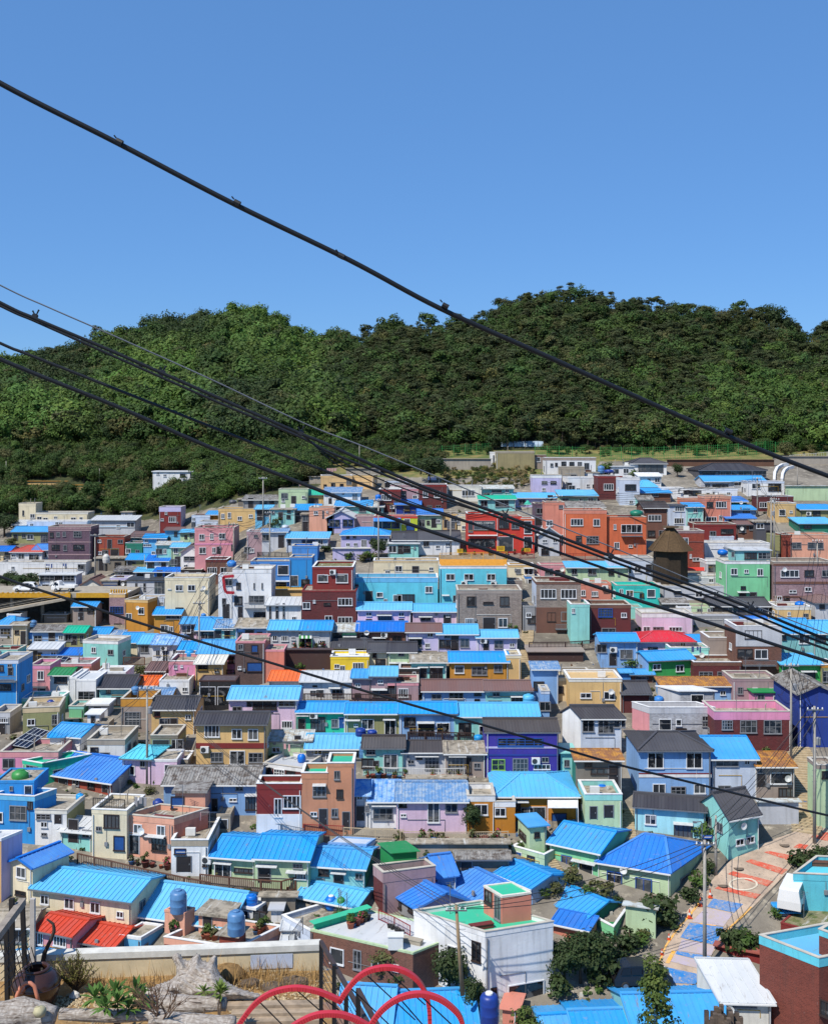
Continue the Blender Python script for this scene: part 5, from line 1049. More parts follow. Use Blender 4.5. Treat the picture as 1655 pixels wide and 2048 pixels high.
P3=h('c2',152,292,(950,968),1108,'terra_b','L conc .06','','brick pier',on=PT,part='roof_pier',dep=1.6)
# ---- c2
SL=h('c2',282,432,(724,750),850,'lgrey','L white .2','k470,770 o340,790,80,60','small grey slab-roofed annexe carrying a square blue tank',br=(524,690))
h('c2',95,432,(325,350),530,'pgreen','G 192 bl','D180,445,132,150 n185,378,140,14 K345,445,150,40 a60,0','pale green house with ribbed blue roof and wide sliding door by the timber rail',dep=6.4)
h('c2',432,858,(338,356),608,'pgreen','G 178 bl','d507,470,90,140 n528,402,165,16 K770,410,70,40 W790,490,95,50 n760,450,160,14','grey-green house with blue roof and white canopy by the timber rail',dep=6.4)
h('c2',868,1300,(395,424),610,'aqua','G 288 bl','k975,455,78,66 d1092,515,76,110 k950,520,60,30 n1095,455,120,12','aqua house with ribbed blue roof at the end of the timber rail',dep=6,sr='teal')
h('c2',1010,1310,(222,240),320,'pblue','F sblue pblue .15','','flat pale blue roof house below the pink railing',br=(1382,190))
h('c2',768,1238,(640,730),840,'grey','G 612 bl2','f830,700,90,80 f900,720,50,80','grey-blue house with ribbed blue roof beside the blue tank terrace',dep=5.4)
TB=h('c2',648,868,(798,922),1130,'pblue','F pblue conc .45','','pale blue roof terrace house with outside stair',bl=(1090,668))
BT=h('c2',872,1676,(908,1092),1480,'brown_b','F pgreen wht .12','f1080,1120,105,120 k1240,1150,60,160','brown brick house with turquoise parapet and white roof floor',bl=(1322,752))
h('c2',908,1322,(858,738),912,'emer','L emer .04','','',on=BT,part='parapet_wall',dep=.25)
m=MB(); q=zpt('c2',1540,1055,BT.zw); m.box((-.55,-.4,0),(.55,.4,.95)); m.box((-.6,-.45,.95),(.6,.45,1.0)); o=m.build('roof_cabinet',WHITEP); o.location=q; tag(o,'white box cabinet on the white roof floor','cabinet')
rail('c2',[(1405,835),(1530,895),(1655,965)],.8,'red','pinkish red balustrade at the end of the white roof floor',z=BT.zw)
DG=h('c2',1440,1852,(462,410),800,'mauve','F mauve groof .8','','mauve house with white scribbled parapet and maroon flank',bl=(1366,402),sl='maroon_b')
h('c2',1520,1706,(305,290),452,'groof','L groof .06','','dark green roof room',on=DG,part='roof_room',bl=(1420,238))
h('c3',130,560,(736,690),940,'lav','E 620 bd','<-20,690,64,90 <85,745,40,60','lavender gable house with vivid blue roof and grey flank',bl=(-104,590),sl='grey')
# ---- c3
h('c3',292,442,(488,470),620,'sblue','G 330 bd','','small sky-blue house with vivid blue roof behind the green roof room',dep=4)
h('c3',330,660,(528,700),800,'sblue','G 548 bd','','house with vivid blue roof tucked between the green roof room and white block',dep=5)
h('c3',440,860,348,460,'concd','S 326 asb','d520,470','old low house with long grey asbestos roof below the pot railing',dep=4)
h('c3',765,1040,(462,580),720,'sblue','G 482 bl','','sky-blue house with ribbed roof behind the salmon roof room',dep=5,sr='lgrey')
h('c3',1056,1476,(634,818),910,'teal','G 690 bl','k1200,760,80,40','dark teal house under a long shiny blue roof',dep=4.6)
h('c3',1205,1486,(852,910),1040,'salmon','S 812 bd','','salmon house with deep blue lean-to roof by the garden trees',dep=4)
WH=h('c3',668,1203,(930,846),1545,'white','F white emer .35','f990,1435,280,210 <600,1085,70,160 k735,1400,50,70','big white corner house with turquoise flat roof and folding glass door',bl=(108,758))
WP=h('c3',800,1030,(645,615),868,'salmon','F off emer .12','<695,655,60,100 <768,740,52,190','salmon roof room with turquoise top',on=WH,part='roof_room',bl=(657,560))
h('c3',1018,1152,(102,95),345,'pgreen','L bl .1','k1075,165,44,44 <965,168,56,56','pale green tower cabin with a flat blue roof',dep=3,yaw=14)
UGT=h('c3',882,1135,(252,322),430,'pgreen','F pgreen groof .35','e935,330,34,90 k1030,340,60,60','pale green lower terrace block with a dark blue door',dep=5)
h('c3',1176,1572,(218,302),500,'lgreen','G 142 bl','u1310,410,84,170 n1450,372,190,14 o1460,460,100,130','green house wing with a large blue roof and white awning',dep=7)
h('c3',1495,1680,(795,892),1010,'lgreen','F lgreen groof .5','','bright green balcony house beside the garden net',br=(1782,748))
h('c3',-95,610,(1735,1705),1860,'aqua','G 1405 bl','','house under a broad bright blue roof beside the dark blue tank',dep=6)
h('c2',1075,1490,(1705,1730),1860,'sblue','G 1362 bl','','house with bright blue roof seen through the red hearts',dep=6)
h('c3',1140,1830,(1760,1720),1880,'aqua','G 1588 bl','','house with blue roof next to the small bush and orange block',dep=4.6)
h('c3',805,920,(1530,1545),1700,'salmon','L salmon .05','','small orange chimney block house beside the dark blue tank',dep=2.2)
# ---- c4
GW=h('c4',-15,505,(338,420),610,'pgreen','H 195 bd','u102,492,112,146 u314,532,116,130 >610,510,60,120 >690,420,40,80','pale green house with a wide vivid blue hipped roof by the painted road',br=(785,225))
h('c4',285,1000,(1690,1672),1860,'aqua','G 1312 bl','','aqua gable house with a large bright blue roof below the painted road',bl=(50,1258))
h('c4',-170,235,(1640,1625),1760,'sblue','G 1432 bl','','house with light blue roof beside the slender green sapling',dep=6)
h('c4',868,1240,(1348,1358),1600,'off','S 1062 wht','K1050,1400,160,24','house under a wide white metal roof beside the dark brick building',bl=(700,1190))
BK=h('c4',1156,1588,(880,1048),1780,'brickd_b','F cyan sky .6','k1640,1420,80,120','dark brick building with a sky-blue roof terrace',bl=(1655,792),det=False)
h('c4',1588,1860,(838,935),1800,'brickd_b','F cyan turq .4','k1640,1420,90,130','dark brick stair tower with a turquoise top beside the sky-blue terrace',dep=5,det=False)
h('c4',1310,1740,(786,905),1085,'dred','F dred mossy .1','','low red house with a mossy flat roof',bl=(1540,592))
h('c4',1402,1720,(432,445),720,'cyan','F cyan cyan .5','','bright turquoise building with turquoise roof by the road',bl=(1570,305),sl='maroon_b')
h('c4',1290,1432,708,745,'lgrey','S 662 bl','','tiny shed with a bright blue tin roof by the road',dep=2)
def gwall(t,x0,x1,yt,yb,c,lab,dep=.35,cap='pale'): return h(t,x0,x1,yt,yb,c,'L %s .1'%cap,'',lab,dep=dep,fo=.5,name='garden_wall',cat='wall',det=False)
gwall('c4',182,400,(660,690),910,'pgreen','pale green garden wall under the hanging shrubs')
gwall('c4',845,1160,(955,1015),1095,'dred','dark red garden wall beside the white metal roof',.4,'terra')
gwall('c3',60,850,232,340,'conc','stone terrace wall under the beige pot railing',.8,'conc')
gwall('b4',1150,1440,1285,1450,'lgrey','whitewashed curved yard wall below the taupe house',.5)
gwall('b3',60,505,1212,1255,'conc','grey stone terrace wall below the white steel railing',.8,'conc')
gwall('b2',662,1035,195,350,'choc','dark brown timber retaining wall behind the round bushes',.4,'choc')
gwall('b3',1010,1440,212,290,'choc','dark timber wall beneath the brown deck railing',7,'taupe')
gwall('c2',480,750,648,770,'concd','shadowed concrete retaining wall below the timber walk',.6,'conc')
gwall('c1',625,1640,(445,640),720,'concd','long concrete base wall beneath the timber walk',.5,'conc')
gwall('a2',1045,1345,855,945,'lav','pale lilac garden wall below the lavender house',.5,'off')
gwall('a2',1150,1420,225,280,'stone','grey rubble stone wall under the dark trees',.8,'stone')
h('b1',690,785,705,830,'white','L white .12','d735,760,30,80','tiny white outhouse before the mustard-topped house',dep=2)
h('b1',700,850,632,720,'lgrey','L white .2','o770,670,60,50','grey porch with a white slab canopy below the white modern house',dep=2.5)
h('b1',750,860,768,850,'conc','F conc conc .2','','low bare concrete tank house beside the tiny white outhouse',dep=2)
h('b1',545,660,640,730,'lgreen','F mint conc .3','','green painted yard wall block behind the pale olive house',dep=3)
h('b3',1262,1372,1010,1185,'mint','L mint .12','k1310,1090,40,60','narrow mint annexe beside the deep purple house',dep=3)
h('b3',1110,1175,520,740,'sblue','F pblue conc .3','k1140,640','narrow blue alley house beside the orange-tan front',dep=3)
h('b2',-10,282,436,655,'black','F choc choc .1','o60,560,120,140 o200,560,110,140','dark timber deck beside the brick tower, the shade under it a black block',dep=5)  # black walls put the shade of the void below the deck into colour
h('a4',275,442,262,350,'white','S 240 white','s300,300','small white house with a steep white wall above the cyan hut',dep=4)
h('a3',1320,1610,528,610,'mauve','S 485 asb','k1400,565 k1500,565','mauve house with wide grey sheet roof behind the orange apartments',dep=5)
h('a3',842,958,1108,1260,'taupe','F taupe conc .3','k890,1150,30,30 o920,1200,40,70','small taupe clutter house between the cyan and grey brick houses',dep=4)
h('a3',985,1100,1075,1130,'off','F blue conc .3','w1040,1100','off-white flat cabin with a blue edge above the grey brown bricks',dep=4)
h('c2',560,640,755,870,'white','L lgrey .12','','white tank cupboard in the yard below the timber walk',dep=1.5)
h('c2',650,760,905,1010,'grey','S 870 wht','','small lean-to with a white sheet roof beside the outside stair',dep=2.4)
h('c2',648,715,1010,1100,'dgrey','S 975 wht','','second lower lean-to beside the outside stair',dep=2.2)
h('a1',350,530,1375,1440,'concd','L pale .08','','low shelter with a thin pale roof under the bridge',dep=3)
h('a2',0,140,640,720,'pblue','F pblue conc .3','k60,680','pale blue low block beside the tan cube house',dep=4)
h('a2',50,150,588,660,'ochre','S 560 bl','','orange shed with a blue roof against the tan cube house',dep=4)
gwall('a4',485,1262,145,192,'wood','rust-brown panel fence wall along the top road',.3,'wood')
gwall('a4',1350,1700,335,440,'pgreen','pale green painted retaining wall at the end of the top row',.6)
gwall('a2',566,802,1182,1240,'tan','terrace wall with a row of yellow balusters',.5,'tan')
gwall('a1',165,530,326,352,'tan','orange stone terrace wall on the wooded slope',.6,'mustard')
gwall('a1',540,830,356,390,'tan','second orange stone terrace wall with saw-tooth top',.6,'mustard')
gwall('a2',860,950,290,345,'stone','rough stone wall beside the apricot house',.6,'conc')
gwall('a3',280,715,150,235,'stone','pale stone retaining wall beneath the green mesh fence',1,'stone')
gwall('a4',1262,1700,120,176,'stone','long pale concrete wall at the top of the village',1,'stone')
for i,(pts,lab) in enumerate((([(1262,305),(1266,250),(1284,212),(1320,190),(1362,184)],'outer curved white kerb wall beside the top court'),([(1318,300),(1322,262),(1336,232),(1358,214),(1400,204)],'inner curved white kerb wall beside the top court'))):
    P=[zpt('a4',*q) for q in pts]; m=MB()
    for a,b in zip(P,P[1:]):
        a=a-P[0];b=b-P[0]; m.bar(a+Vector((0,0,.2)),b+Vector((0,0,.2)),.5,.7)
    o=m.build('kerb_wall',wallmat('white')); o.location=P[0]; tag(o,lab,'wall')
rail('a4',[(1375,150),(1480,140),(1560,135),(1650,125)],1.1,'white','white railing on the pale concrete wall at the top',d=D(*T['a4'](1500,176))+.5,gap=.5)

# balusters on the yellow wall
for i in range(16):
    p=zpt('a2',574+i*15.2,1214,d=D(*T['a2'](574,1240))); m=MB(); m.lathe([(.22,0),(.17,.15),(.24,.5),(.24,.8),(.2,.95),(.26,1.0),(0,1.02)],10)
    o=m.build('baluster',pm('yellow_paint',(240,190,60),.6)); o.location=p; tag(o,'stubby yellow baluster in the row by the deep blue cafe','baluster','yellow balusters in a row')
# ---------------------------------------------------------------- tanks
tank('c1',1405,772,130,182,'blr','tall blue grey tank on the peach roof room without a door',on=P1)
tank('c2',284,945,136,190,'blr','tall blue grey tank standing on the brick pier',on=P3)
tank('c3',700,1650,148,250,'navy','large dark blue tank with a white lid beside the big white house',d=77,lid='white')
tank('c2',408,712,90,82,'bd','square-looking vivid blue tank on the small grey annexe',on=SL)
tank('c2',1032,752,104,112,'bd','ribbed vivid blue tank on the pale blue terrace',on=TB,round_=True,lid='white')
tank('b1',1495,285,76,95,'bl','sky-blue tank on the rose-pink house',d=D(*T['b1'](1440,510))+4)
tank('b1',402,642,64,56,'navy','squat dark blue tank on the pale olive house',d=D(*T['b1'](330,880))+5,round_=True)
tank('b1',163,1232,136,96,'grass','fat round green tank on the bright blue house',d=D(*T['b1'](120,1730))+3,round_=True)
tank('b1',630,1420,62,96,'bl','blue barrel tank among roof junk of the grimy house',d=D(*T['b1'](600,1745))+4)
tank('b1',1247,1435,86,66,'navy','dark navy tank on the peach house roof',on=PH,round_=True)
tank('b1',1066,545,60,64,'blr','pale blue tank behind the mustard parapet',d=D(*T['b1'](1060,840))+4)
tank('b2',800,1082,66,72,'bd','vivid blue tank with pale top on the white flat roof',on=WF,round_=True,lid='lgrey')
tank('b2',1265,872,82,62,'navy','first of two navy tanks before the olive house',d=D(*T['b2'](1265,870))-5)
tank('b2',1355,872,74,48,'navy','second and lower navy tank before the olive house',d=D(*T['b2'](1355,870))-5)
tank('b2',1285,1045,66,100,'blr','tall grey tank between the grey and mint houses',d=D(*T['b2'](1285,1060))-2)
tank('b2',777,955,62,50,'dgrey','dark grey tank on the pale green terrace block',d=D(*T['b2'](740,1030))+2)
tank('b3',1010,630,92,88,'bl2','pale blue cistern at the end of the aqua house',d=D(*T['b3'](1010,632))-1)
tank('b3',615,925,70,62,'bl','bright blue square tank at the end of the pale mint house',d=D(*T['b3'](615,925))-1)
tank('b3',1588,1350,104,95,'bd','large vivid blue tank above the mint parapet',d=D(*T['b3'](1588,1640))+4,round_=True)
tank('a4',887,835,76,40,'bd','vivid blue tank on the terrace beside the glazed roof room',d=D(*T['a4'](880,905))-1,round_=True)
tank('a4',1450,1212,76,40,'bd','vivid blue tank on the tan flat house',d=D(*T['a4'](1450,1330))+3,round_=True)
tank('a3',1580,262,54,62,'blr','grey tank at the end of the long white house',d=D(*T['a3'](1580,300)))
tank('a2',1403,480,46,52,'bd','blue barrel tank beside the maroon brick house',d=D(*T['a2'](1403,570))-1)
tank('a2',258,502,60,32,'dgrey','dark tank on the tan cube house',d=D(*T['a2'](258,665))+4,round_=True)
tank('a2',672,712,56,44,'pblue','pale blue tank by the grey ruin',d=D(*T['a2'](672,735)))
tank('a2',1525,805,56,38,'bd','blue barrel before the dark roofed white cottage',d=D(*T['a2'](1525,830))-3,round_=True)
tank('b1',245,110,50,60,'blue','blue tank at the end of the sky-blue cottage',d=D(*T['b1'](245,150)))
tank('a1',265,1470,52,52,'blr','grey-blue tank under the bridge',d=D(*T['a1'](265,1500)))
tank('a4',62,240,70,26,'navy','navy dome tank on the dark red cube',d=D(*T['a4'](62,460))+4,round_=True)
tank('a4',262,552,96,44,'teal','sea-green dome tank on the orange balcony house',d=D(*T['a4'](262,835))+4,round_=True)
tank('a2',250,998,72,52,'blue','bright blue dome on the white stair tower',d=D(*T['a2'](205,1425))+2,round_=True)
tank('c2',1110,772,64,120,'grass','green square tank beside the ribbed blue one',on=TB)
tank('b4',425,590,68,76,'blue','blue plastic cistern on the pink-edged terrace',d=D(*T['b4'](425,830))+4)
tank('a2',28,1405,40,40,'blue','blue tank over the first sky-blue roof',d=D(*T['a2'](28,1560))+5)
# ---------------------------------------------------------------- rails and fences
rail('c1',[(612,408),(880,470),(1165,540),(1450,600),(1655,640)],1.05,'wood','brown timber walkway railing in front of the peach house')
rail('c2',[(0,575),(230,600),(480,622),(640,632),(755,600)],1.05,'wood','brown timber walkway railing in front of the grey-green houses')
rail('c2',[(445,150),(640,165),(815,200)],.95,'steel','pale steel railing before the white base wall')
rail('c2',[(815,165),(1130,180)],.95,'red','dark red railing before the salmon-brown house')
rail('c2',[(1130,190),(1380,205),(1600,210)],.95,'tan','beige railing beside the red one')
rail('c3',[(0,222),(230,228),(540,228),(850,222)],.95,'tan','beige railing lined with flower pots')
rail('b3',[(90,1208),(300,1210),(505,1205)],.95,'white','white steel railing before the taupe house')
rail('b3',[(60,912),(330,914),(580,922)],.9,'dark','dark timber railing behind the black roofs')
rail('b2',[(820,610),(1220,612),(1660,620)],.95,'dark','dark timber railing under the dotted cafe')
rail('b2',[(0,432),(100,436),(278,432)],1.2,'dark','dark deck railing beside the brick tower',d=D(*T['b2'](140,440)))
rail('b3',[(1015,215),(1300,212),(1565,195)],1.2,'dark','brown deck railing beside the stone stairs')
rail('b4',[(0,305),(150,308),(275,300)],.95,'blue','sky-blue railing before the leafy balcony')
rail('b2',[(1280,1190),(1450,1200),(1655,1205)],.95,'white','white railing before the mint house')
rail('b2',[(590,190),(800,195),(1030,195)],.9,'white','thin white railing before the pale grey house')
rail('a3',[(310,960),(560,955),(840,950)],1.2,'yel','orange-yellow balcony railing over the cyan house',d=D(*T['a3'](600,1300))+3)
rail('a3',[(840,940),(1055,935)],1.1,'red','red terrace railing before the cafe')
rail('a3',[(1270,945),(1640,950)],1.0,'red','red-brown railing before the orange apartment house')
rail('a2',[(330,930),(540,935),(700,940)],1.0,'iron','thin dark railing on the alley over the deep blue cafe')
rail('b1',[(735,1435),(985,1452)],.8,'iron','black iron railing on the cream house roof',z=CR.zw)
rail('b1',[(975,318),(1140,318)],1.1,'wood','timber deck railing under the small blue lean-to',d=D(*T['b1'](1050,325)))
rail('c2',[(700,1065),(810,915)],.95,'steel','steel handrail of the pale blue outside stair',d=84)
rail('c3',[(1505,75),(1660,100)],.8,'green','green balustrade before the pale green house',d=D(*T['c3'](1560,100)))
netfence('a3',[(40,165),(330,140),(600,120),(715,115)],2.6,'grass','green mesh fence on the pale stone wall')
netfence('a3',[(1060,130),(1250,135),(1460,140)],2.4,'grass','green mesh fence behind the long white house')
netfence('a4',[(0,145),(300,145),(700,132),(1000,118),(1260,95)],2.8,'grass','long green mesh fence along the foot of the wooded hill')
netfence('a4',[(1270,95),(1450,70),(1655,85)],2.4,'grass','green mesh fence above the concrete slope wall')
# ---------------------------------------------------------------- stairs
steps('b3',[(965,440),(970,330),(975,210),(1000,120),(1005,40),(975,-80)],1.5,40,'long winding stone staircase beside the brown deck')
steps('b4',[(1500,1520),(1490,1300),(1475,1120),(1460,980),(1420,890)],2.6,34,'wide pale stone staircase climbing beside the utility poles')
steps('a4',[(1245,1290),(1240,1180),(1228,1080),(1225,960)],1.4,26,'narrow stone staircase beside the bright green house')
steps('b1',[(195,560),(185,420),(180,300),(190,170)],1.6,24,'shaded stone staircase beside the stepped blue building')
steps('b4',[(215,1560),(195,1450),(185,1340)],1.2,12,'short stone steps in the alley beside the mint parapet house')
steps('c3',[(1265,480),(1205,400),(1160,330)],.9,9,'green painted outdoor stair by the pale green terrace',c=(60,140,70))
steps('c2',[(740,1075),(800,990),(850,930)],1.0,10,'pale blue outside stair beside the blue tank terrace',c=(170,200,235))
steps('b2',[(620,1640),(615,1590),(612,1530)],1.2,6,'white steps up to the grey front door',c=(230,230,232))
steps('a2',[(1300,1150),(1420,1060),(1500,960)],1.5,16,'steep grey stair with wooden rails beside the street tree',c=(150,140,125))
# ---------------------------------------------------------------- poles and thin wires
pole('c4',757,190,1150,'tall concrete utility pole on the edge of the painted road',r=.17)
pole('c4',838,10,445,'weathered concrete pole in front of the mint gable house',arm=False)
pole('b4',1555,590,1590,'concrete pole at the foot of the wide stone staircase',r=.17,box=True)
pole('b4',1385,275,985,'dark concrete pole in front of the maroon brick house',c=(120,112,104),box=True)
pole('a4',1240,390,960,'concrete pole at the top of the narrow stair, the taller',box=True)
pole('a4',1262,420,900,'second concrete pole at the narrow stair, slightly shorter')
pole('a4',1575,720,1180,'concrete pole before the mauve tiled house')
pole('a4',1140,270,560,'slim concrete pole before the long blue roof at the top')
pole('c3',490,720,1370,'leaning weathered wooden utility pole before the white corner house',lean=-50,d=78.5,wood=True,r=.16)
pole('b1',1160,480,1250,'concrete utility pole with transformer before the cyan hipped roof',box=True)
pole('b1',1570,-190,400,'slender grey pole between the lilac and rose houses')
pole('a2',550,560,1040,'slender pole before the deep blue cafe')
pole('a2',265,650,960,'slender pole before the pink two-storey house')
pole('a1',750,740,1150,'slender pole beside the white round sculpture')
pole('a2',1405,460,1085,'slender pole beside the street tree and steep stair')
pole('a3',397,560,905,'slender pole before the white cottage and the red cafe',arm=False)
pole('a3',1240,430,880,'slender pole between the cafe and the orange apartments')
pole('a2',497,290,680,'slender pole beside the tan cube house')
pole('a2',1255,40,215,'thin lamp pole at the edge of the forest',arm=False,r=.1)
pole('a1',785,225,360,'thin grey pole on the orange terrace wall',arm=False,r=.1)
pole('a1',50,165,330,'thin grey pole at the far end of the wooded slope',arm=False,r=.1)
pole('a4',1430,180,330,'thin pole before the concrete slope wall',arm=False,r=.1)
pole('a1',1140,905,1075,'thin grey lamp pole before the sky-blue gable cottage',arm=False,r=.09)
pr=[(0,1),(0,2),(2,3),(3,6),(4,5),(4,6),(4,7),(8,0),(9,8),(9,10),(10,11),(11,12),(12,13),(11,14),(14,15),(15,16),(16,4),(16,7),(2,1),(9,12),(3,2),(10,9)]
for a,b in pr:
    if POLES[a] is not None:
        for k,o in ((0,-.55),(1,.0),(2,.55)): wire(POLES[a]+Vector((o,0,-.25)),POLES[b]+Vector((o,0,-.25)),.6+.35*k)
rr=random.Random(3)
for i in range(170):                                # service drops from poles to near houses
    p=rr.choice(POLES); H=rr.choice(HOUSES); q=onhouse(H,rr.uniform(0,H.w),0,H.H)
    if 4<(q-p).length<24: wire(p-Vector((0,0,.5)),q,rr.uniform(.4,1.2),.021)
# ---------------------------------------------------------------- lettering and other features on houses
def text(s,size,mat,loc,rz,parent=None,name='lettering'):
    c=bpy.data.curves.new(name,'FONT'); c.body=s; c.size=size; c.extrude=.03; c.align_x='CENTER'; c.align_y='CENTER'; c.materials.append(mat)
    tmp=bpy.data.objects.new('tmp',c); me=bpy.data.meshes.new_from_object(tmp); me.name=name; bpy.data.objects.remove(tmp)
    o=link(name,me,parent,loc); o.rotation_euler=(R(90),0,rz); return o
def local(H,t,x,y,off=0.0):                        # local point on the front face of H seen at a tile pixel
    X,Y=T[t](x,y); dr=Vector(((X-CX)/F,1.0)); ca,sa=math.cos(H.ang),math.sin(H.ang); n=Vector((sa,-ca)); tt=n.dot(H.A)/n.dot(dr); p=dr*tt
    return Vector(((p.x-H.A.x)*ca+(p.y-H.A.y)*sa,-off,CZ-(Y-HY)/F*tt-H.zb))
LETW=pm('letters_white',(235,232,225),.5)
q=local(CAFE,'a3',660,655,.12); text('FARO, COFFEE',.44,LETW,q,0,CAFE.E)
for x,y,w_,lab in ((470,862,46,'small yellow sign board on the cafe terrace corner'),(790,850,62,'large yellow sign board before the cafe middle wing'),(1000,858,48,'yellow sign board below the open frame tower')):
    p=zpt('a3',x,y+35,d=D(*T['a3'](x,900))-.6); k=p.y/F/K1; m=MB(); m.box((-w_/2*k,-.06,.2),(w_/2*k,.06,.2+w_*.62*k)); o=m.build('sign_board',pm('sign_yellow',(240,190,30),.5)); o.location=p
    m=MB()
    for i in (.55,.38,.22): m.box((-w_*.36*k,-.075,.2+w_*i*k*.9),(w_*.36*k,-.061,.2+w_*(i*.9+.05)*k))
    m.build('sign_marks',DOORD,o); m=MB(); m.box((-.05,-.04,-.5),(.05,.04,.25)); m.build('post',BLACKM,o); tag(o,lab,'sign')
# red bracket frame on the art house
m=MB(); k=D(*T['a2'](205,1425))/F/K1; P0=local(ART,'a2',258,1425); REDF=pm('frame_red',(190,40,50),.5)
pts=[(272,1068),(190,1075),(198,1165),(212,1198),(275,1200)]; L=[local(ART,'a2',x,y,.5) for x,y in pts]
for a,b in zip(L,L[1:]): m.bar(a,b,.35,.35,upv=(0,1,0))
m.build('bracket_frame',REDF,ART.E)
# green and white striped awning of the pale grey house
def awn(t,x0,x1,y0,y1,c,lab,d,out=1.2,cat='awning'):
    a=zpt(t,x0,y1,d=d-out); b=zpt(t,x1,y1,d=d-out); c0=zpt(t,x0,y0,d=d); c1=zpt(t,x1,y0,d=d); m=MB(); n=max(4,int((b-a).length/.25))
    for i in range(n):
        s,e=i/n,(i+1)/n; m.prism([a.lerp(b,s)-a,a.lerp(b,e)-a,c0.lerp(c1,e)-a,c0.lerp(c1,s)-a],.04,i%2)
    for q in (a,b): m.bar(q-a,q-a+Vector((0,0,-1.6)),.05,.05,0)
    o=m.build('awning',[pm('awn_'+c,COL[c],.6),pm('awn_w',(225,228,225),.6) if c=='grass' else pm('awn_'+c,COL[c],.6)]); o.location=a; return tag(o,lab,cat)
awn('b2',780,880,78,105,'grass','striped green awning over the door of the pale grey house',D(*T['b2'](790,195))-.05)
awn('b3',1160,1400,1372,1440,'white','white tin canopy before the wide hipped roof house',D(*T['b3'](1280,1545))-.1,2.0,'canopy')
awn('a2',1365,1580,612,640,'blue','blue ribbed veranda awning of the lime house',D(*T['a2'](1500,735))-.05)
awn('a3',310,838,940,992,'mustard','orange canopy strip along the top of the cyan house',D(*T['a3'](600,1300))+3,1.6,'canopy')
awn('a4',632,755,925,950,'red','red lean-to awning at the foot of the red brick house',D(*T['a4'](690,1000)),1.2)
# ---------------------------------------------------------------- wooden tower with a conical roof
p=zpt('a4',508,1080); k=p.y/F/K4; e=empty('wooden_tower',p); m=MB(); r=122*k; n=8; a0=R(22.5); H1=285*k; H2=(800-640)*k
PL=pm('dark_planks',(66,52,36),.9,var=.55,scale=4); PL2=pm('roof_planks',(98,76,48),.9,var=.45,scale=4)
def ngon(r,z): return [Vector((r*math.cos(a0+2*math.pi*i/n),r*math.sin(a0+2*math.pi*i/n),z)) for i in range(n)]
b_,t_=ngon(r,-2),ngon(r,H1)
for i in range(n):
    j=(i+1)%n; m.add([b_[i],b_[j],t_[j],t_[i]],[(0,1,2,3)])
    for q in range(9):
        s=(q+.5)/9; m.bar(b_[i].lerp(b_[j],s),t_[i].lerp(t_[j],s),r*.07,.07,upv=(b_[i]+b_[j]-Vector((0,0,2*b_[i].z))))
m.build('tower_body',PL,e); m=MB(); r2=r*1.32; c_=ngon(r2,H1-.1); ap=ngon(r*.16,H1+H2)
for i in range(n):
    j=(i+1)%n; m.add([c_[i],c_[j],ap[j],ap[i]],[(0,1,2,3)]); m.bar(c_[i],ap[i],.16,.14)
    for q in range(8): m.bar(c_[i].lerp(c_[j],(q+.5)/8),ap[i].lerp(ap[j],(q+.5)/8),.1,.08)
m.add([*c_],[tuple(range(n-1,-1,-1))]); m.add(ap,[tuple(range(n))]); m.build('roof',PL2,e)
m=MB(); m.lathe([(r*.5,H1+H2),(r*.5,H1+H2+.16),(0,H1+H2+.2)],10); m.build('cap',PL2,e); tag(e,'dark wooden plank tower with a pointed wooden roof','tower')
# ---------------------------------------------------------------- round white sculpture, umbrella, solar arrays
p=zpt('a1',838,1020,d=D(*T['a1'](838,1030))-3); k=p.y/F/K1; m=MB(); m.tube([(0,0,-.3),(0,0,62*k)],.25,8); o=m.build('sculpture',pm('sculpt_post',(60,58,56),.6)); o.location=p
m=MB(); m.lathe([(0,38*k),(24*k,52*k),(29*k,78*k),(26*k,104*k),(14*k,120*k),(0,124*k)],14); m.build('head',pm('sculpt_white',(225,222,215),.7,var=.5,scale=1.5),o); tag(o,'round white ball-like sculpture on a dark post','sculpture')
p=zpt('a3',1003,545,d=D(*T['a3'](1005,895))+3); k=p.y/F/K1; e=empty('parasol',p); m=MB(); m.tube([(0,0,-.5),(0,0,62*k)],.05,6); m.build('pole',METAL,e)
m=MB(); c_=[Vector((34*k*math.cos(i*math.pi/4),34*k*math.sin(i*math.pi/4),38*k)) for i in range(8)]; m.add(c_+[Vector((0,0,72*k))],[(i,(i+1)%8,8) for i in range(8)]); m.build('canopy',pm('parasol_turq',(60,190,160),.8),e); tag(e,'turquoise parasol on the roof terrace of the cafe','parasol')
SOL=pm('solar_cell',(26,26,44),.2,var=.2); SOLF=pm('solar_frame',(190,195,200),.4)
def solar(q,nx,ny,lab,legs=True):
    """q: four world corners bl,br,tr,tl"""
    o0=q[0]; e=empty('solar_array',o0); bl,br,tr,tl=[Vector(v)-o0 for v in q]; m=MB(); m.prism([bl,br,tr,tl],.06); f=MB()
    for i in range(nx+1): f.bar(bl.lerp(br,i/nx)+Vector((0,-.02,.03)),tl.lerp(tr,i/nx)+Vector((0,-.02,.03)),.07,.04)
    for j in range(ny+1): f.bar(bl.lerp(tl,j/ny)+Vector((0,-.02,.034)),br.lerp(tr,j/ny)+Vector((0,-.02,.034)),.07,.04)
    m.build('panel',SOL,e); f.build('frame',SOLF,e)
    if legs:
        l=MB()
        for v in (bl.lerp(br,.1),bl.lerp(br,.9),tl.lerp(tr,.1),tl.lerp(tr,.9)): l.bar(v,Vector((v.x,v.y,bl.z-1.6)),.07,.07)
        l.build('stand',METAL,e)
    return tag(e,lab,'solar panels')
d=D(*T['b1'](200,1170))+3
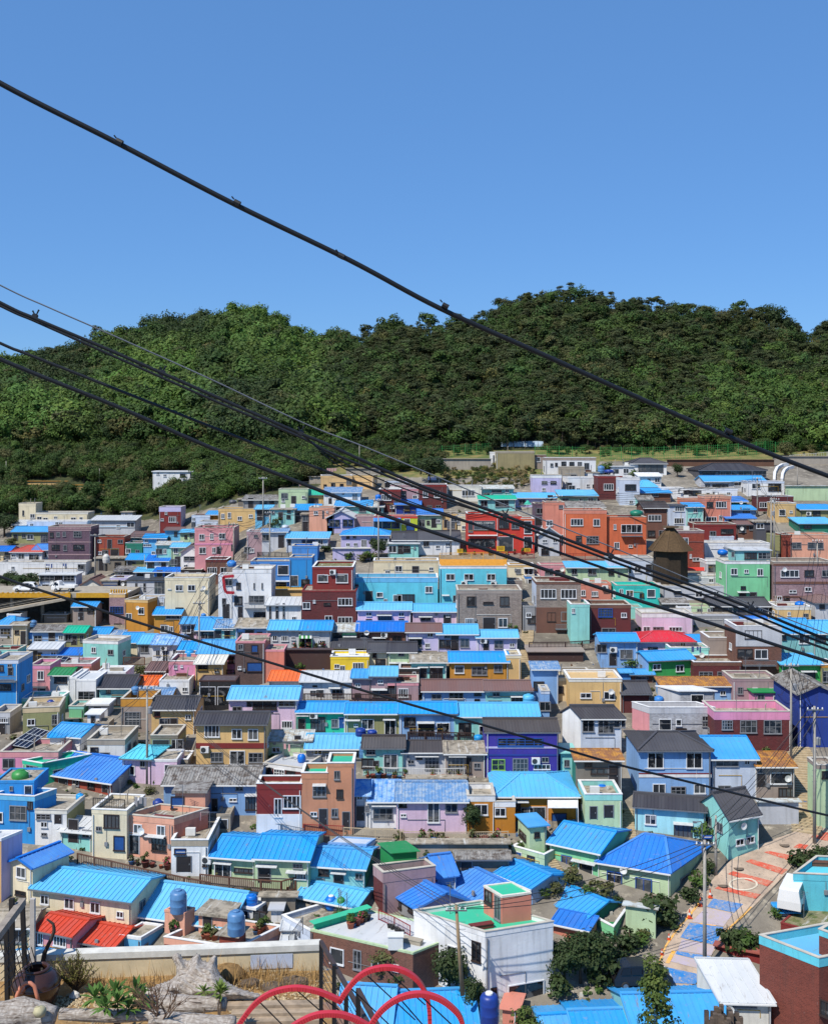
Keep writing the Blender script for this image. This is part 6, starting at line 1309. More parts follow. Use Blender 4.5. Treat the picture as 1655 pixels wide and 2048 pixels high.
solar([zpt('b1',68,945,d=d),zpt('b1',215,968,d=d-.6),zpt('b1',392,840,d=d+3.4),zpt('b1',275,808,d=d+4)],4,3,'big tilted dark solar array over the rose-pink house')
d=D(*T['b1'](480,420))+2
solar([zpt('b1',408,300,d=d),zpt('b1',500,305,d=d),zpt('b1',548,250,d=d+2),zpt('b1',460,243,d=d+2)],2,2,'small black solar panel on the salmon wall house')
d=D(*T['a3'](1550,1300))+2
solar([zpt('a3',1430,1278,d=d),zpt('a3',1610,1285,d=d),zpt('a3',1690,1205,d=d+4),zpt('a3',1545,1205,d=d+4)],5,2,'tilted solar array above the maroon grilled house',True)
# ---------------------------------------------------------------- bridge, road with vehicles on the far left of the village
d0=D(*T['a1'](60,1440)); YEL=pm('bridge_yellow',(214,158,20),.7,var=.3)
z0=zpt('a1',100,1207,d=d0).z; xa=zpt('a1',-400,1207,d=d0).x; xb=zpt('a1',1010,1207,d=d0).x; k=d0/F/K1
e=empty('road_bridge',Vector((0,d0,z0)))
m=MB(); m.box((xa,.02,-36*k),(xb,9,-.02)); m.build('deck',CONC,e)
m=MB(); xg0,xg1=zpt('a1',560,1,d=d0).x,zpt('a1',605,1,d=d0).x; m.box((xa,-.25,-34*k),(xg0,.0,2*k)); m.box((xg1,-.25,-34*k),(xb,0,2*k))
for i in range(24):
    x=xa+(xg0-xa)*(i+.5)/24; m.box((x,-.27,0),(x+14*k,-.02,8*k))
m.build('parapet',YEL,e)
m=MB()
for i in range(7):
    x=zpt('a1',880+i*20,1,d=d0).x; m.lathe([(7*k,2*k),(5*k,8*k),(8*k,20*k),(6*k,30*k),(0,33*k)],8,c=(x,-.12,0))
m.build('balusters',YEL,e)
STAIN=pm('stained_concrete',(105,98,88),.95,var=.6,scale=1.6)
m=MB(); m.box((xa,6.5,-260*k),(xb,7,-36*k)); m.build('back_wall',STAIN,e)
for x in (75,318,552): X=zpt('a1',x,1,d=d0).x; m=MB(); m.tube([(X,1.2,-260*k),(X,1.2,-35*k)],14*k,10); m.build('pillar',CONC,e,True)
m=MB(); A_=Vector((zpt('a1',545,1,d=d0).x,-.6,-36*k)); B_=Vector((zpt('a1',-120,1,d=d0).x,-.6,-160*k)); m.bar(A_,B_,2.6,.35); 
for s in (-1.3,1.3): m.bar(A_+Vector((0,s,1.0)),B_+Vector((0,s,1.0)),.06,.06); m.bar(A_+Vector((0,s,.6)),B_+Vector((0,s,.6)),.05,.05)
m.build('ramp',CONC,e); tag(e,'concrete road bridge with a yellow parapet and sloping ramp','bridge')
CARG=pm('car_glass',(20,24,30),.08); TYRE=pm('tyre',(28,28,28),.8); HUB=pm('hub',(170,172,175),.35,.7)
def car(p,ang,c,label,kind='suv',cat='car',name='car'):
    e=empty(name,p,ang); PA=pm('paint_'+c,COL[c],.25,0,.05,1,.6); m=MB(); L,W=4.5,.9
    prof={'suv':[(-2.2,.35),(-2.25,.8),(-2.1,1.1),(-1.75,1.62),(-.9,1.72),(.35,1.66),(1.05,1.12),(1.95,.98),(2.2,.75),(2.22,.35)],
          'van':[(-2.3,.35),(-2.35,1.0),(-2.3,1.9),(-2.1,1.98),(1.2,1.98),(1.75,1.35),(2.3,1.15),(2.4,.8),(2.4,.35)],
          'truck':[(.75,.4),(.75,1.0),(.78,1.85),(.9,1.95),(1.7,1.93),(2.2,1.2),(2.35,1.05),(2.4,.8),(2.38,.4)]}[kind]
    n=len(prof)
    def row(y,ins): return [(x*(1-.02*ins),y-(0 if z<1.1 else .14*ins*(1 if y>0 else -1)),z) for x,z in prof]
    ys=[(-W,1),(-W+.08,.0),(W-.08,0),(W,1)]
    o=len(m.v); R0=[(x,-W if z<1.12 else -W+.16,z) for x,z in prof]; R1=[(x,W if z<1.12 else W-.16,z) for x,z in prof]
    m.add(R0+R1,[tuple(range(n)),tuple(range(2*n-1,n-1,-1))]+[(i,i+n,(i+1)%n+n,(i+1)%n) for i in range(n)])
    m.build('body',PA,e)
    g=MB()
    if kind!='truck':
        zs=(1.14,1.58) if kind=='suv' else (1.2,1.8); x0,x1=(-1.75,.75) if kind=='suv' else (-2.0,1.25)
        for s in (-1,1):
            for a,b in ((0,.3),(.33,.64),(.67,1)):
                xa_,xb_=x0+(x1-x0)*a,x0+(x1-x0)*b; y=s*(W-.155+.012)
                g.add([(xa_,s*(W-.0),zs[0]),(xb_,s*(W-.0),zs[0]),(xb_-(.35 if b==1 else .0),y,zs[1]),(xa_+(.2 if a==0 else 0),y,zs[1])],[(0,1,2,3) if s<0 else (3,2,1,0)])
        xs0=(.42,1.62,1.03,1.16) if kind=='suv' else (1.24,1.93,1.72,1.42)
        g.add([(xs0[0]+.03,-W+.25,xs0[1]),(xs0[0]+.03,W-.25,xs0[1]),(xs0[2]+.04,W-.12,xs0[3]),(xs0[2]+.04,-W+.12,xs0[3])],[(0,3,2,1)])
        g.add([(-1.80,-W+.25,1.58),(-1.80,W-.25,1.58),(-2.08,W-.15,1.18),(-2.08,-W+.15,1.18)],[(0,1,2,3)])
    else:
        for s in (-1,1): g.add([(.95,s*(W+.002),1.15),(2.0,s*(W+.002),1.15),(1.72,s*(W-.15),1.75),(.95,s*(W-.15),1.75)],[(0,1,2,3)])
        g.add([(1.73,-W+.2,1.88),(1.73,W-.2,1.88),(2.2,W-.1,1.24),(2.2,-W+.1,1.24)],[(0,3,2,1)])
        b=MB(); b.box((-2.4,-.88,.75),(.72,.88,.85)); b.box((-2.4,-.88,.85),(-2.34,.88,1.2)); b.box((-2.34,-.88,.85),(.68,-.82,1.2)); b.box((-2.34,.82,.85),(.68,.88,1.2)); b.box((.68,-.88,.85),(.73,.88,1.75)); b.build('cargo_bed',PA,e)
    g.build('glazing',CARG,e)
    w=MB(); ro=12
    for i in range(ro): pass
    w.lathe([(.0,-.1),(.22,-.1),(.33,-.1),(.34,0),(.33,.1),(.0,.1)],14); w.v=[(x,z,y) for x,y,z in w.v]; wm=w.mesh('wheel',TYRE,True)
    hb=MB(); hb.lathe([(0,.09),(.19,.105),(.2,.12),(0,.125)],10); hb.v=[(x,-z,y) for x,y,z in hb.v]; hm=hb.mesh('rim',HUB)
    for x in (-1.4,1.4):
        for s in (-1,1): wo=link('wheel',wm,e,(x,s*(W-.06),.33)); ho=link('rim',hm,wo,(0,0,0),0 if s<0 else math.pi)
    l=MB(); l.box((-.16,-.13,-.07),(.02,.13,.07)); lm=l.mesh('headlight',pm('lamp_glass',(220,225,230),.15))
    for s in (-1,1): link('headlight',lm,e,(2.2 if kind!='suv' else 2.12,s*.62,.82))
    mi=MB(); mi.box((-.06,-.1,-.08),(.06,.1,.08)); mm=mi.mesh('side_mirror',PA)
    for s in (-1,1): link('side_mirror',mm,e,(.95 if kind=='suv' else 1.6,s*(W+.1),1.18))
    return tag(e,label,cat)
_s1=car(Vector((zpt('a1',207,1,d=d0+2.5).x,d0+2.2,z0)),math.pi+.05,'white','white car parked on the road behind the yellow parapet','suv')
_s2=car(Vector((zpt('a1',515,1,d=d0+2.5).x,d0+2.2,z0)),math.pi-.1,'white','white pickup truck on the road bridge','truck','truck','pickup_truck')
for _c in (_s1,_s2): _c.scale=(.82,.82,.88)
car(gp(*T['c4'](290,1240),.02),R(6),'black','shiny black car parked beside the painted road','suv')
car(gp(*T['c4'](1405,655),.02),R(62),'white','white van beside the bright turquoise building','van','van','van')
# ---------------------------------------------------------------- painted road
def roadmat():
    m,t,b=newmat('worn_concrete_road'); v=ocoord(t,rand=False); c=mixn(t,'MIX',ramp(t,noise(t,v,.5,6,.7),.35,.65),lin((208,184,160),.75),lin((164,146,128),.75)); c=mixn(t,'MIX',ramp(t,noise(t,v,3.5,5,.7),.58,.7),c,lin((120,112,100),.75))
    t.links.new(c,b.inputs['Base Color']); b.inputs['Roughness'].default_value=.92; bump(t,b,noise(t,v,5,4),.3,.03); return m
def paint(n,c):
    m,t,b=newmat(n); v=ocoord(t,rand=False); base=lin(c,.85); cc=mixn(t,'MIX',ramp(t,noise(t,v,1.2,6,.75),.42,.68),base,tuple(base[i]*.4+lin((184,168,142),.75)[i]*.6 for i in range(3))+(1,))
    cc=mixn(t,'MIX',ramp(t,noise(t,v,5,4,.7),.56,.66),cc,lin((190,175,150),.75)); t.links.new(cc,b.inputs['Base Color']); b.inputs['Roughness'].default_value=.85; return m
def lerp2(L,s):
    n=len(L)-1; i=min(n-1,int(s*n)); f=s*n-i; return (L[i][0]+(L[i+1][0]-L[i][0])*f, L[i][1]+(L[i+1][1]-L[i][1])*f)
def strip(Lp,Rp,t,lift,name,mat,nu=40,nv=8):
    m=MB(); G=[]
    for i in range(nu+1):
        a=lerp2(Lp,i/nu); b=lerp2(Rp,i/nu)
        for j in range(nv+1):
            s=j/nv; X,Y=T[t](a[0]+(b[0]-a[0])*s,a[1]+(b[1]-a[1])*s); G.append(gp(X,Y,lift))
    m.v=[tuple(p) for p in G]
    for i in range(nu):
        for j in range(nv): k=i*(nv+1)+j; m.f.append((k,k+1,k+nv+2,k+nv+1)); m.m.append(0)
    o=m.build(name,mat,None,True); return tag(o,kind='structure')
RL=[(250,1560),(330,1370),(380,1225),(440,1060),(500,885),(590,760),(715,605),(820,475),(890,385),(980,320),(1100,250),(1250,190),(1400,140),(1480,70),(1500,20)]
RR=[(700,1560),(690,1400),(660,1235),(790,1060),(890,900),(1000,790),(1110,680),(1230,560),(1340,450),(1400,370),(1440,330),(1500,290),(1640,240),(1720,190),(1720,100)]
strip(RL,RR,'c4',.06,'road',roadmat(),60,10)
PBL=paint('road_paint_blue',(30,120,190)); PRD=paint('road_paint_red',(200,78,54)); PLV=paint('road_paint_lilac',(176,164,176)); PYL=paint('road_paint_yellow',(232,170,70)); PWH=paint('road_paint_white',(212,202,182))
for Lp,Rp,mt in (([(428,1232),(466,1118)],[(690,1245),(727,1176)],PBL),([(545,1026),(556,1004)],[(790,1086),(802,1042)],PBL),([(578,905),(650,798)],[(838,962),(892,830)],PBL),([(772,682),(818,622)],[(970,726),(1036,662)],PBL),
  ([(830,548),(866,530)],[(1130,624),(1166,592)],PRD),([(926,444),(960,421)],[(1215,535),(1257,498)],PRD),([(1052,352),(1096,335)],[(1318,446),(1360,412)],PRD),([(1186,284),(1225,276)],[(1392,352),(1402,310)],PRD),([(1400,250),(1440,222)],[(1485,262),(1512,232)],PRD),([(1530,175),(1560,140)],[(1700,215),(1720,140)],PRD),
  ([(510,1080),(545,1032)],[(740,1140),(788,1092)],PLV),([(560,1000),(590,918)],[(806,1036),(834,968)],PLV),([(660,792),(764,690)],[(895,824),(962,732)],PLV),
  ([(415,1100),(470,960),(560,830),(640,740),(720,640)],[(428,1104),(484,964),(576,834),(656,744),(734,644)],PYL),([(470,1090),(520,1000)],[(500,1095),(545,1004)],PYL),([(890,868),(1000,770),(1090,680)],[(904,872),(1014,776),(1102,686)],PYL),([(700,812),(760,790)],[(800,836),(870,806)],PYL)):
    strip(Lp,Rp,'c4',.085,'road_marking',mt,max(6,len(Lp)*5),8)
oc=[(1037+107*math.cos(i*math.pi/18),518+47*math.sin(i*math.pi/18)) for i in range(37)]; ic=[(1037+92*math.cos(i*math.pi/18),518+38*math.sin(i*math.pi/18)) for i in range(37)]
strip(oc,ic,'c4',.10,'road_marking',PWH,72,1)
for i,(x,y) in enumerate(((888,525),(1003,400),(1335,231))):
    p=gp(*T['c4'](x,y),.075); m=MB(); m.lathe([(.44,0),(.44,.012),(.38,.016),(0,.016)],18); o=m.build('manhole_cover',pm('iron_cover',(124,108,92),.8,var=.4,scale=8)); o.location=p
    tag(o,('dark round manhole cover by the white painted circle','dark round manhole cover between two red stripes','dark round manhole cover at the upper bend of the road')[i],'manhole cover')
CONE=pm('cone_orange',(226,84,40),.6,var=.1)
for x,y,hh,lab in ((797,612,58,'orange cone with a white stripe nearest the red stripes'),(726,672,60,'orange cone second down the road edge'),(647,760,62,'orange cone in the middle of the row beside the hedge'),(497,918,44,'small orange cone beside the yellow lines'),(447,1028,44,'lowest orange cone nearest the black car')):
    p=gp(*T['c4'](x,y),.06); s=hh/K4/F*p.y; e=empty('traffic_cone',p); m=MB(); m.box((-s*.28,-s*.28,0),(s*.28,s*.28,s*.06)); m.lathe([(s*.2,s*.06),(s*.05,s),(0,s)],12); m.build('body',CONE,e)
    m=MB(); m.lathe([(s*.155,s*.36),(s*.115,s*.62)],12); m.v=[(x_*1.04,y_*1.04,z_) for x_,y_,z_ in m.v]; m.build('band',WHITEP,e); tag(e,lab,'traffic cone')
# street sign and lamp arm by the road
p=gp(*T['c4'](738,330),.0); k=p.y/F/K4; e=empty('street_sign',p); m=MB(); m.tube([(0,0,0),(0,0,185*k)],.06,8); m.tube([(0,0,185*k),(0,0,262*k),(-8*k,0,275*k),(-50*k,0,272*k)],.045,6); m.build('pole',METAL,e)
m=MB(); m.box((4*k,-.05,150*k),(80*k,0,176*k)); so_=m.build('sign_plate',pm('sign_blue',(40,90,180),.4),e); m=MB(); m.box((10*k,-.062,160*k),(72*k,-.051,166*k)); m.build('sign_text',LETW,so_); m=MB(); m.box((-66*k,-.15,266*k),(-40*k,.15,274*k)); m.build('lamp_head',METAL,e)
tag(e,'street name sign with blue plate on a lamp post before the mint house','street sign')
# ---------------------------------------------------------------- trees in and above the village
SL_=[('a3',235,345,225,'dark',1.75,'big dark round tree at the top beside the maroon bricks'),('a3',845,850,170,'olive',.9,'small street tree growing in the middle of the red cafe'),('a2',1405,930,165,'dark',1.05,'slim street tree before the lavender house'),
 ('a2',985,880,60,'dark',1.5,'rounded bush on the rubble roof of the red house'),('a2',1330,950,80,'bright',1.2,'green shrub beside the steep grey stair'),('a2',590,700,95,'dark',1.3,'dark shrubs beside the slender pole and aqua house'),
 ('a1',200,1195,150,'dark',2.1,'wide dark tree leaning over the road before the shop'),('a1',55,1190,170,'dark',1.4,'dark tree at the end of the road bridge'),('a4',45,245,90,'bright',1.3,'green bush beside the white roofed house at the top'),('a4',560,270,105,'dark',1.0,'small pine-like garden tree by the glass fronted house'),('a4',240,270,60,'bright',1.1,'bright bush below the dark hipped roof house'),
 ('b1',1105,415,105,'olive',1.2,'olive bush under the timber deck'),('b1',1000,410,60,'olive',1.2,'small olive bush beside the white cube house'),
 ('b2',735,345,80,'dark',1.0,'first round bush before the dark timber wall'),('b2',790,348,60,'bright',1.3,'low green bush in the tub before the dark timber wall'),
 ('b3',568,1660,260,'dark',.8,'climbing shrub on the ochre house corner'),('b3',945,1530,60,'bright',1.4,'potted greenery under the wide blue roof'),('a3',895,1500,70,'bright',1.2,'leafy plants in a blue tub at the stairs'),
 ('b4',220,305,70,'bright',1.6,'leafy plants on the sky-blue balcony'),('c4',755,190,150,'bright',.9,'bright leafy tree between the mint houses'),
 ('c4',400,800,230,'dark',1.1,'tall shrub hanging over the pale green wall'),('c4',300,690,70,'olive',1.2,'flowering bush on top of the pale green wall'),('c4',500,830,150,'dark',1.1,'dark shrub at the bend of the hedge'),('c4',640,640,130,'dark',1.2,'hedge bush at the edge of the painted road, lower one'),('c4',720,530,120,'bright',1.1,'hedge bush at the edge of the painted road, middle one'),('c4',790,440,120,'dark',.9,'hedge bush at the edge of the painted road, upper one'),('c4',40,620,130,'olive',1.0,'pale leafy shrub before the pale green house front'),('c4',130,660,70,'dark',1.4,'low shrub beside the bright green balcony'),
 ('c4',940,990,190,'dark',1.0,'green plants in the walled garden bed beside the road'),('c4',1040,1000,180,'bright',1.1,'leafy plants in the middle of the walled garden bed'),('c4',1120,1010,150,'dark',1.0,'green plants at the brick end of the walled garden bed'),('c4',1270,760,90,'bright',1.0,'potted shrub beside the tiny blue roofed shed'),('c4',1480,385,130,'dark',1.5,'clipped dark hedge above the turquoise building'),('c4',1600,350,120,'dark',1.5,'second clipped dark hedge above the turquoise building'),
 ('c3',1290,1370,380,'dark',1.0,'tall dark garden tree next to the big white house'),('c3',1420,1330,400,'dark',1.0,'broad dark garden tree in the middle of the group'),('c3',1560,1290,400,'dark',1.0,'dark garden tree at the road side of the group'),('c3',1600,1350,240,'dark',.9,'smaller dark garden tree near the black car'),
 ('c3',390,1480,470,'dark',.85,'leafy street tree before the white corner house'),('c3',570,1600,330,'dark',.8,'dark shrub at the foot of the leaning wooden pole'),('c2',1440,1330,300,'olive',1.2,'ornamental tree before the brown brick house'),('c2',1560,1360,140,'dark',1.4,'low dark bush under the brown brick house'),
 ('c3',1060,280,130,'bright',.6,'tall potted plant on the pale green terrace'),('c4',200,1000,150,'dark',1.3,'dense shrub in the netted yard beside the trees'),('c4',300,960,90,'bright',1.4,'bright grass clump in the netted yard'),('c4',120,1090,130,'dark',1.3,'dark shrub at the lower end of the netted yard'),('c4',330,880,70,'olive',1.5,'olive weeds behind the road kerb'),('c3',1120,650,90,'bright',1.4,'leafy bush at the foot of the green stair'),('c3',1230,640,110,'olive',1.2,'flowering bush in the awning garden'),('c3',1480,650,100,'bright',1.2,'bright bush before the awning door'),('c3',1240,1450,200,'dark',1.2,'low dark shrub beside the folding glass door'),('a1',40,760,190,'dark',1.3,'dark tree at the far end of the upper houses'),('a1',90,830,60,'olive',1.3,'scrubby bush beside the olive house'),('a2',1290,960,70,'olive',1.4,'olive shrub above the pale lilac garden wall'),('a2',1180,945,70,'bright',1.2,'bright shrub before the lavender house'),('c3',940,265,50,'bright',1.2,'small potted plants on the pale green ledge'),('c3',200,330,70,'dark',1.2,'bush beside the dark green roof room'),('c3',0,200,60,'dark',1.2,'dark bush before the lilac-pink house'),('b1',1180,1335,70,'olive',1.2,'garden shrubs beside the rooftop picnic table'),
 ('c3',1340,560,170,'olive',1.0,'garden bush under the white awning of the green house')]
for t,x,y,hh,kd,w,lab in SL_:
    X,Y=T[t](x,y); d=D(X,Y); hm=hh/T[t].k/F*d
    tree(x,y,hm,kd+('_near' if hm>2.6 else '_bush'),lab,None,t=t,wide=w,cat='shrub' if hm<=2.6 else 'tree',name='shrub' if hm<=2.6 else 'tree')
rr=random.Random(11)
for i in range(62):                                # trees standing apart at the foot of the wooded hill
    x=rr.uniform(-30,640); y=rr.uniform(935,float(np.interp(x,[-300,170,320,450,560,640],[1026,1026,1020,992,965,945])))
    if any(abs(x-hx)<hw_ and abs(y-hy)<14 for hx,hy,hw_ in ((345,962,50),(85,972,55),(175,980,45))): continue
    hm=rr.uniform(3.2,5.6); kd=rr.choice(['dark','broad','bright','broad','olive'])
    tree(x,y,hm,kd+'_near',('dark green','mid green','bright green','olive green')[['dark','broad','bright','olive'].index(kd)]+' leafy tree among the others at the foot of the wooded hill','trees at the foot of the hill',wide=rr.uniform(1.0,1.35))
for i in range(46):
    x=rr.uniform(760,1660); y=rr.uniform(886,915); hm=rr.uniform(1.2,3.6); kd=rr.choice(['dark','broad','olive','bright'])
    if 985<x<1075: continue
    tree(x,y,hm,kd+'_near',('dark green','mid green','bright green','olive green')[['dark','broad','bright','olive'].index(kd)]+' shrub on the grassy strip below the forest','shrubs on the grassy strip',wide=rr.uniform(1.1,1.6),name='shrub',cat='shrub')
# named skyline trees
for x,hm,kd,w,lab in ((1545,9.5,'dark',1.25,'large spreading tree standing alone on the skyline'),(1575,7,'dark',1.1,'round crowned tree beside the large skyline tree'),(1500,6,'olive',1,'thin pale tree leaning beside the large skyline tree'),(1648,7,'dark',1,'dark skyline tree cut by the end of the ridge'),(836,5.5,'pine',1,'small pointed pine standing above the saddle'),(800,6,'broad',1.3,'pale rounded tree on the saddle between the hills'),(1010,6,'pine',1,'lone pine sticking up on the rising ridge'),(128,6.5,'pine',1.2,'tall pine on the descending end of the first hill'),(300,6,'olive',1.2,'rounded tree on the shoulder of the first hill'),(640,5,'dark',1.2,'dark tree in the dip between the two hills')):
    y,d=Dh(x,.985); tree(x,y,hm,kd+('' if kd=='pine' else '_near'),lab,None,d=d,wide=w)
# the forest, one mass
pts=[]; rr=random.Random(5)
for i in range(7200):
    x=rr.uniform(-420,2080); t=rr.random()**.9
    y,d=Dh(x,t); p=up(x,y,d); left=x<690; u=rr.random(); nz=math.sin(x*.021+3*t)+math.sin(x*.0083-5*t+1)
    if left: kd='bright' if nz>.3 and u<.72 else 'dark' if nz<-.6 and u<.7 else 'broad' if u<.6 else 'dark' if u<.82 else 'pine' if u<.93 else 'olive'
    else:
        br=(sst(1250,1500,x)*sst(.75,.3,t)); kd='bright' if u<br*.5 else 'broad' if u<.12+br*.3 else 'pine' if u<.84 else 'olive' if u<.9 else 'dark'
    hm=(rr.uniform(4.6,10.0) if left else rr.uniform(3.6,6.6))*(1.2 if kd in('broad','bright') else 1)
    if t>.93: hm*=rr.uniform(.6,1.15)
    tv=rr.uniform(.72,1.3)*(.95 if not left else 1.12 if kd in('bright','broad') else 1.0); pts.append((p,hm,kd,(tv*rr.uniform(.9,1.12),tv,tv*rr.uniform(.85,1.15))))
for i in range(1500):                               # the wood runs down to the first houses under the first hill
    x=rr.uniform(-300,640); y=rr.uniform(897,float(np.interp(x,[-300,170,320,450,560,640],[1033,1033,1031,1003,981,958]))); 
    if any(abs(x-hx)<hw_ and -3<y-hy<34 for hx,hy,hw_ in ((345,950,52),(85,962,50),(172,972,44))): continue
    kd=rr.choice(['bright','broad','broad','dark','olive','broad']); tv=rr.uniform(.75,1.2); pts.append((gp(x,y),rr.uniform(2.4,4.6),kd,(tv,tv,tv)))
for i in range(420):
    x=rr.uniform(640,1900); y=rr.uniform(880,904 if x>1180 else 912); kd=rr.choice(['bright','broad','dark','olive','olive']); tv=rr.uniform(.75,1.2)
    if not 980<x<1080: pts.append((gp(x,y),rr.uniform(.6,2.2),kd,(tv,tv,tv)))
for i in range(520):                               # scrub on the slope between the two hills and along the top plots
    x=rr.uniform(600,885); y=rr.uniform(884,958-.06*(x-600)); kd=rr.choice(['broad','dark','dark','olive','bright']); tv=rr.uniform(.7,1.15)
    if not (636<x<745 and y>938): pts.append((gp(x,y),rr.uniform(.9,3.4),kd,(tv,tv,tv)))
for i in range(300):
    x=rr.uniform(875,1075); y=rr.uniform(928,978); kd=rr.choice(['straw','straw','olive','yellow','broad']); tv=rr.uniform(.7,1.15); pts.append((gp(x,y),rr.uniform(.35,1.3),kd,(tv,tv,tv)))
for i in range(160):
    x=rr.uniform(1080,1655); y=rr.uniform(898,912); kd=rr.choice(['straw','olive','bright','broad']); tv=rr.uniform(.7,1.15); pts.append((gp(x,y),rr.uniform(.3,1.4),kd,(tv,tv,tv)))
forest(pts,'forest')
# greenhouse, sheds and terraces under the forest
p=zpt('p',1000,896); k=p.y/F; m=MB(); L=85*k
for i in range(9): m.tube([(L*i/8,1.2*math.cos(a),1.3*math.sin(a)+.3) for a in [j*math.pi/8 for j in range(9)]],.04,4)
m.build('ribs',METAL,None); gh=bpy.context.scene.objects['ribs']; gh.name='greenhouse'; gh.location=p
m=MB()
for i in range(8):
    for j in range(8):
        a,b=j*math.pi/8,(j+1)*math.pi/8; m.add([(L*i/8,1.18*math.cos(a),1.28*math.sin(a)+.3),(L*(i+1)/8,1.18*math.cos(a),1.28*math.sin(a)+.3),(L*(i+1)/8,1.18*math.cos(b),1.28*math.sin(b)+.3),(L*i/8,1.18*math.cos(b),1.28*math.sin(b)+.3)],[(0,1,2,3)])
m.build('cover',pm('greenhouse_sheet',(176,196,214),.4,var=.25),gh); tag(gh,'pale plastic greenhouse tunnel at the edge of the forest','greenhouse')
h('p',1215,1236,881,893,'lgrey','L white .1','o1226,887,10,10','tiny white hut on the grassy strip under the forest',dep=3,det=False)
h('p',930,985,876,890,'pgreen','S 872 pale','','low green shed on the terrace beside the greenhouse',dep=4,det=False)

# ---------------------------------------------------------------- pots along the rails and weeds, rubble on the ground
POT=[pm('pot_terracotta',(168,92,66),.8,var=.3),pm('pot_maroon',(112,48,40),.7,var=.3),pm('pot_black',(40,36,36),.6),pm('pot_blue',(60,100,150),.6)]
def pot(p,s,k,plant,lab):
    e=empty('flower_pot',p); m=MB(); m.lathe([(s*.7,0),(s*.95,s*1.3),(s*1.05,s*1.35),(s*1.05,s*1.55),(s*.9,s*1.55),(s*.85,s*1.3),(0,s*1.28)],12); m.build('pot',POT[k],e,True)
    if plant:
        V,C=crown_np(rr.randrange(99),90,s*1.5,s*1.5,s*.5,8,.9); V=V+np.array([0,0,s*2.6],np.float32); C=C*np.array(GREENS[rr.choice(['bright','broad','olive'])],np.float32)
        if rr.random()<.25: C[::5]=np.array((.45,.06,.12),np.float32)
        link('plant',leaf_mesh('plant',V,C,[LEAF]),e)
    return tag(e,lab,'flower pot','flower pots on terraces and roofs')
for t,a,b,n,z,lab in (('c3',(560,222),(840,222),9,None,'planted pot in the row before the ochre house'),('c3',(150,222),(420,222),8,None,'planted pot in the row before the lilac-pink house'),('b3',(240,1205),(480,1205),6,None,'pot on the terrace of the taupe house'),
    ('b4',(700,290),(1000,285),7,None,'pot before the brown brick terrace house'),('b2',(600,205),(1000,205),7,None,'pot on the alley of the pale grey house'),('c2',(1170,905),(1340,828),6,'BT','terracotta pot by the turquoise parapet'),('c2',(1480,890),(1600,950),5,'BT','small black jar by the red balustrade'),
    ('c1',(1345,955),(1440,935),3,'PT','brown pot on the peach roof terrace'),('c2',(0,985),(140,995),3,'PT','pot along the brick front of the peach terrace'),('c2',(430,960),(520,900),5,'PT','garden pot at the far side of the peach terrace'),('b2',(1300,1205),(1640,1210),8,None,'pot in the white fenced yard'),
    ('a3',(480,905),(1000,905),8,None,'pot along the cafe terrace'),('c1',(1000,395),(1350,440),6,None,'pot by the peach house doorway'),('c2',(470,545),(620,560),5,None,'pot behind the timber railing')):
    for i in range(n):
        s=(i+.5)/n; x=a[0]+(b[0]-a[0])*s+rr.uniform(-6,6); y=a[1]+(b[1]-a[1])*s+rr.uniform(-4,4); p=zpt(t,x,y,{'BT':BT.zw,'PT':PT.zw}.get(z))
        if 'small black' in lab: pot(p,rr.uniform(.16,.22),2,False,lab)
        else: pot(p,rr.uniform(.17,.34),rr.choice([0,0,1,1,2,3]),rr.random()<.75,lab)
Vs=[];Cs=[]
BOX=[(T['c4'](250,1560),T['c4'](1655,60))]
for i in range(2600):
    x=rr.uniform(-60,1720); y=1000+1040*rr.random(); 
    X4,Y4=(x-1200)*K4,(y-1628)*K4
    if Y4>-30 and X4>150+ (1500-Y4)*.0 and -400<Y4<1600 and (X4-380)*1.02>(1225-Y4)*.55 -250 : continue
    if math.sin(x*.05)+math.sin(y*.09+x*.02)<.35: continue
    V,C=crown_np(i%17,26,.45,.28,.2,4,.9); s=rr.uniform(.4,1.25); p=gp(x,y); V=V*s+np.array([p.x,p.y,p.z+.15],np.float32); Vs.append(V); Cs.append(C*np.array(GREENS[rr.choice(['bright','broad','olive','olive'])],np.float32))
tag(link('weeds',leaf_mesh('weeds',np.concatenate(Vs),np.concatenate(Cs),[LEAF])),kind='stuff')
m=MB()
for i in range(4200):
    x=rr.uniform(-60,1720); y=1000+1040*rr.random(); X4,Y4=(x-1200)*K4,(y-1628)*K4
    if 150<X4 and Y4>-30: continue
    if math.sin(x*.031+2)+math.sin(y*.07-x*.015)<.2: continue
    p=gp(x,y); s=rr.uniform(.06,.32); a=rr.random()*3.14; c_,s_=math.cos(a)*s,math.sin(a)*s; hh=s*rr.uniform(.4,1.3); k=rr.randrange(4)
    m.add([(p.x+c_,p.y+s_,p.z-.1),(p.x-s_*.7,p.y+c_*.7,p.z-.1),(p.x-c_,p.y-s_,p.z-.1),(p.x+s_*.7,p.y-c_*.7,p.z-.1),(p.x+c_*.8,p.y+s_*.8,p.z+hh),(p.x-s_*.6,p.y+c_*.6,p.z+hh*.9),(p.x-c_*.9,p.y-s_*.8,p.z+hh),(p.x+s_*.6,p.y-c_*.6,p.z+hh*.8)],[(4,5,6,7),(0,1,5,4),(1,2,6,5),(2,3,7,6),(3,0,4,7)],k)
tag(m.build('rubble',[pm('rubble_grey',(150,142,130),.95),pm('rubble_brown',(120,88,66),.95),pm('rubble_pale',(200,192,178),.95),pm('rubble_blue',(80,110,150),.8)]),kind='stuff')
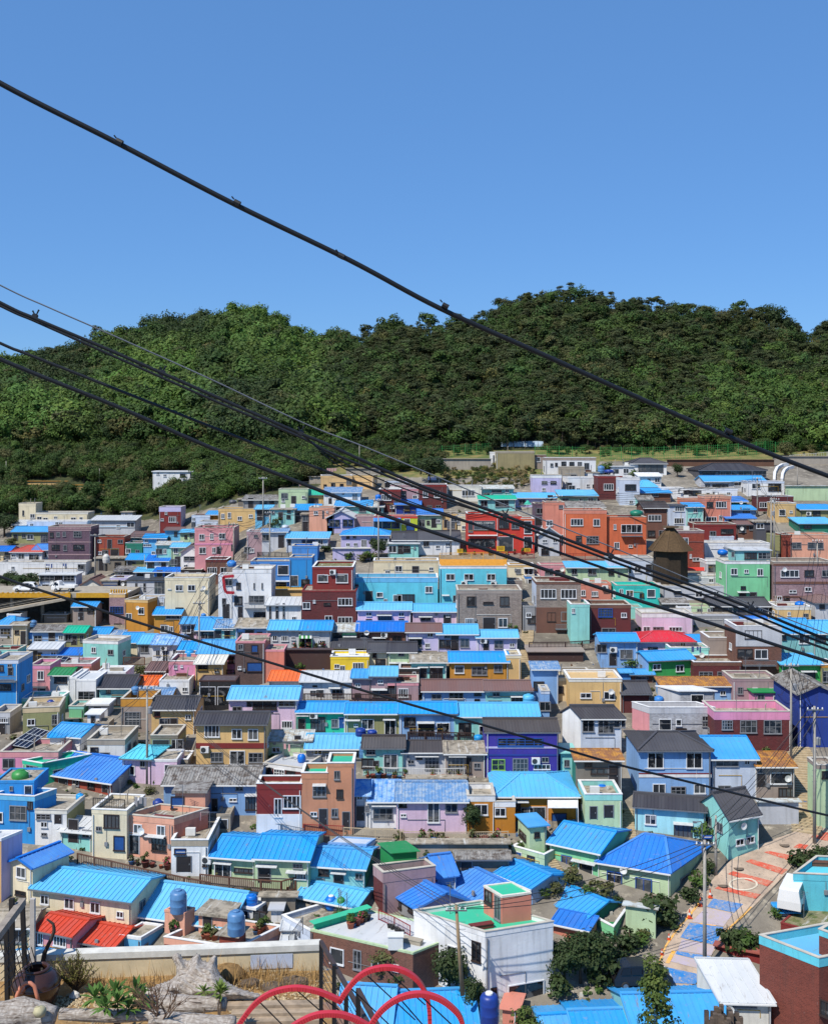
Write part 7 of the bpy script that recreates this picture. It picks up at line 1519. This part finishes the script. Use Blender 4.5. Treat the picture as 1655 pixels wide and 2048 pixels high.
# ---------------------------------------------------------------- thick cables crossing close to the viewer
def cable(pts,r_px,lab,d0,d1,mat=None,grp=None,name='cable'):
    n=len(pts); P=[]
    for i,(x,y) in enumerate(pts): P.append(up(x,y,d0+(d1-d0)*(x-pts[0][0])/(pts[-1][0]-pts[0][0])))
    # smooth through the points
    Q=[]
    for i in range(n-1):
        a,b,c,d=P[max(i-1,0)],P[i],P[i+1],P[min(i+2,n-1)]
        for k in range(8):
            t=k/8; Q.append(.5*((2*b)+(c-a)*t+(2*a-5*b+4*c-d)*t*t+(3*b-a-3*c+d)*t**3))
    Q.append(P[-1]); r=r_px/2/F*(d0+d1)/2; m=MB(); m.tube(Q,r,8); o=m.build(name,mat or WIRE,None,True)
    return tag(o,lab,'cable',grp)
def ext(pts):                                      # carry a cable on past both sides of the picture
    (x0,y0),(x1,y1)=pts[0],pts[1]; a=(x0-260,y0-260*(y1-y0)/(x1-x0)*1.15); (x0,y0),(x1,y1)=pts[-2],pts[-1]; b=(x1+300,y1+300*(y1-y0)/(x1-x0)*.85); return [a]+pts+[b]
c=cable(ext([(0,166),(233,285),(466,407),(700,521),(880,617),(1100,716),(1400,850),(1655,952)]),10.5,'thickest black cable sweeping across the open sky',9,12)
for i,(x,y) in enumerate(((233,283),(468,405),(676,511),(884,611),(1450,862))):
    p=up(x,y-2,9+3*(x+260)/2215-.02); m=MB(); q=up(x+12,y+4,9+3*(x+260)/2215-.02); m.tube([p,q],.026,8); m.tube([p+Vector((0,0,.02)),p+Vector((-.02,0,.045))],.006,4); m.build('cable_tie',WIRE,c)
CB=[(0,605),(70,637),(200,692),(326,747),(460,806),(602,868)]
c=cable(ext(CB[:])[:-1]+[(652,888),(830,967),(1010,1032),(1220,1112),(1450,1196),(1655,1280),(1950,1390)],6.5,'black cable bundle crossing the hill, upper strand',10,13)
for x,y in ((72,632),(326,744),(602,864),(1010,1030),(1220,1110),(1500,1214)):
    p=up(x,y,10.6+1.3*x/1655); m=MB(); m.tube([p+Vector((-.03,0,.05)),p,p+Vector((.03,0,.06))],.009,5); m.tube([p+Vector((-.02,-.03,.0)),p+Vector((.02,-.03,-.02))],.03,6); m.build('cable_tie',WIRE,c)
cable(ext([(0,611),(72,643),(200,700),(326,756),(460,815),(602,875)])[:-1]+[(660,905),(800,962),(942,1016),(1010,1040),(1220,1121),(1450,1206),(1655,1290),(1950,1396)],5,'black cable bundle crossing the hill, lower strand',10.3,13)
cable(ext([(0,686),(75,716),(416,851),(602,924),(757,981),(800,1002),(1010,1068),(1220,1141),(1430,1212),(1655,1300)]),5.5,'thin black cable running just below the cable bundle',10,13)
cable(ext([(0,718),(241,816),(416,893),(637,980),(800,1042),(1010,1112),(1220,1183),(1400,1240),(1655,1323)]),7.5,'second thickest black cable below the bundle',9,12)
cable(ext([(0,1153),(142,1200),(280,1246),(420,1289),(603,1344),(820,1409),(990,1457),(1220,1525),(1365,1561),(1655,1631)]),5,'lowest black cable crossing the middle of the village',10,13)
cable(ext([(0,570),(98,615),(231,673),(416,756),(607,846),(722,891),(800,923),(1010,1010),(1220,1093),(1440,1184),(1655,1268)]),2.6,'thin grey messenger wire above the cable bundle',10,13,WIREG)
cable([(602,868),(655,908),(740,950),(830,985),(942,1018),(1080,1060)],2.6,'short slack black cable fanning out below the bundle',11.2,12.2)
cable([(610,872),(668,925),(740,962),(812,1000),(900,1030),(1010,1068)],2.2,'second slack cable fanning out lower below the bundle',11.2,12.2)

# ---------------------------------------------------------------- terrace close to the viewer
TZ=CZ-(1948-HY)/F*16.0                             # height of the terrace earth
def fp(x,y,z=None): z=TZ if z is None else z; return up(x,y,F*(CZ-z)/(y-HY))
def soil():
    m,t,b=newmat('dry_earth'); v=ocoord(t,rand=False); c=mixn(t,'MIX',ramp(t,noise(t,v,2.2,6,.7),.4,.62),lin((184,146,92),.75),lin((138,108,70),.75)); c=mixn(t,'MIX',ramp(t,noise(t,v,9,5,.75),.56,.66),c,lin((206,190,160),.75))
    t.links.new(c,b.inputs['Base Color']); b.inputs['Roughness'].default_value=1; bump(t,b,noise(t,v,14,5,.75),1,.03); return m
A=fp(-160,1962); B=fp(655,1940); C0=fp(700,2110); D0=fp(-200,2110)
m=MB(); m.prism([(D0.x,11.5,TZ),(C0.x,11.5,TZ),(B.x+.12,B.y,TZ),(A.x,A.y,TZ)],7); o=m.build('terrace_ground',soil()); tag(o,kind='structure')
# wall with a white coping
def wallseg(pts,hh,th,name,lab,wm,cm):
    e=empty(name,pts[0]); m=MB(); c=MB()
    for a,b in zip(pts,pts[1:]):
        a=a-pts[0]; b=b-pts[0]; a.z=b.z=0; n=Vector((-(b-a).y,(b-a).x,0)).normalized()*th
        m.prism([a+Vector((0,0,hh)),b+Vector((0,0,hh)),b+n+Vector((0,0,hh)),a+n+Vector((0,0,hh))],hh+6)
        c.prism([a-n*.15+Vector((0,0,hh+.09)),b-n*.15+Vector((0,0,hh+.09)),b+n*1.15+Vector((0,0,hh+.09)),a+n*1.15+Vector((0,0,hh+.09))],.086)
    m.build('wall',wm,e); c.build('coping',cm,e); return tag(e,lab,'wall')
ws=[fp(-160,1968),fp(60,1961),fp(360,1950),fp(641,1938)]
for i,q in enumerate(ws): q.z=TZ
wallseg(ws,.27,.14,'terrace_wall','low cream terrace wall with a white coping',pm('wall_cream',(226,208,170),.9,var=.3,scale=2.5),pm('coping_white',(224,222,212),.85,var=.3,scale=5))
m=MB(); a=ws[2].lerp(ws[3],.5)-Vector((0,.012,0)); b=ws[2].lerp(ws[3],.8)-Vector((0,.012,0)); m.prism([a+Vector((0,0,.24)),b+Vector((0,0,.24)),b+Vector((0,.01,.24)),a+Vector((0,.01,.24))],.20); o=m.build('repair_patch',pm('patch_blue',(200,210,228),.9)); o.parent=bpy.data.objects['terrace_wall']; o.location=-ws[0]
# big earthenware jar
p=fp(73,2013); s=94/F*p.y/2; m=MB(); GZ=pm('jar_glaze',(72,46,36),.22,var=.45,scale=5,spec=.6); Hh=s*1.62
m.lathe([(s*.5,0),(s*.62,.02),(s*.86,Hh*.26),(s*.99,Hh*.5),(s,Hh*.62),(s*.96,Hh*.74),(s*.8,Hh*.88),(s*.58,Hh*.95),(s*.52,Hh*.965),(s*.55,Hh*.985),(s*.56,Hh*1.02),(s*.5,Hh*1.045),(s*.44,Hh*1.03),(s*.42,Hh*.96),(s*.6,Hh*.8),(s*.7,Hh*.5),(0,Hh*.45)],30)
e=m.build('earthenware_jar',GZ,None,True); e.location=p; m=MB(); m.lathe([(s*1.004,Hh*.6),(s*1.02,Hh*.62),(s*1.004,Hh*.64)],30); m.build('ring',GZ,e); tag(e,'large dark brown glazed jar with an open mouth','jar')
pp=up(30,2012,p.y-s-.06); m=MB(); k=pp.y/F; pts=[(30,2010),(35,1990),(43,1972),(52,1966),(61,1966),(69,1972),(74,1990),(78,2008)]
m.tube([up(x,y,pp.y) for x,y in pts],4*k,8); o=m.build('bent_pipe',pm('pipe_clay',(216,138,108),.6),None,True); tag(o,'bent clay-coloured pipe leaning on the dark jar','pipe')
# driftwood
def driftmat():
    m,t,b=newmat('driftwood'); v=ocoord(t,(1,1,1),False); w=t.nodes.new('ShaderNodeTexWave'); w.inputs['Scale'].default_value=4; w.inputs['Distortion'].default_value=16; w.inputs['Detail'].default_value=4; w.inputs['Detail Scale'].default_value=1.4; t.links.new(v,w.inputs[0])
    c=mixn(t,'MIX',w.outputs[0],lin((196,188,178),.8),lin((170,160,150),.8)); g_=noise(t,ocoord(t,(5,34,34),False),1.0,6,.65); c=mixn(t,'MIX',ramp(t,g_,.46,.62),c,lin((140,126,112),.8)); c=mixn(t,'MIX',ramp(t,g_,.60,.66),c,lin((70,58,50),.8)); t.links.new(c,b.inputs['Base Color']); b.inputs['Roughness'].default_value=.9; bump(t,b,g_,1.0,.03); return m
DW=driftmat()
def lump(name,path,rad,lab,cat,seed,mat=DW,n=18,rough=.11,sub=7,flat=1.0):
    """gnarled limb: a noisy tube through world points with given radii"""
    r=random.Random(seed); P=[];Rr=[]
    for i in range(len(path)-1):
        for k in range(sub):
            t=k/sub; P.append(path[i].lerp(path[i+1],t)); Rr.append(rad[i]+(rad[i+1]-rad[i])*t)
    P.append(path[-1]); Rr.append(rad[-1]); o0=path[0].copy(); m=MB(); m.tube([q-o0 for q in P],Rr,n)
    for i in range(len(m.v)):
        v=Vector(m.v[i]); c=P[min(len(P)-1,i//n)]-o0; f=1+rough*(math.sin(i%n*1.9+i//n*.7+seed)*.5+r.uniform(-.5,.5)); q=c+(v-c)*f; q.z=c.z+(q.z-c.z)*flat; m.v[i]=tuple(q)
    o=m.build(name,mat,None,True); o.location=o0; return tag(o,lab,cat) if lab else o
d=14.9
def F_(x,y,dd=d): return up(x,y,dd)
OUT=[(342,1916),(346,1907),(354,1903),(362,1907),(368,1917),(378,1920),(386,1911),(394,1904),(401,1909),(406,1919),(416,1922),(422,1912),(429,1905),(435,1911),(436,1932),(442,1948),(454,1961),(472,1972),(494,1980),(516,1985),(527,1991),(522,1998),(508,2003),(470,2003),(430,2004),(380,2002),(330,1999),(300,1992),(296,1980),(312,1968),(338,1960),(352,1948),(350,1932)]
def inside(x,y):
    c=False; n=len(OUT)
    for a in range(n):
        (x0,y0),(x1,y1)=OUT[a],OUT[a-1]
        if (y0>y)!=(y1>y) and x<(x1-x0)*(y-y0)/(y1-y0)+x0: c=not c
    return c
def edge(x,y):
    m_=99
    for a in range(len(OUT)):
        (x0,y0),(x1,y1)=OUT[a],OUT[a-1]; dx,dy=x1-x0,y1-y0; t_=min(1,max(0,((x-x0)*dx+(y-y0)*dy)/(dx*dx+dy*dy))); m_=min(m_,math.hypot(x-x0-t_*dx,y-y0-t_*dy))
    return m_
m=MB(); ID={}; st=2.5; o0=up(400,1990,15.2)
for side in (0,1):
    for a in range(94):
        for b in range(42):
            x,y=295+a*st,1901+b*st
            if not inside(x,y): continue
            e_=edge(x,y); fl_=math.sin((x*.5+y*.9)*.16+2*math.sin(y*.05))*.5+math.sin((x-y*1.3)*.33)*.3
            hollow=math.exp(-(((x-372)/9)**2+((y-1938)/14)**2))*.16
            lean=(2003-y)/100*.55; bulge=min(1,e_/20)**.6*.30
            dd=15.05+lean-(bulge*(1+.16*fl_)-hollow if side==0 else -.10-bulge*.5)
            ID[(side,a,b)]=len(m.v); m.v.append(tuple(up(x,y,dd)-o0))
for (sd_,a,b),k in list(ID.items()):
    q=[ID.get((sd_,a,b)),ID.get((sd_,a+1,b)),ID.get((sd_,a+1,b+1)),ID.get((sd_,a,b+1))]
    if None not in q: m.f.append(tuple(q[::-1] if sd_==0 else q)); m.m.append(0)
cnt={}
for f in m.f:
    for a in range(4): k=tuple(sorted((f[a],f[(a+1)%4]))); cnt[k]=cnt.get(k,0)+1
inv={v:k for k,v in ID.items()}
for (a,b),c in list(cnt.items()):
    if c==1 and inv[a][0]==0:
        a2,b2=ID[(1,)+inv[a][1:]],ID[(1,)+inv[b][1:]]; m.f.append((a,b,b2,a2)); m.m.append(0)
e=m.build('driftwood_stump',DW,None,True); e.location=o0; tag(e,'big weathered grey driftwood stump with a pointed tail','driftwood')
lump('driftwood_log',[F_(284,1984,15.0),F_(310,1990,14.9),F_(345,1996,14.8)],[.07,.08,.06],'short grey log behind the bare shrub','driftwood',6)
lump('driftwood_log',[F_(285,2012,14.2),F_(350,2010,14.2),F_(452,2008,14.2)],[.13,.12,.08],'thick bleached log lying under the bare shrub','driftwood',7)
lump('driftwood_log',[F_(-40,2040,13.2),F_(45,2025,13.3),F_(110,2035,13.3)],[.16,.17,.12],'broad frayed tree trunk below the dark jar','driftwood',8)
lump('driftwood_log',[F_(120,2028,13.9),F_(240,2032,13.9),F_(330,2030,13.9)],[.07,.08,.06],'dark weathered beam in front of the gravel','driftwood',9)
lump('driftwood_log',[F_(300,2042,13.4),F_(400,2052,13.4),F_(470,2050,13.4)],[.12,.13,.1],'shaded log at the bottom by the bare shrub','driftwood',10)
p=up(80,2023,13.1); m=MB(); m.lathe([(0,-.07),(.055,-.05),(.075,0),(.06,.045),(0,.06)],12); 
r=random.Random(4); m.v=[(x*r.uniform(.9,1.1),y*r.uniform(.9,1.1),z*r.uniform(.9,1.1)) for x,y,z in m.v]; o=m.build('round_stone',pm('stone_pale',(196,188,150),.9,var=.35,scale=14),None,True); o.location=p; tag(o,'pale round stone resting on the frayed trunk','stone')
# old planks at the middle
PLK=pm('old_planks',(176,156,132),.9,var=.45,scale=7)
for i,(y,lab) in enumerate(((2012,'weathered grey plank, the farthest of three under the red hearts'),(2028,'weathered cracked plank in the middle under the red hearts'),(2044,'weathered plank nearest the viewer under the red hearts'))):
    z=TZ+.12-.04*i; a=fp(455+8*i,y,z); b=fp(640,y-4,z); m=MB(); m.bar(a,b,.13,.06); o=m.build('plank',PLK); tag(o,lab,'plank')
m=MB()
for i in range(4): a=fp(625+i*13,2000+i*3,TZ+.1); b=fp(690+i*10,2066,TZ-.1); m.bar(a,b,.085,.03)
o=m.build('deck_boards',pm('deck_brown',(150,118,100),.85,var=.3,scale=8)); tag(o,'short brown deck boards beside the black post','deck')
# gravel and dry grass (uncountable)
m=MB(); r=random.Random(8)
for i in range(900):
    x=r.uniform(110,290) if i<420 else r.uniform(430,640); y=r.uniform(1990,2030) if i<420 else r.uniform(1962,2008); q=fp(x,y); s_=r.uniform(.012,.035)
    vs_=[(q.x+s_*r.uniform(.6,1)*a,q.y+s_*r.uniform(.6,1)*b,q.z+s_*r.uniform(.5,.9)*c+.008) for a,b,c in ((1,0,0),(0,1,0),(-1,0,0),(0,-1,0),(0,0,1),(0,0,-1))]
    m.add(vs_,[(0,1,4),(1,2,4),(2,3,4),(3,0,4),(1,0,5),(2,1,5),(3,2,5),(0,3,5)])
o=m.build('gravel',pm('gravel_pale',(206,184,146),.95,var=.5,scale=20)); tag(o,kind='stuff')
m=MB()
for i in range(2000):
    if i<1100: x=r.uniform(430,645); y=r.uniform(1944,1985)
    elif i<1600: x=r.uniform(180,360); y=r.uniform(1960,1990)
    else: x=r.uniform(380,470); y=r.uniform(1948,1975)
    q=fp(x,y); hh_=r.uniform(.04,.16) if r.random()<.93 else r.uniform(.2,.42); a=r.random()*6.28; l=r.uniform(.1,.5)*hh_; w_=.004
    t_=q+Vector((math.cos(a)*l,math.sin(a)*l,hh_)); mid=q.lerp(t_,.5)+Vector((0,0,hh_*.1)); sd=Vector((math.sin(a),-math.cos(a),0))*w_
    m.add([q-sd,q+sd,mid+sd*.8,mid-sd*.8,t_],[(0,1,2,3),(3,2,4)])
o=m.build('dry_grass',pm('straw',(186,148,90),.9,var=.4,scale=3)); tag(o,kind='stuff')
for i,(x,y,w_,lab) in enumerate(((500,1972,.11,'flat dark stone lying first in the dry grass'),(545,1978,.12,'dark mottled rock in the middle of the dry grass'),(590,1968,.15,'long dark rock at the far end of the dry grass'),(150,1996,.05,'small white stone beside the spiky shrub'))):
    q=fp(x,y); m=MB(); m.lathe([(w_*.7,-.02),(w_,.02),(w_*.8,.06),(w_*.35,.085),(0,.09)],11); m.v=[(a*r.uniform(.8,1.2)*1.4,b*r.uniform(.8,1.2),c*r.uniform(.8,1.25)) for a,b,c in m.v]
    o=m.build('rock',pm('rock_dark',(110,94,78),.95,var=.5,scale=12) if i<3 else pm('rock_white',(225,220,210),.9),None); o.location=q; tag(o,lab,'rock')
q=fp(455,1952); m=MB(); m.lathe([(.26,-.05),(.25,.04),(.17,.12),(.06,.16),(0,.165)],16); o=m.build('straw_mound',pm('mound',(150,118,74),1,var=.5,scale=20),None,True); o.location=q; tag(o,'round brown straw mound against the cream wall','mound')
# plants
def rosette(name,pts,lab,sc_,seed,col=(.075,.15,.03),stem=True):
    r=random.Random(seed); e=empty(name,up(*pts[0])); LM=leafmat('leaf_'+name+str(seed),(255,255,255),.2); V=[];C=[]; st=MB(); base=up(*pts[0])
    for x,y,dd in pts[1:]:
        c=up(x,y,dd); st.tube([Vector((0,0,-.05)),(c-base)*.5+Vector((r.uniform(-.03,.03),0,-.02)),c-base],.012,6,r1=.008)
        for i in range(22):
            a=i*2.4+r.random()*.4; el=R(r.uniform(-20,55)) if i>5 else R(r.uniform(50,80)); L=sc_*r.uniform(.75,1.1); dv=Vector((math.cos(a)*math.cos(el),math.sin(a)*math.cos(el),math.sin(el))); sd=Vector((-math.sin(a),math.cos(a),0))*L*.13
            p0=c-base; p1=p0+dv*L*.55; p2=p0+dv*L-Vector((0,0,L*.12)); tn=r.uniform(.7,1.25)
            V.append([p0,p1-sd,p2,p1+sd]); C.append([col[0]*tn,col[1]*tn,col[2]*tn])
    link('foliage',leaf_mesh('foliage',np.array([[tuple(p) for p in q] for q in V],np.float32),np.array(C,np.float32),[LM]),e); st.build('stem',BARK,e); return tag(e,lab,'plant')
rosette('succulent_plant',[(235,2045,14),(232,1985,14.1),(272,1982,14.1),(190,1996,14),(235,2005,13.7),(212,2015,13.7),(258,2018,13.8),(205,1992,14.2),(283,1998,14)],'large leafy green rosette plant before the spiky shrub',.21,3)
rosette('succulent_plant',[(408,2030,14),(408,1983,14.3)],'small single rosette on a thin stalk beside the stump',.13,5,(.13,.19,.04))
rosette('succulent_plant',[(438,2035,14),(440,1980,14.2),(442,1988,14.15)],'slightly larger drooping rosette next to the single one',.16,6,(.13,.19,.04))
def spiky(x,y,hh_,n,lab,seed,name='spiky_shrub'):
    r=random.Random(seed); b=fp(x,y); e=empty(name,b); V=[];C=[]; st=MB()
    for i in range(n):
        a=r.random()*6.28; el=r.uniform(.15,1.1); L=hh_*r.uniform(.5,1.05); top=Vector((math.cos(a)*math.sin(el)*L*.9,math.sin(a)*math.sin(el)*L*.6,math.cos(el*.75)*L)); mid=top*.5+Vector((0,0,L*.06)); st.tube([Vector((0,0,0)),mid,top],.006,4,r1=.003)
        for k in range(34):
            t=r.uniform(.35,1); p=top*t; d_=Vector((r.gauss(0,1),r.gauss(0,1),r.uniform(.4,1.6))).normalized()*r.uniform(.03,.06); s_=Vector((d_.y,-d_.x,0)).normalized()*.006; tn=r.uniform(.6,1.2); g=(.17,.16,.04) if t>.6 else (.19,.13,.06)
            V.append([p,p+d_*.5-s_,p+d_,p+d_*.5+s_]); C.append([c_*tn for c_ in g])
    link('foliage',leaf_mesh('foliage',np.array([[tuple(p) for p in q] for q in V],np.float32),np.array(C,np.float32),[LEAF]),e); st.build('stem',BARK,e); return tag(e,lab,'shrub')
spiky(152,1985,.52,70,'spiky olive-brown shrub beside the dark jar',2)
def bare(x,y,dd,hh_,lab,seed):
    r=random.Random(seed); b=up(x,y,dd); m=MB()
    def br(p,d_,L,rad,lv):
        q=p+d_*L; mid=p.lerp(q,.5)+Vector((r.uniform(-1,1),r.uniform(-1,1),r.uniform(-.3,1)))*L*.06; m.tube([p,mid,q],rad,5,r1=rad*.6)
        if lv:
            for k in range(r.choice([2,3,3])): br(p.lerp(q,r.uniform(.55,1)),(d_+Vector((r.uniform(-.8,.8),r.uniform(-.5,.5),r.uniform(-.15,.6)))).normalized(),L*r.uniform(.55,.8),rad*.6,lv-1)
    for i in range(9): br(Vector((r.uniform(-.1,.1),r.uniform(-.05,.05),0)),Vector((r.uniform(-1,1),r.uniform(-.4,.4),r.uniform(.5,1))).normalized(),hh_*r.uniform(.35,.5),.011,3)
    e=m.build('bare_shrub',pm('twig',(112,86,66),.9,var=.4,scale=9),None); e.location=b; return tag(e,lab,'shrub')
bare(330,2050,13.4,.62,'leafless brown shrub with many thin twigs',7)
m=MB(); r=random.Random(3); pts=[(86,1958,15.75),(86,1925,15.75),(90,1905,15.75),(102,1880,15.7),(109,1862,15.7),(107,1848,15.7),(94,1838,15.7)]
e=lump('crooked_trunk',[up(*q) for q in pts],[.03,.036,.03,.026,.024,.02,.012],'crooked dark dead branch standing behind the jar','dead branch',11,pm('dead_wood',(70,56,48),.9,var=.4,scale=9),n=8)
# posts and the rusty fence on the near edge
def post(x,y0,y1,w_,dd,mat,lab,x1=None):
    a=up(x,y1,dd); b=up(x if x1 is None else x1,y0,dd); m=MB(); m.bar(Vector((0,0,-.4)),b-a,w_/F*dd,w_/F*dd,upv=(0,1,0)); o=m.build('fence_post',mat); o.location=a; return tag(o,lab,'post')
GRW=pm('grey_wood',(160,150,138),.9,var=.4,scale=9); TAR=pm('tarred_wood',(30,26,24),.8,var=.4,scale=6)
post(16,1850,2008,8,15.05,TAR,'tarred black post, first from the edge',13); post(27,1797,1975,9,15.4,TAR,'tarred black post beside the jar, taller',24); post(53,1797,1950,8,15.75,TAR,'thin tarred post rising behind the jar',45)
post(66,1797,1938,9,15.8,pm('white_wood',(196,190,184),.8,var=.25,scale=8),'pale white-washed post behind the jar',66)
m=MB(); a=up(-30,1905,14.2); b=up(46,1803,15.6); m.bar(Vector((0,0,0)),b-a,.09,.1); o=m.build('hand_rail',GRW); o.location=a; tag(o,'grey sloping timber handrail on the tarred posts','handrail')
m=MB(); a=up(-10,1820,13.2)
for i in range(8): m.tube([up(0+i*9,1880+i*2,13.4)-a,up(30+i*6,1990-i*9,13.5)-a],.006,4)
for i in range(7): m.tube([up(2,1905+i*14,13.3)-a,up(60,1850+i*14,14)-a],.006,4)
o=m.build('wire_mesh',BLACKM); o.location=a; tag(o,'sagging wire mesh between the tarred posts','mesh')
# black railing beside the hearts
e=empty('black_railing',up(640,2000,11)); o0=e.location.copy(); RUST=pm('rail_rusty',(74,60,56),.6,var=.4,scale=8)
P=[(642,1882,2010,12.6),(668,1930,2040,11.6),(692,1990,2080,10.8),(716,1978,2100,10.2)]
for x,y0,y1,dd in P:
    m=MB(); m.bar(up(x,y1+60,dd)-o0,up(x,y0,dd)-o0,.042,.042,upv=(0,1,0)); m.build('post',BLACKM,e)
m=MB(); m.bar(up(642,1884,12.6)-o0,up(760,2090,9.6)-o0,.04,.036); m.build('rail',RUST,e); m=MB(); m.bar(up(716,1980,10.2)-o0,up(775,2090,9.4)-o0,.04,.036); m.build('rail',RUST,e)
m=MB()
for i in range(7): m.tube([up(644,1905+i*14,12.55)-o0,up(760,2110+i*14,9.6)-o0],.004,4)
m.build('cable_wires',BLACKM,e); tag(e,'black railing with tight cables going down beside the red hearts','railing')
# red heart shaped frames
RED=pm('heart_red',(206,52,62),.35,var=.08)
def heart(pts,dd,lab,wires):
    P=[up(x,y,dd) for x,y in pts]; Q=[]; n=len(P)
    e=empty('heart_frame',P[0]); o0=P[0].copy()
    for seg in (pts_ for pts_ in wires[0]):
        S=[up(x,y,dd) for x,y in seg]; Q=[]
        for i in range(len(S)-1):
            a,b,c,d_=S[max(i-1,0)],S[i],S[i+1],S[min(i+2,len(S)-1)]
            for k in range(8): t=k/8; Q.append(.5*((2*b)+(c-a)*t+(2*a-5*b+4*c-d_)*t*t+(3*b-a-3*c+d_)*t**3)-o0)
        Q.append(S[-1]-o0); m=MB()
        for a,b in zip(Q,Q[1:]): m.bar(a-(b-a)*.06,b+(b-a)*.06,.046,.032,upv=(0,0,1) if abs((b-a).normalized().z)<.85 else (1,0,0))
        m.build('lobe',RED,e)
    for (x0,y0),(x1,y1) in wires[1]: m=MB(); m.tube([up(x0,y0,dd+.05)-o0,up(x1,y1,dd+.05)-o0],.005,5); m.build('string_wire',BLACKM,e)
    return tag(e,lab,'heart sculpture')
heart([(470,2060)],8.6,'farther red heart-shaped metal frame with strung wires',([[(455,2085),(480,2046),(510,2008),(545,1985),(590,1976),(632,1982),(662,1993),(682,2003)],[(679,2003),(700,1972),(730,1945),(770,1935),(805,1941),(832,1958),(850,1985),(858,2020),(860,2090)]],[((520,2005),(575,2060)),((545,1988),(612,2065)),((590,1978),(650,2030)),((628,1982),(690,2030)),((735,1952),(830,2040)),((770,1938),(850,2010)),((700,1975),(810,2080))]))
heart([(575,2060)],8.0,'nearer red heart-shaped metal frame cut by the lower edge',([[(560,2075),(590,2050),(630,2031),(672,2028),(705,2036),(735,2052),(750,2064)],[(737,2056),(762,2022),(795,1998),(835,1988),(872,1995),(902,2014),(922,2040),(930,2090)]],[((640,2034),(690,2090)),((800,1998),(880,2090)),((840,1991),(925,2070))]))
# tree stump and sapling, near shrubs at the lower edge
m=MB(); p=up(1448,2075,14); r=random.Random(9)
for i in range(46):
    a=r.random()*6.28; q=Vector((math.cos(a)*.24*r.random()**.5,math.sin(a)*.24*r.random()**.5,0)); m.bar(q+Vector((0,0,-.5)),q+Vector((0,0,r.uniform(.14,.34))),.05,.05,upv=(0,1,0))
o=m.build('palm_stump',pm('stump_fibre',(112,96,82),.95,var=.5,scale=12)); o.location=p; tag(o,'ragged grey wooden stump top at the lower edge','stump')
def sapling(px,py,dd,hh_,rx,kind,lab,seed,leaf=.09,n=900):
    V,C=crown_np(seed,n,rx,hh_*.5,leaf,26,.9,shape='pine' if kind!='bush' else 'round'); V=V+np.array([0,0,hh_*.52],np.float32); C=C*np.array((.085,.125,.03),np.float32); e=empty('sapling',up(px,py,dd)); link('crown',leaf_mesh('crown',V,C,[LEAF]),e); m=MB(); r=random.Random(seed)
    for k in range(6): a=r.uniform(-.25,.25); m.tube([Vector((0,0,-.3)),Vector((a*.5,0,hh_*.5)),Vector((a*1.6,r.uniform(-.2,.2),hh_*r.uniform(.8,1)))],.02,5,r1=.006)
    m.build('trunk',BARK,e); return tag(e,lab,'tree')
sapling(1310,2085,40,2.9,.95,'tree','slender leafy sapling before the bright blue roof',21,.085,2600)
sapling(1052,2085,45,1.5,.75,'bush','small bright bush beside the orange chimney block',23,.09,1100)
sapling(1010,2095,45,.9,.5,'bush','low leaf tuft beside the small bright bush',25,.08,600)
